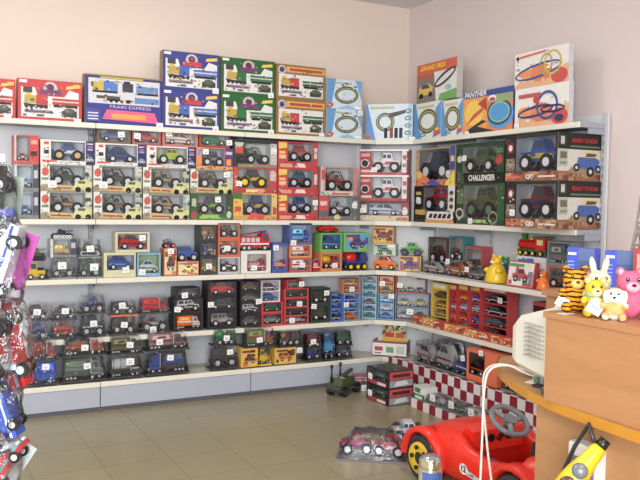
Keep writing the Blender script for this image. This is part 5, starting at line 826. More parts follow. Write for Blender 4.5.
('small_car_box', 'pic', [-0.268, -0.574, 0.4409], -1.5708, 0.122, 0.058, 0.05, 'red small car box along the right shelf front, first from the corner', 'toy box', 'small red and yellow car boxes along the shelf front', {'col': rgb(206,50,36), 'pic': rgb(190,40,34), 'acc': [YELLOW, RED, rgb(240,220,190)]}),
('small_car_box', 'pic', [-0.268, -0.703, 0.4409], -1.5708, 0.129, 0.057, 0.05, 'yellow small car box along the right shelf front, second from the corner', 'toy box', 'small red and yellow car boxes along the shelf front', {'col': rgb(226,186,50), 'pic': rgb(226,120,50), 'acc': [YELLOW, RED, rgb(240,220,190)]}),
('small_car_box', 'pic', [-0.268, -0.834, 0.4409], -1.5708, 0.124, 0.056, 0.05, 'red small car box along the right shelf front, third from the corner', 'toy box', 'small red and yellow car boxes along the shelf front', {'col': rgb(206,44,34), 'pic': rgb(190,40,34), 'acc': [YELLOW, RED, rgb(240,220,190)]}),
('small_car_box', 'pic', [-0.268, -0.958, 0.4409], -1.5708, 0.119, 0.055, 0.05, 'red small car box along the right shelf front, fourth from the corner', 'toy box', 'small red and yellow car boxes along the shelf front', {'col': rgb(214,60,36), 'pic': rgb(226,120,50), 'acc': [YELLOW, RED, rgb(240,220,190)]}),
('small_car_box', 'pic', [-0.268, -1.078, 0.4409], -1.5708, 0.114, 0.053, 0.05, 'yellow small car box along the right shelf front, fifth from the corner', 'toy box', 'small red and yellow car boxes along the shelf front', {'col': rgb(226,180,50), 'pic': rgb(190,40,34), 'acc': [YELLOW, RED, rgb(240,220,190)]}),
('small_car_box', 'pic', [-0.268, -1.199, 0.4409], -1.5708, 0.119, 0.052, 0.05, 'red small car box along the right shelf front, sixth from the corner', 'toy box', 'small red and yellow car boxes along the shelf front', {'col': rgb(210,44,30), 'pic': rgb(226,120,50), 'acc': [YELLOW, RED, rgb(240,220,190)]}),
('small_car_box', 'pic', [-0.268, -1.32, 0.4409], -1.5708, 0.114, 0.051, 0.05, 'red small car box along the right shelf front, third from the near end', 'toy box', 'small red and yellow car boxes along the shelf front', {'col': rgb(214,70,36), 'pic': rgb(190,40,34), 'acc': [YELLOW, RED, rgb(240,220,190)]}),
('small_car_box', 'pic', [-0.268, -1.44, 0.4409], -1.5708, 0.119, 0.05, 0.05, 'red small car box along the right shelf front, second from the near end', 'toy box', 'small red and yellow car boxes along the shelf front', {'col': rgb(206,40,34), 'pic': rgb(226,120,50), 'acc': [YELLOW, RED, rgb(240,220,190)]}),
('small_car_box', 'pic', [-0.268, -1.56, 0.4409], -1.5708, 0.114, 0.049, 0.05, 'red small car box along the right shelf front, nearest the monitor', 'toy box', 'small red and yellow car boxes along the shelf front', {'col': rgb(220,80,40), 'pic': rgb(190,40,34), 'acc': [YELLOW, RED, rgb(240,220,190)]}),
('packaged_toy_lorry', 'blister', [-2.822, -0.35, 0.1846], 0, 0.186, 0.147, 0.13, 'clear packed blue lorry at the left end of the bottom deck', 'toy lorry', 'packed lorries along the bottom deck', {'sub': False, 'base': rgb(70,70,72), 'tag': (0.6, 0.75), 'flip': True, 'v': 'lorry', 'c1': rgb(44,54,140), 'c2': BLUE}),
('packaged_toy_lorry', 'blister', [-2.822, -0.35, 0.3325], 0, 0.186, 0.126, 0.13, 'clear packed red lorry on the blue one, left end of bottom deck', 'toy lorry', 'packed lorries along the bottom deck', {'sub': False, 'base': rgb(70,70,72), 'v': 'lorry', 'c1': rgb(150,50,40), 'c2': rgb(90,40,40)}),
('packaged_toy_lorry', 'blister', [-2.574, -0.35, 0.1846], 0, 0.279, 0.154, 0.13, 'clear packed grey lorry with an orange stripe, second from left on bottom deck', 'toy lorry', 'packed lorries along the bottom deck', {'sub': False, 'base': rgb(70,70,72), 'tag': (0.55, 0.62), 'v': 'lorry', 'c1': rgb(120,124,124), 'c2': rgb(70,90,70)}),
('packaged_toy_lorry', 'blister', [-2.574, -0.35, 0.3392], 0, 0.278, 0.111, 0.13, 'clear packed orange and black lorry on the grey one, bottom deck', 'toy lorry', 'packed lorries along the bottom deck', {'sub': False, 'base': rgb(70,70,72), 'tag': (0.5, 0.5), 'v': 'lorry', 'c1': rgb(180,80,40), 'c2': rgb(60,50,44)}),
('packaged_toy_lorry', 'blister', [-2.316, -0.35, 0.1846], 0, 0.218, 0.145, 0.13, 'clear packed silver tanker lorry on the bottom deck', 'toy lorry', 'packed lorries along the bottom deck', {'sub': False, 'base': rgb(70,70,72), 'tag': (0.6, 0.7), 'ts': 0.05, 'v': 'tanker', 'c1': rgb(60,60,64), 'c2': rgb(196,198,200)}),
('packaged_toy_lorry', 'blister', [-2.318, -0.35, 0.3304], 0, 0.218, 0.113, 0.13, 'clear packed olive lorry on the silver tanker pack', 'toy lorry', 'packed lorries along the bottom deck', {'sub': False, 'base': rgb(70,70,72), 'tag': (0.6, 0.55), 'v': 'lorry', 'c1': rgb(60,66,50), 'c2': OLIVE}),
('packaged_toy_lorry', 'blister', [-2.048, -0.35, 0.1846], 0, 0.289, 0.152, 0.13, 'clear packed bright blue lorry with a grey trailer, bottom deck', 'toy lorry', 'packed lorries along the bottom deck', {'sub': False, 'base': rgb(70,70,72), 'tag': (0.55, 0.7), 'flip': True, 'v': 'lorry', 'c1': rgb(40,80,160), 'c2': rgb(60,64,70)}),
('packaged_toy_lorry', 'blister', [-2.048, -0.35, 0.3373], 0, 0.288, 0.119, 0.13, 'clear packed maroon lorry on the bright blue one', 'toy lorry', 'packed lorries along the bottom deck', {'sub': False, 'base': rgb(70,70,72), 'tag': (0.3, 0.5), 'v': 'lorry', 'c1': rgb(110,70,70), 'c2': rgb(150,120,120)}),
('packaged_toy_lorry', 'blister', [-1.654, -0.35, 0.1846], 0, 0.203, 0.15, 0.13, 'clear packed dark green jeep below a green helmet shaped truck, bottom deck', 'toy lorry', 'packed lorries along the bottom deck', {'sub': False, 'base': rgb(70,70,72), 'tag': (0.65, 0.75), 'v': 'jeep', 'c1': rgb(56,64,50), 'c2': DARK}),
('packaged_toy_lorry', 'blister', [-1.649, -0.35, 0.3361], 0, 0.161, 0.114, 0.13, 'clear packed bright green tipper on the dark jeep, bottom deck', 'toy lorry', 'packed lorries along the bottom deck', {'sub': False, 'base': rgb(70,70,72), 'tag': (0.5, 0.5), 'v': 'dumper', 'c1': rgb(30,110,70), 'c2': GREEN}),
('picture_box', 'pic', [-1.482, -0.35, 0.1846], 0, 0.122, 0.126, 0.13, 'yellow printed box below a brown truck pack, bottom deck', 'toy box', 'packed lorries along the bottom deck', {'sub': False, 'base': rgb(70,70,72), 'col': rgb(226,180,50), 'pic': rgb(220,170,40), 'acc': [rgb(110,60,30), rgb(60,40,30), rgb(200,90,40)]}),
('packaged_toy_lorry', 'blister', [-1.397, -0.35, 0.3112], 0, 0.235, 0.133, 0.13, 'clear packed brown and green truck on the yellow box, bottom deck', 'toy lorry', 'packed lorries along the bottom deck', {'sub': False, 'base': rgb(70,70,72), 'tag': (0.45, 0.4), 'v': 'lorry', 'c1': rgb(150,80,50), 'c2': rgb(90,110,60)}),
('packaged_toy_lorry', 'blister', [-1.363, -0.35, 0.1846], 0, 0.095, 0.117, 0.12, 'clear packed yellow digger beside the yellow printed box', 'toy lorry', 'packed lorries along the bottom deck', {'v': 'dozer', 'c1': YELLOW, 'c2': rgb(190,150,40), 'base': YELLOW, 'sub': False}),
('picture_box', 'pic', [-1.211, -0.35, 0.1846], 0, 0.159, 0.111, 0.13, 'second yellow printed box, to the right, on the bottom deck', 'toy box', 'packed lorries along the bottom deck', {'sub': False, 'base': rgb(70,70,72), 'col': rgb(226,180,50), 'pic': rgb(220,170,40), 'acc': [rgb(110,60,30), rgb(60,40,30), rgb(200,90,40)], 'tag': (1.15, 0.8)}),
('packaged_toy_lorry', 'blister', [-1.166, -0.35, 0.2968], 0, 0.191, 0.112, 0.13, 'clear packed brown tipper on the second yellow box', 'toy lorry', 'packed lorries along the bottom deck', {'sub': False, 'base': rgb(70,70,72), 'v': 'dumper', 'c1': rgb(90,80,60), 'c2': BROWN}),
('packaged_toy_lorry', 'blister', [-0.98, -0.35, 0.1846], 0, 0.125, 0.085, 0.13, 'clear packed navy jeep at the right end of the bottom deck, below a red one', 'toy lorry', 'packed lorries along the bottom deck', {'sub': False, 'base': rgb(70,70,72), 'v': 'jeep', 'c1': rgb(50,60,130), 'c2': NAVY}),
('packaged_toy_lorry', 'blister', [-0.982, -0.35, 0.2706], 0, 0.124, 0.106, 0.13, 'clear packed red jeep on the navy jeep, right end of bottom deck', 'toy lorry', 'packed lorries along the bottom deck', {'sub': False, 'base': rgb(70,70,72), 'tag': (0.4, 0.5), 'v': 'jeep', 'c1': rgb(150,40,50), 'c2': MAROON}),
('packaged_toy_lorry', 'blister', [-0.86, -0.35, 0.1846], 0, 0.095, 0.204, 0.13, 'upright clear pack with a sky blue toy, bottom deck right end', 'toy lorry', 'packed lorries along the bottom deck', {'sub': False, 'base': rgb(70,70,72), 'v': 'jeep', 'c1': rgb(80,150,200), 'c2': SKY}),
('packaged_toy_lorry', 'blister', [-0.735, -0.35, 0.1846], 0, 0.131, 0.087, 0.13, 'clear packed grey jeep at the far right of the bottom deck', 'toy lorry', 'packed lorries along the bottom deck', {'sub': False, 'base': rgb(70,70,72), 'v': 'jeep', 'c1': rgb(90,100,110), 'c2': GREY}),
('packaged_toy_lorry', 'blister', [-0.737, -0.35, 0.2724], 0, 0.131, 0.108, 0.13, 'clear packed green jeep on the grey one at the far right of bottom deck', 'toy lorry', 'packed lorries along the bottom deck', {'sub': False, 'base': rgb(70,70,72), 'v': 'jeep', 'c1': rgb(60,110,80), 'c2': GREEN}),
('packaged_toy_car', 'blister', [-0.34, -0.738, 0.1846], -1.5708, 0.226, 0.155, 0.14, 'clear packed silver and pink racer at the corner end of the chequered stand', 'toy car', 'packed cars on the chequered stand', {'v': 'racer', 'c1': rgb(206,196,200), 'c2': rgb(190,80,110), 'base': rgb(150,146,150), 'sub': False}),
('packaged_toy_car', 'blister', [-0.34, -0.966, 0.1846], -1.5708, 0.198, 0.197, 0.14, 'clear packed white and maroon car, second on the chequered stand', 'toy car', 'packed cars on the chequered stand', {'v': 'racer', 'c1': rgb(206,200,200), 'c2': rgb(130,60,60), 'base': rgb(150,146,150), 'sub': False}),
('packaged_toy_car', 'blister', [-0.18, -0.768, 0.1846], -1.5708, 0.218, 0.156, 0.14, 'clear packed maroon car at the back of the chequered stand', 'toy car', 'packed cars on the chequered stand', {'v': 'racer', 'c1': rgb(150,70,70), 'c2': WHITE, 'base': rgb(150,146,150), 'sub': False}),
('packaged_toy_car', 'blister', [-0.34, -1.154, 0.1846], -1.5708, 0.144, 0.138, 0.14, 'clear packed blue and white car, third on the chequered stand', 'toy car', 'packed cars on the chequered stand', {'v': 'racer', 'c1': rgb(60,80,160), 'c2': WHITE, 'base': rgb(150,146,150), 'sub': False, 'tag': (0.8, 0.9)}),
('boxed_toy_car', 'wbox', [-0.34, -1.388, 0.1846], -1.5708, 0.296, 0.202, 0.16, 'orange box with dark car window on the chequered stand', 'toy box', 'packed cars on the chequered stand', {'st': (rgb(226,100,40), rgb(180,110,70), (0.08, 0.2, 0.6, 0.9)), 'v': 'racer', 'c1': BLACK, 'c2': ORANGE, 'tag': (0.5, 0.95)}),
('boxed_toy_car', 'wbox', [-0.17, -1.304, 0.1846], -1.5708, 0.251, 0.163, 0.14, 'black glossy box behind the orange one on the chequered stand', 'toy box', 'packed cars on the chequered stand', {'st': (rgb(40,40,42), rgb(110,120,116)), 'v': 'sedan', 'c1': DGREEN, 'c2': BLACK}),
('packaged_toy_car', 'blister', [-0.34, -1.629, 0.1846], -1.5708, 0.121, 0.181, 0.14, 'clear packed grey car right of the orange box on the stand', 'toy car', 'packed cars on the chequered stand', {'v': 'jeep', 'c1': rgb(120,120,120), 'c2': GREY, 'base': rgb(150,146,150), 'sub': False}),
('packaged_toy_car', 'blister', [-0.34, -1.784, 0.1846], -1.5708, 0.148, 0.176, 0.14, 'clear packed dark car nearest the desk on the chequered stand', 'toy car', 'packed cars on the chequered stand', {'v': 'jeep', 'c1': rgb(90,84,80), 'c2': MAROON, 'base': rgb(150,146,150), 'sub': False})
]
for _it in ITEMS: build_item(_it)

# ------------------------------------------------------------------ chequered stand on the right hand deck and the floor in front of it
def checker_mat():
    m, nt, b = new_mat('chequered_card'); tc = nt.nodes.new('ShaderNodeTexCoord'); mp = nt.nodes.new('ShaderNodeMapping'); mp.inputs['Location'].default_value = (.003, .013, .0011)
    ck = nt.nodes.new('ShaderNodeTexChecker'); ck.inputs['Scale'].default_value = 1/.066
    ck.inputs['Color1'].default_value = (*lin(rgb(140,34,48)), 1); ck.inputs['Color2'].default_value = (*lin(rgb(226,220,218)), 1)
    nt.links.new(tc.outputs['Object'], mp.inputs[0]); nt.links.new(mp.outputs[0], ck.inputs['Vector']); nt.links.new(ck.outputs['Color'], b.inputs['Base Color']); b.inputs['Roughness'].default_value = .5
    return m
CHK = checker_mat()
t = thing('display_stand', 'red and white chequered two step display stand below the right hand shelves', 'display stand', (-.4, -1.27, 0))
m = MB(); m.box(-.02, -.002, -.82, .83, .045, .2, WHITE); m.build('upper_panel', CHK, t)
m = MB(); m.box(-.245, -.0205, -.86, .2, .03, .045, WHITE); m.build('lower_shelf', solid(rgb(196,190,186), .5), t)
m = MB(); m.box(-.26, -.2455, -.86, .2, 0, .055, WHITE); m.build('lower_panel', CHK, t)
def pack_on(x, y, z, w, h, d, label, v, c1, c2, rz=-PI/2, group=None, base=None, n='packaged_toy_car', tagp=None):
    p = thing(n, label, 'toy car', (x, y, z), rz, group); blister(p, w, h, d, base or rgb(150,146,150), v, c1, c2, SILVER, sub=False)
    if tagp: price_tag(p, w, h, tagp[0], tagp[1], .05, y=-.004)
gl = 'packed cars on the lower step of the chequered stand'
for i, (y, c1, lab) in enumerate([(-1.27, SILVER, 'clear packed silver car on the lower step, next to the green tin'), (-1.46, rgb(110,120,110), 'clear packed grey car on the lower step, second from the green tin'), (-1.65, rgb(206,206,206), 'clear packed white car on the lower step, behind the red ride-on car')]):
    pack_on(-.635, y, .0457, .165, .06, .12, lab, 'racer', c1, WHITE, group=gl, tagp=(.6, .9))
p = thing('toy_tin', 'green and white tin box on the lower step beside two stacked black boxes', 'toy box', (-.63, -1.13, .0457), -PI/2)
carton(p, .12, .09, .1, rgb(220,226,220)); a = Art(.12, .09); a.rect(0,0,1,.46,rgb(40,120,76)); a.rect(.1,.56,.7,.9,rgb(60,130,90)); a.ell(.75,.7,.14,.16,WHITE); a.rect(.15,.12,.8,.34,rgb(200,220,206)); a.build(p)
# corner counter display with a picture header
p = thing('counter_display', 'white display box with a yellow picture header in the corner of the deck', 'display box', (-.375, -.38, .1842), -PI/4)
m = MB(); w, h, d = .255, .105, .15
m.box(-w/2, w/2, 0, d, 0, .006, WHITE); m.box(-w/2, w/2, 0, .005, .006, h, rgb(226,222,214)); m.box(-w/2, w/2, d-.005, d, .006, h, WHITE); m.box(-w/2, -w/2+.005, .005, d-.005, .006, h, rgb(150,40,50)); m.box(w/2-.005, w/2, .005, d-.005, .006, h, rgb(150,40,50)); m.box(-w/2+.005, w/2-.005, .005, d-.005, h*.55, h*.6, MAROON)
m.build('tray', M_CARD, p); a = Art(w, h)
a.rect(0,.86,1,1,rgb(150,40,50)); a.rect(.06,.3,.3,.6,rgb(170,50,60)); a.rect(.4,.2,.62,.6,rgb(110,150,120)); a.rect(.7,.15,.94,.7,rgb(190,190,190)); a.rect(.06,.1,.26,.2,rgb(120,120,120)); a.build(p)
q = MB(); q.box(-.085, .095, d-.012, d-.006, h*.6, .245, YELLOW); q = q.build('header_card', M_CARD, p)
a = Art(.18, .14, -.001); a.rect(0,0,1,.45,rgb(226,190,50)); a.rect(0,.45,1,1,rgb(190,190,160)); a.rect(.1,.1,.5,.36,RED); a.ell(.3,.7,.16,.2,rgb(200,110,70)); a.ell(.66,.72,.17,.22,WHITE); a.ell(.68,.74,.08,.12,NAVY); a.speck(.0,.2,1,.7,[rgb(90,120,60),rgb(120,60,50),rgb(230,210,120),rgb(60,90,60)],14,5,.2); a.poly([(.55,.08),(.95,.1),(.9,.34),(.6,.36)],rgb(206,60,40))
e = a.build(q, 'printed_picture'); e.location = (.005, d-.0125, .1)

# ------------------------------------------------------------------ things standing on the floor
for z, lab in ((0, 'lower of the two black and red toy boxes stacked on the floor'), (.1125, 'upper of the two black and red toy boxes stacked on the floor')):
    p = thing('boxed_toy_truck', lab, 'toy box', (-.805, -.905, z+.0005), -PI/2+.06, 'black and red boxes on the floor')
    w, h, d = .25, .11, .2
    window_box(p, w, h, d, (rgb(40,34,36), rgb(150,156,150), (.08,.3,.92,.92), lambda a, r: (a.rect(.1,.04,.9,.26,rgb(170,40,50)), a.rect(.5,.06,.86,.22,rgb(220,200,200)))), 'jeep', rgb(110,130,110), SILVER, SILVER, 3, sub=False)
    a = Art(d, h); a.rect(.03,.5,.97,.96,rgb(190,44,52)); a.rect(.15,.62,.85,.82,rgb(80,30,34)); a.rect(.03,.05,.97,.46,rgb(150,150,156)); a.poly([(.2,.1),(.8,.16),(.7,.42),(.3,.36)],rgb(210,210,214)); e = a.build(p, 'printed_end'); e.location = (w/2, d/2, 0); e.rotation_euler = (0, 0, PI/2)
    a = Art(w, d); a.rect(.04,.04,.96,.96,rgb(60,62,56)); a.speck(.05,.05,.95,.95,[rgb(110,120,90),rgb(150,150,130),rgb(80,90,60)],14,int(z*90)+2,.2); e = a.build(p, 'printed_top'); e.location = (0, 0, h); e.rotation_euler = (-PI/2, 0, 0)
    price_tag(p, w, h, .2, .45, .045)
p = thing('toy_missile_truck', 'dark green military toy truck with two upright antennas on the floor', 'toy vehicle', (-.885, -.6, 0), .5)
b, wh = veh('pickup', .27, .13, .12, rgb(70,78,56), rgb(50,56,44), DARK)
b.prism([(-.1,.06),(.02,.06),(.03,.11),(-.1,.12)], -.05, .05, rgb(82,86,60)); b.tube([(-.08,0,.11),(.1,0,.15)], .014, rgb(64,70,50), 8)
b = b.build('truck_body', M_PLAST, p)
for x, y, z, r, ww in wh: mm = MB(); wheel(mm, 0, 0, 0, r, ww, rgb(60,60,54)); e = mm.build('wheel', M_PLAST, b); e.location = (x, y, z)
for x in (-.11, .0): mm = MB(); mm.tube([(x, .03, .09), (x, .03, .2)], [.009, .006], BLACK, 8); mm.cyl((x, .03, .2), .011, .02, BLACK, 'z', 8); mm.build('antenna', M_PLAST, b)
p = thing('picture_box', 'small pink and maroon toy box with a white tag, behind the military toy truck', 'toy box', (-.72, -.585, 0), -.3)
w, h, d = .12, .1, .1; picture_box(p, w, h, d, rgb(150,90,100), rgb(206,170,176), [rgb(130,50,60),WHITE,rgb(90,80,90)], 4); price_tag(p, w, h, .6, .2, .05)

def floor_pack(loc, rz, w, d, h, label, cars):
    p = thing('packaged_toy_truck', label, 'toy truck', loc, rz, 'clear packed monster trucks on the floor')
    m = MB(); m.box(-w/2, w/2, -d/2, d/2, 0, .012, rgb(120,110,112)); m.build('card_base', M_CARD, p)
    for x, y, L, c1, c2, a in cars: add_vehicle(p, 'monster', L, L*.62, L*.6, c1, c2, rgb(226,226,230), (x, y, .0125), rz=a, name='toy_truck')
    m = MB(); n = 9
    def hh(i, j):
        u, v = i/n, j/n; e = min(u, 1-u, v, 1-v); return .014+(h-.014)*min(1, e*5)+.006*math.sin(i*2.1+j*1.7)
    vs = [(-w*.485+w*.97*i/n, -d*.485+d*.97*j/n, hh(i, j)) for j in range(n+1) for i in range(n+1)]
    m.mesh(vs, [(j*(n+1)+i, j*(n+1)+i+1, (j+1)*(n+1)+i+1, (j+1)*(n+1)+i) for j in range(n) for i in range(n)], WHITE, True)
    m.build('clear_cover', M_BLISTER, p)
floor_pack((-1.41, -1.83, 0), -.62, .36, .24, .13, 'large clear pack with two red and purple monster trucks on the floor', [(-.085, .0, .165, rgb(150,40,60), PURPLE, .15), (.09, -.01, .165, rgb(170,60,60), SILVER, -.1)])
floor_pack((-1.12, -1.72, 0), -.55, .26, .2, .1, 'smaller clear pack with a white and purple truck, behind the red car', [(-.0, 0, .18, rgb(206,206,214), PURPLE, .1)])

# ------------------------------------------------------------------ red ride-on car, nose towards -x
def ride_on():
    t = thing('ride_on_car', 'large red ride-on toy racing car with grey steering wheel on the floor', 'ride-on car', (RC[0], RC[1], 0), RC[2])
    CR = rgb(226,48,34); L = RC[3]
    m = MB(); N = 20
    # cross sections along the length: x, half width, base z, shoulder z, crown z
    secs = [(-.52,.10,.10,.15,.17),(-.49,.17,.075,.185,.205),(-.42,.20,.07,.215,.245),(-.33,.215,.07,.245,.275),(-.2,.22,.07,.262,.30),(-.09,.222,.07,.275,.31)]
    def ring(x, hw, z0, z1, z2):
        pts = [(-hw*.9,z0),(-hw,z0+.03),(-hw*1.0,z1-.05),(-hw*.93,z1-.01),(-hw*.74,z1+(z2-z1)*.55),(-hw*.35,z2),(0,z2+.004)]
        full = pts+[(-y, z) for y, z in reversed(pts[:-1])]
        return [(x*L, y, z) for y, z in full]
    m.loft([ring(*s) for s in secs], CR)
    # cockpit tub: two side walls, floor and tail
    def wall(sg):
        rows = []
        for x, hw, zt in [(-.09,.222,.285),(.0,.222,.235),(.12,.222,.215),(.24,.224,.235),(.34,.222,.265)]:
            rows.append([(x*L, sg*hw*.9, .07), (x*L, sg*hw, .10), (x*L, sg*hw, zt-.03), (x*L, sg*(hw-.015), zt), (x*L, sg*(hw-.05), zt), (x*L, sg*(hw-.06), zt-.03), (x*L, sg*(hw-.06), .08)])
        if sg > 0: rows = [r[::-1] for r in rows]
        m.loft(rows, CR)
    wall(-1); wall(1)
    m.loft([ring(*s) for s in [(.34,.222,.07,.265,.295),(.42,.215,.075,.27,.31),(.49,.19,.09,.255,.28),(.52,.14,.11,.22,.24)]], CR)
    m.box(-.1*L, .36*L, -.17, .17, .07, .085, DARK)
    # wing-like fenders over the wheels
    for x in (-.32, .34):
        for s in (-1, 1):
            rows = []
            for k in range(9):
                a = PI*(k/8); r0, r1 = .135, .158
                rows.append([(x*L+r*math.cos(a), s*yy, .105+r*math.sin(a)) for r, yy in ((r0,.17),(r1,.175),(r1,.248),(r0,.258))])
            if s > 0: rows = [r[::-1] for r in rows]
            m.loft(rows, CR)
    body = m.build('car_body', solid(CR, .28, 0, .5, .04, 8, 'red_plastic'), t)
    for x in (-.32, .34):
        for s in (-1, 1):
            m = MB(); m.lathe([(.05,-.045),(.095,-.05),(.115,-.035),(.118,0),(.115,.035),(.095,.05),(.05,.045)], (0,0,0), rgb(24,24,26), 24, 'y'); m.cyl((0,0,0), .05, .06, BLACK, 'y', 14)
            for k in range(26):
                a = 2*PI*k/26; m.box(.0,.0,0,0,0,0,BLACK) if False else None
            w = m.build('wheel', M_PLAST, t); w.location = (x*L, s*.205, .118)
            m = MB(); m.lathe([(.001,.0),(.03,.006),(.05,.0),(.072,.012),(.078,-.004)], (0,0,0), [rgb(40,40,40),rgb(226,190,50),rgb(226,190,50),rgb(206,170,40)], 18, 'y')
            for k in range(5):
                a = 2*PI*k/5; m.cyl((.05*math.cos(a), .008, .05*math.sin(a)), .011, .01, BLACK, 'y', 8)
            h = m.build('hub_cap', M_PLAST, w); h.location = (0, s*.046, 0); h.rotation_euler = (0, 0, 0 if s > 0 else PI)
    # dashboard, steering wheel, seat, mirror, lights
    m = MB(); m.prism([(-.115*L,.25),(-.04*L,.2),(-.05*L,.29),(-.1*L,.315)], -.15, .15, CR)
    for y in (-.09, -.045, .06): m.cyl((-.043*L, y, .255), .018, .012, BLACK, 'x', 12)
    m.build('dashboard', M_PLAST, t)
    sw = thing('x', 'x', 'x'); 
    for k in list(sw.keys()): del sw[k]
    sw.name = 'steering_wheel'; sw.parent = t; sw.location = (.03*L, 0, .345); sw.rotation_euler = (0, -1.0+PI/2-.0, 0)
    m = MB(); m.torus((0,0,0), .085, .013, rgb(120,122,126)); 
    for a in (PI/2, PI*1.17, PI*1.83): m.tube([(0,0,0),(.08*math.cos(a),.08*math.sin(a),0)], .013, rgb(130,132,136), 8)
    m.cyl((0,0,0), .03, .03, rgb(110,112,116), 'z', 14); m.build('rim', M_PLAST, sw)
    m = MB(); m.tube([(0,0,-.01),(0,0,-.12)], .012, DARK, 8); m.build('column', M_PLAST, sw)
    m = MB(); m.box(.1*L,.32*L,-.14,.14,.09,.13,BLACK,.02); m.prism([(.27*L,.12),(.34*L,.12),(.38*L,.33),(.33*L,.34)], -.13, .13, BLACK); m.build('seat', M_PLAST, t)
    for s in (-1, 1):
        m = MB(); m.ell((-.475*L, s*.12, .2), (.022,.032,.018), rgb(236,232,214), 10, 6); m.build('headlamp', M_PLAST, t)
    m = MB(); m.ell((.06*L, -.12, .17), (.035,.03,.03), rgb(50,80,170), 10, 7); m.build('blue_knob', M_PLAST, t)
    # decal: number twelve roundel and a chequered stripe on the near flank
    a = Art(.2, .07, -.2236); a.poly([(.2,.3),(.98,.08),(.98,.3),(.3,.62)],rgb(196,196,196)); a.rect(.36,.34,.5,.46,rgb(120,120,120)); a.poly([(.6,.18),(.95,.08),(.95,.16),(.6,.27)],rgb(120,40,40)); a.ell(.16,.6,.14,.34,WHITE)
    e = a.build(t, 'decal'); e.location = (.06*L, 0, .105)
    lettering('12', t, .06*L-.068, .147, .038, BLACK, y=-.2262, bold=.001)
    a = Art(.045, .03, -.2236); a.poly([(0,.1),(1,0),(.9,.9),(.1,1)],rgb(150,150,60)); e = a.build(t, 'sticker'); e.location = (.2*L, 0, .16)
RC = (-1.165, -2.555, -PI/2+.03, .92)
ride_on()
# shiny wrapped drinks bottle in front of the car
p = thing('foil_balloon_pack', 'silver and gold foil cylinder with a blue label in front of the ride-on car', 'foil pack', (-1.53, -2.5, 0))
m = MB(); pr = [(.04,0),(.052,.01),(.05,.05),(.053,.1),(.052,.16),(.05,.2),(.03,.215),(.001,.218)]
m.lathe(pr, (0,0,0), [SILVER,SILVER,rgb(226,220,200),WHITE,rgb(200,190,150),SILVER,SILVER], 22); m.build('foil_body', M_FOIL, p)
m = MB(); vs = []
for k in range(9):
    for z in (.1, .15):
        aa = -2.9+.21*k; vs.append((.0545*math.cos(aa), .0545*math.sin(aa), z))
m.mesh(vs, [(2*k, 2*k+2, 2*k+3, 2*k+1) for k in range(8)], rgb(60,100,180), True); m.build('label_band', M_CARD, p)

# ------------------------------------------------------------------ counter, desk and what stands on them
WOOD = wood_mat('counter_wood', rgb(184,134,90), rgb(152,104,66)); WOOD2 = wood_mat('desk_wood', rgb(186,140,96), rgb(160,112,72))
t = thing('shop_counter', 'wooden shop counter with raised front panel above a curved worktop', 'counter', (-1.9, -3.6, 0))
O = Vector((-1.9, -3.6, 0))
def part(m, name, mat, par=None):
    m.v = [tuple(Vector(p)-O) for p in m.v]; return m.build(name, mat, par or t)
edge = [(-1.6,-3.02),(-1.66,-3.07),(-1.72,-3.135),(-1.775,-3.22),(-1.835,-3.34),(-1.885,-3.47),(-1.915,-3.6),(-1.93,-3.72),(-1.945,-3.95),(-1.95,-4.9)]
poly = edge+[(-1.2,-4.9),(-1.2,-3.3),(-1.3,-3.02)]
n = len(poly); m = MB(); vs = [(x,y,.72) for x,y in poly]+[(x,y,.745) for x,y in poly]
m.mesh(vs, [tuple(range(n)), tuple(range(2*n-1, n-1, -1))]+[(i, n+i, n+(i+1) % n, (i+1) % n) for i in range(n)], TAN); wt = part(m, 'worktop', WOOD2)
m = MB(); k = len(edge); vs = [(x-.003,y+.001,z) for z in (.718,.747) for x,y in edge]
m.mesh(vs, [(i, i+1, k+i+1, k+i) for i in range(k-1)], rgb(200,140,50)); part(m, 'edge_band', solid(rgb(196,136,46), .35), wt)
m = MB(); m.box(-1.925,-1.905,-4.9,-3.577,.7455,.985,TAN); part(m, 'front_panel', WOOD)
m = MB(); m.box(-1.93,-1.55,-4.9,-3.57,.9855,1.002,TAN); part(m, 'counter_top', WOOD)
m = MB(); m.box(-1.905,-1.57,-3.595,-3.577,.7455,.985,TAN); part(m, 'side_panel', WOOD)
m = MB(); m.box(-1.83,-1.81,-3.675,-3.45,0,.7195,TAN); part(m, 'leg_panel', WOOD2)
m = MB(); m.box(-1.87,-1.85,-4.9,-3.715,0,.7195,TAN); part(m, 'pedestal_panel', WOOD2)
m = MB(); m.box(-1.8095,-1.3,-3.47,-3.45,0,.7195,TAN); part(m, 'leg_panel', WOOD2)
m = MB(); m.box(-1.8095,-1.3,-3.675,-3.657,0,.7195,TAN); part(m, 'leg_panel', WOOD2)
m = MB(); m.box(-1.8495,-1.3,-3.733,-3.715,0,.7195,TAN); part(m, 'pedestal_panel', WOOD2)

t = thing('back_counter', 'lower wooden cabinet behind the monitor carrying the blue boxes', 'cabinet', (-1.49, -3.36, 0)); O = Vector((-1.49, -3.36, 0))
m = MB(); m.box(-1.49,-1.2,-3.66,-3.1,.98,1.002,TAN); part(m, 'cabinet_top', WOOD)
m = MB(); m.box(-1.475,-1.215,-3.65,-3.11,.7465,.9795,TAN); part(m, 'cabinet_body', WOOD2)
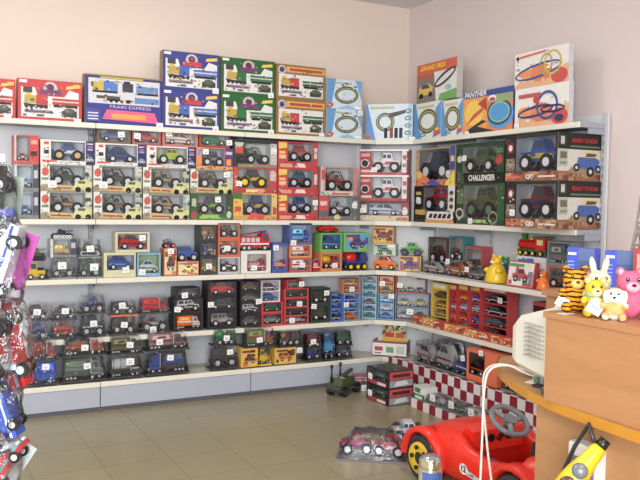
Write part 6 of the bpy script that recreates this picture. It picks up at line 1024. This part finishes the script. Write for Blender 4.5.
# CRT monitor, its tapering back towards us
p = thing('computer_monitor', 'beige tube monitor seen from behind, standing on the desk beside the counter panel', 'monitor', (-1.70, -3.455, .7455), -PI/2)
BE = rgb(222,218,204)
def rr(x, hw, z0, z1, r=.02): return [(x, -hw+r, z0), (x, -hw, z0+r), (x, -hw, z1-r), (x, -hw+r, z1), (x, hw-r, z1), (x, hw, z1-r), (x, hw, z0+r), (x, hw-r, z0)]
m = MB(); m.loft([rr(-.16,.095,.045,.185), rr(-.13,.108,.035,.205), rr(.0,.135,.025,.24), rr(.09,.155,.02,.265)], BE, smooth=False); m.build('rear_housing', solid(BE, .5, name='beige_plastic'), p)
m = MB(); m.loft([rr(.0905,.165,.015,.28), rr(.12,.17,.012,.285), rr(.135,.162,.015,.28)], BE, smooth=False); bz = m.build('bezel', solid(BE, .5), p)
m = MB(); m.face([(.1355,-.14,.05),(.1355,.14,.05),(.1355,.14,.25),(.1355,-.14,.25)], rgb(40,46,50)); m.build('screen', M_PLAST, bz)
m = MB(); m.cyl((-.02,0,.005), .1, .01, BE, 'z', 20); m.cyl((-.02,0,.02), .06, .02, BE, 'z', 16); m.build('swivel_base', solid(BE, .5), p)
m = MB()
for i in range(7):
    for j in range(8): m.box(-.06+.014*i,-.052+.014*i,-.142,-.11,.09+.014*j,.096+.014*j,rgb(176,172,160))
m.build('vents', M_METAL, p)
p = thing('paper_slip', 'white paper slip lying on the curved end of the desk', 'paper', (-1.775, -3.39, .7455), .4)
m = MB(); m.box(-.04,.04,-.022,.022,0,.002,WHITE); m.build('sheet', M_CARD, p)
p = thing('calculator', 'small grey electronic gadget with buttons lying on the desk by the counter panel', 'gadget', (-1.835, -3.525, .7455), .6)
m = MB(); m.box(-.045,.045,-.03,.03,0,.02,rgb(70,74,76),.006); m.taper(-.035,.01,-.024,.024,.02,.05,.008,.006,rgb(110,116,112)); b = m.build('case', M_PLAST, p)
m = MB()
for i in range(3):
    for j in range(3): m.box(.014+.01*i,.021+.01*i,-.02+.015*j,-.01+.015*j,.02,.026,[SILVER,BLACK,rgb(150,160,150)][(i+j) % 3])
m.build('buttons', M_PLAST, b)
p = thing('model_engine_toy', 'tangled grey and green toy pieces beside the gadget on the desk', 'toy', (-1.80, -3.46, .7455), .2)
m = MB(); random.seed(3)
for i in range(9): m.box(*(lambda x, y, z, a: (x-a, x+a, y-a, y+a, max(0, z-a), z+a))(random.uniform(-.03,.03), random.uniform(-.025,.025), random.uniform(.01,.035), random.uniform(.006,.012)), random.choice([GREY,DARK,rgb(90,110,90),SILVER]), .003)
m.box(-.035,.035,-.03,.03,0,.008,DARK); m.build('pieces', M_PLAST, p)
# two cables from the desk top over its edge to the floor
for i, (dx, lab, c) in enumerate(((0, 'pale cable looping off the desk edge, the outer of two', rgb(226,220,206)), (.022, 'pale cable looping off the desk edge, the inner of two', rgb(206,206,190)))):
    pts = [(-1.78,-3.505-dx*.6,.757),(-1.765,-3.42-dx*.5,.756),(-1.76+dx,-3.32,.758),(-1.77,-3.25+dx*.4,.77),(-1.80+dx*.4,-3.2+dx,.752),(-1.815+dx*.5,-3.185+dx,.69),(-1.82+dx*.9,-3.185,.5),(-1.82+dx*2.,-3.18-dx,.3),(-1.815+dx*3,-3.17-dx*2,.1),(-1.79+dx*4,-3.15-dx*3,.006),(-1.6,-3.1-dx*3,.006)]
    P = [Vector(q) for q in pts]; sm = []
    for k in range(len(P)-1):
        p0, p1, p2, p3 = P[max(k-1,0)], P[k], P[k+1], P[min(k+2,len(P)-1)]
        for u in range(6):
            u /= 6; sm.append(.5*((2*p1)+(p2-p0)*u+(2*p0-5*p1+4*p2-p3)*u*u+(3*p1-p0-3*p2+p3)*u**3))
    m = MB(); m.tube(sm+[P[-1]], .0042, c, 8); tag(m.build('cable', M_PLAST), lab, 'cable')
# computer case and yellow toy in front of the leg panels
p = thing('computer_case', 'white computer case standing under the desk behind the yellow toy', 'computer', (-1.9, -3.705, 0), -PI/2)
m = MB(); m.box(-.056,.056,0,.05,0,.645,rgb(226,224,220),.006); b = m.build('case', M_METAL, p)
m = MB(); m.box(-.043,.043,-.004,-.0005,.1,.61,rgb(120,116,124)); 
for i in range(8): m.box(-.03,.03,-.006,-.004,.44+.018*i,.45+.018*i,rgb(120,122,128))
m.build('front_cover', M_METAL, b)
p = thing('toy_blower', 'yellow toy power tool with a black nozzle leaning under the counter', 'toy tool', (0,0,0))
YL = rgb(232,190,30); m = MB()
A, B2 = Vector((-1.955,-3.829,.695)), Vector((-2.03,-3.792,.59)); ax = (B2-A)
pt = lambda s: A+ax*s
m.tube([pt(.12),pt(.2),pt(.45),pt(.75),pt(1.0),pt(1.4)], [.018,.021,.024,.031,.034,.032], YL, 16); m.tube([pt(1.35),pt(2.5),pt(4.5),pt(6.5)], [.032,.03,.028,.03], YL, 14); b = m.build('body', M_PLAST, p)
m = MB(); m.tube([pt(-.06),pt(.14)], [.015,.017], BLACK, 14); m.build('nozzle', M_PLAST, b)
m = MB(); q = pt(.72); u = (Vector((-3.56,-5.27,1.3))-q); u.normalize(); e1 = ax.normalized(); u = (u-e1*u.dot(e1)).normalized(); e2 = e1.cross(u)
Mx = Matrix((e1, e2, u)).transposed()
m.lathe([(.001,.012),(.016,.012),(.02,.006),(.021,0)], (0,0,0), rgb(110,112,116), 18); m.v = [tuple(q+u*.028+Mx @ Vector(v)) for v in m.v]; m.build('grey_dial', M_PLAST, b)
m = MB(); m.lathe([(.001,.01),(.018,.01),(.024,.0)], (0,0,0), rgb(90,60,60), 16); q = pt(1.08); m.v = [tuple(q+u*.031+Mx @ Vector(v)) for v in m.v]; m.build('dark_button', M_PLAST, b)
m = MB(); m.tube([pt(.3)+Vector((0,.0,.03)),pt(.2)+Vector((.0,.03,.06)),pt(.35)+Vector((.02,.08,.0)),pt(.7)+Vector((.03,.11,-.08)),pt(1.)+Vector((.04,.12,-.2))], .006, rgb(50,50,50), 8); m.build('lead', M_PLAST, b)

# plush toys on the counter top (z = 1.002)
ZC = 1.0022
def plush_mat(name, c, c2=None, sc=0, dirn=(0,0,1)):
    m, nt, b = new_mat(name); tc = nt.nodes.new('ShaderNodeTexCoord')
    nz = nt.nodes.new('ShaderNodeTexNoise'); nz.inputs['Scale'].default_value = 180; nt.links.new(tc.outputs['Object'], nz.inputs['Vector'])
    bp = nt.nodes.new('ShaderNodeBump'); bp.inputs['Strength'].default_value = .6; bp.inputs['Distance'].default_value = .003; nt.links.new(nz.outputs['Fac'], bp.inputs['Height']); nt.links.new(bp.outputs[0], b.inputs['Normal'])
    mx = nt.nodes.new('ShaderNodeMix'); mx.data_type = 'RGBA'; mx.inputs[6].default_value = (*lin(c), 1); mx.inputs[7].default_value = (*lin(c2 or tuple(v*.85 for v in c)), 1)
    if c2:
        wv = nt.nodes.new('ShaderNodeTexWave'); wv.inputs['Scale'].default_value = sc; wv.inputs['Distortion'].default_value = 3.; wv.inputs['Detail'].default_value = 1; wv.bands_direction = 'Z'; wv.inputs['Detail Scale'].default_value = 2
        nt.links.new(tc.outputs['Object'], wv.inputs['Vector']); rp = nt.nodes.new('ShaderNodeValToRGB'); rp.color_ramp.elements[0].position = .6; rp.color_ramp.elements[1].position = .68
        nt.links.new(wv.outputs['Fac'], rp.inputs[0]); nt.links.new(rp.outputs[0], mx.inputs[0])
    else: nt.links.new(nz.outputs['Fac'], mx.inputs[0])
    nt.links.new(mx.outputs[2], b.inputs['Base Color']); b.inputs['Roughness'].default_value = .95; b.inputs['Specular IOR Level'].default_value = .1
    return m
def plush(name, label, loc, rz, mat, s=1., muzzle=None, nose=None, ear_in=None, belly=None, extra=None, kind='cat', head_tilt=0.):
    """sitting plush facing -y: body, limbs, head and ears fused into one skin"""
    p = thing(name, label, 'plush toy', loc, rz, 'plush toys on the counter'); m = MB(); S = lambda *a: tuple(v*s for v in a)
    m.ell(S(0,0,.045), S(.042,.038,.05), WHITE, 16, 12); m.ell(S(0,-.004,.105), S(.04,.036,.036), WHITE, 16, 12)
    for sx in (-1, 1):
        m.ell(S(sx*.034,-.04,.018), S(.017,.034,.018), WHITE, 12, 8); m.ell(S(sx*.042,-.024,.062), S(.014,.026,.016), WHITE, 12, 8, Matrix.Rotation(sx*.5, 3, 'Z'))
        if kind == 'dog': m.ell(S(sx*.04,.0,.1), S(.011,.02,.03), WHITE, 10, 8)
        elif kind == 'rabbit': m.ell(S(sx*.02,.0,.155), S(.011,.009,.034), WHITE, 10, 8, Matrix.Rotation(sx*.2, 3, 'Y'))
        else: m.ell(S(sx*.029,.0,.137), S(.014,.009,.015), WHITE, 10, 8)
    m.ell(S(0,.045,.03), S(.012,.03,.012), WHITE, 10, 8)
    b = m.build('body', mat, p); md = b.modifiers.new('fuse', 'REMESH'); md.mode = 'VOXEL'; md.voxel_size = .0035*s; md.use_smooth_shade = True
    sm = b.modifiers.new('soften', 'SMOOTH'); sm.factor = .6; sm.iterations = 4
    f = MB(); f.ell(S(0,-.036,.094), S(.021,.014,.016), muzzle or WHITE, 12, 8); f.build('muzzle', M_PLUSH, p)
    f = MB(); f.ell(S(0,-.05,.101), S(.007,.005,.005), nose or BLACK, 8, 6); f.build('nose', M_PLUSH, p)
    for sx in (-1, 1):
        f = MB(); f.ell(S(sx*.0155,-.037,.117), S(.0055,.004,.0065), BLACK, 8, 6); f.ell(S(sx*.0155-.001,-.0405,.119), S(.0016,.0012,.0018), WHITE, 6, 4); f.build('eye', M_PLAST, p)
        if ear_in and kind == 'cat': f = MB(); f.ell(S(sx*.029,-.008,.137), S(.008,.003,.009), ear_in, 8, 6); f.build('inner_ear', M_PLUSH, p)
    if belly: f = MB(); f.ell(S(0,-.03,.045), S(.026,.012,.034), belly, 12, 8); f.build('belly_patch', M_PLUSH, p)
    if extra: extra(p, s)
    return p
def hangtag(dx, dy, dz, tilt=.4, sz=.04):
    def f(p, s):
        m = MB(); m.box(-sz/2,sz/2,-.0008,.0008,-sz*.42,sz*.42,WHITE); m.face([(-sz*.3,-.0012,-.002),(sz*.3,-.0012,-.002),(sz*.3,-.0012,.004),(-sz*.3,-.0012,.004)], rgb(150,170,200)); o = m.build('price_tag', M_CARD, p); o.location = (dx,dy,dz); o.rotation_euler = (.1,tilt,.1)
    return f
FA = -.62   # faces the camera side of the counter
plush('plush_tiger', 'orange and brown striped plush tiger on the counter, leftmost of the plush toys', (-1.85,-3.612,ZC), FA, plush_mat('tiger_fur', rgb(216,150,40), rgb(70,36,24), 24), .88, rgb(226,190,110), BROWN, rgb(120,70,40), None, hangtag(-.04,-.03,.03,.5,.034))
def scarf(p, s):
    m = MB(); m.torus((0,-.002*s,.083*s), .03*s, .009*s, rgb(150,190,140)); m.build('scarf', M_PLUSH, p); hangtag(-.01,-.055,.03,.5,.042)(p, s)
plush('plush_bear', 'yellow plush bear with a pale green scarf and a price tag, next to the tiger', (-1.865,-3.7,ZC), FA, plush_mat('yellow_fur', rgb(232,196,70)), .72, rgb(240,226,170), BROWN, rgb(240,226,190), rgb(244,230,170), scarf)
plush('plush_rabbit', 'cream and pale green plush rabbit behind the yellow bear', (-1.80,-3.652,ZC), FA, plush_mat('cream_fur', rgb(226,226,190), rgb(206,216,170), 9), .86, rgb(244,240,226), PINK, None, None, None, 'rabbit')
plush('plush_dog', 'white and orange plush dog at the front right on the counter', (-1.87,-3.775,ZC), FA-.3, plush_mat('white_fur', rgb(236,226,212), rgb(226,170,110), 5), .62, rgb(244,238,230), BLACK, None, None, None, 'dog')
plush('plush_pig', 'pink plush bear at the right edge behind the white dog', (-1.80,-3.762,ZC), FA, plush_mat('pink_fur', rgb(222,110,140)), .92, rgb(240,170,186), MAROON, rgb(240,180,190), None)
p = thing('paper_tag', 'loose white price card lying at the tiger\'s feet', 'price card', (-1.905,-3.635,ZC), .2); m = MB(); m.box(-.02,.02,-.014,.014,0,.0012,WHITE); m.build('card', M_CARD, p)
p = thing('price_card', 'small folded white card standing left of the tiger on the counter', 'price card', (-1.80,-3.588,ZC), -.5)
m = MB(); m.face([(-.02,-.012,0),(.02,-.012,0),(.018,0,.035),(-.018,0,.035)], WHITE); m.face([(.02,.012,0),(-.02,.012,0),(-.018,0,.035),(.018,0,.035)], WHITE); m.build('card', M_CARD, p)
# blue boxes behind the plush toys
for i, (x, y, lab) in enumerate(((-1.45,-3.245,'blue box with white writing and a city picture, behind the tiger'), (-1.45,-3.415,'second blue box with a city picture, behind the yellow and pink plush toys'))):
    p = thing('puzzle_box', lab, 'box', (x, y, ZC), -PI/2+.32, 'blue boxes on the counter'); w, h, d = .1, .157, .05
    carton(p, w, h, d, rgb(40,74,190), rgb(36,70,200)); a = Art(w, h); a.rect(0,0,.42,1,rgb(36,72,206)); a.rect(.42,0,1,1,rgb(70,96,140)); a.rect(.42,.72,1,1,rgb(90,110,160)); a.rect(.5,.3,.98,.6,rgb(190,170,180)); a.speck(.44,.1,.98,.62,[rgb(226,220,226),rgb(170,70,80),rgb(60,70,110),rgb(120,110,140)],18,i+3,.16); a.rect(.05,.84,.36,.9,WHITE)
    for z in (.2,.28,.36,.44,.52,.6,.68): a.rect(.06,z,.3,z+.025,rgb(150,176,236))
    a.build(p)
p = thing('puzzle_box', 'red and blue box at the right edge of the picture', 'box', (-1.45,-3.545,ZC), -PI/2+.32); w, h, d = .12, .17, .05
carton(p, w, h, d, rgb(170,50,50)); a = Art(w, h); a.rect(0,0,1,.5,rgb(50,80,170)); a.rect(.1,.6,.9,.9,rgb(206,150,140)); a.rect(.1,.12,.6,.4,rgb(190,60,60)); a.build(p)
p = thing('model_tower', 'grey lattice model tower at the right edge behind the counter boxes', 'ornament', (-1.25,-3.335,ZC))
m = MB(); GT = rgb(140,130,126); pr = [(.042,0),(.03,.09),(.02,.17),(.013,.25),(.007,.34),(.002,.39)]
for sx in (-1, 1):
    for sy in (-1, 1): m.tube([(sx*r, sy*r, z) for r, z in pr], [.006,.005,.005,.004,.003,.002], GT, 6)
for (r, z), (r2, z2) in zip(pr[:-1], pr[1:]):
    for sx, sy, tx, ty in ((-1,-1,1,-1),(1,-1,1,1),(1,1,-1,1),(-1,1,-1,-1)): m.tube([(sx*r,sy*r,z),(tx*r2,ty*r2,z2)], .0025, GT, 5); m.tube([(tx*r,ty*r,z),(sx*r2,sy*r2,z2)], .0025, GT, 5)
for z, r in ((.09,.034),(.17,.024),(.25,.016)): m.box(-r,r,-r,r,z-.004,z+.004,GT)
m.build('tower_frame', M_METAL, p)

# ------------------------------------------------------------------ hanging bags of toy cars at the left edge
t = thing('display_rack', 'slim metal hook rack holding bagged toys at the left edge', 'rack', (-3.56, -2.95, 0))
m = MB(); m.box(-.2,.2,-.2,.2,0,.02,GREY,.005); m.build('base', M_METAL, t); m = MB(); m.cyl((0,0,.86), .02, 1.68, GREY, 'z', 14); m.build('pole', M_METAL, t)
RZ = -.49
def bag(px, z, D, L, w, c1, c2, v, ang, label, seed, c3=None):
    # bag hangs from a hook of the rack; the car inside lies on its tail, side towards the shop
    pos = Vector((px, -3.14 if D == 0 else D, z)); p = thing('bagged_toy_car', label, 'bagged toy car', pos, RZ, 'bagged toy cars hanging at the left edge')
    b, wh = veh(v, L, w*.8, L*.42, c1, c2, SILVER)
    for q in wh: wheel(b, *q, SILVER)
    b.v = [(x, y, zz-L*.19) for x, y, zz in b.v]; o = b.build('toy_car', M_PLAST, p); o.rotation_euler = (0, ang, 0)
    if c3:
        m = MB(); m.box(-L*.42,L*.42,.034,.037,-L*.27,L*.2,c3); q = m.build('backing_card', M_CARD, p); q.rotation_euler = (0, ang, 0)
    r = random.Random(seed); m = MB(); n, k = 18, 12; vs = []
    for j in range(k+1):
        th = -PI/2+PI*j/k
        for i in range(n):
            a = 2*PI*i/n; f = 1+r.uniform(-.08,.08); cx, sx = math.cos(a), math.sin(a); ct = max(.02, math.cos(th))**.5
            vs.append((L*.27*ct*cx*f, w*.62*ct*sx*f, L*.58*math.sin(th)*(1+r.uniform(-.03,.03))))
    m.mesh(vs, [(j*n+i, j*n+(i+1) % n, (j+1)*n+(i+1) % n, (j+1)*n+i) for j in range(k) for i in range(n)], WHITE)
    m.build('clear_bag', M_BAG, p)
    m = MB(); m.box(-.03,.03,-.0012,.0012,L*.57,L*.66,c2); m.build('header_card', M_CARD, p)
BAGS = [(-3.339,1.275,-2.96,.22,.085,rgb(40,40,46),rgb(226,228,236),'jeep',-1.45,'bagged black and silver toy car, top of the hanging toys',1,rgb(150,160,150)),
 (-3.319,1.125,-2.985,.225,.085,rgb(222,224,236),rgb(50,70,190),'sedan',-1.28,'bagged white and blue toy car on a magenta card, second from top',2,MAGENTA),
 (-3.302,.9,-2.98,.23,.085,rgb(206,30,36),rgb(210,200,206),'racer',-1.85,'bagged red toy car hanging in the middle of the left edge',3,None),
 (-3.359,.9,-3.04,.2,.08,rgb(30,30,40),rgb(170,180,190),'buggy',-1.4,'bagged black toy buggy left of the red bagged car',4,None),
 (-3.319,.745,-3.02,.17,.085,rgb(60,90,190),rgb(216,220,236),'sedan',-1.9,'bagged blue toy car with silver stripes, below the red bagged car',5,None),
 (-3.339,.66,-2.94,.2,.085,rgb(36,70,180),WHITE,'jeep',-1.3,'bagged blue toy jeep hanging near the bottom left',6,None),
 (-3.324,.585,-3.03,.17,.085,rgb(190,36,50),rgb(60,160,160),'racer',-1.0,'bagged red toy car with teal trim, lowest of the hanging toys',7,rgb(190,200,200))]
for q in BAGS: bag(*q)
for q in BAGS:
    m = MB(); m.tube([(0,0,q[1]+q[3]*.63),(q[0]+3.56,q[2]+2.95,q[1]+q[3]*.63),(q[0]+3.57,q[2]+2.95-.01,q[1]+q[3]*.63+.012)], .003, SILVER, 6); m.build('hook', M_METAL, t)

# ------------------------------------------------------------------ light, world, camera
def area(name, loc, rot, sx, sy, pw, c):
    l = bpy.data.lights.new(name, 'AREA'); l.shape = 'RECTANGLE'; l.size = sx; l.size_y = sy; l.energy = pw; l.color = c
    o = bpy.data.objects.new(name, l); C.objects.link(o); o.location = loc; o.rotation_euler = rot; return o
area('ceiling_light_tube', (-2.3,-1.5,2.82), (0,0,0), 1.5, .3, 24, (1,.93,.84))
area('ceiling_light_tube', (-4.2,-3.2,2.82), (0,0,0), 1.5, .3, 34, (1,.95,.9))
area('ceiling_light_tube', (-2.4,-5.0,2.82), (0,0,0), 1.5, .3, 34, (1,.96,.92))
area('rear_fill_light', (-5.2,-7.6,1.6), (PI/2,0,-.45), 3.2, 2.2, 400, (.95,.97,1))  # soft fill lamp added behind the camera to brighten the shelf interiors
w = bpy.data.worlds.new('World'); bpy.context.scene.world = w; w.use_nodes = True
bg = w.node_tree.nodes['Background']; bg.inputs[0].default_value = (.93,.95,1,1); bg.inputs[1].default_value = 1.08
cam = bpy.data.cameras.new('Camera'); co = bpy.data.objects.new('Camera', cam); C.objects.link(co); bpy.context.scene.camera = co
cam.sensor_width = 36; cam.lens = 790.46/640*36; cam.clip_start = .02
yaw, pitch, roll = -.487, -.0463, .0162
fw = Vector((-math.sin(yaw)*math.cos(pitch), math.cos(yaw)*math.cos(pitch), math.sin(pitch))); rt = Vector((math.cos(yaw), math.sin(yaw), 0)); up = rt.cross(fw)
r2 = rt*math.cos(roll)+up*math.sin(roll); u2 = -rt*math.sin(roll)+up*math.cos(roll)
co.matrix_world = Matrix(((r2.x,u2.x,-fw.x,-3.5606),(r2.y,u2.y,-fw.y,-5.2694),(r2.z,u2.z,-fw.z,1.3016),(0,0,0,1)))
sc = bpy.context.scene; sc.view_settings.view_transform = 'Standard'; sc.view_settings.look = 'None'; sc.view_settings.exposure = -.27
sc.cycles.transparent_max_bounces = 16; sc.cycles.max_bounces = 6; sc.cycles.use_denoising = True
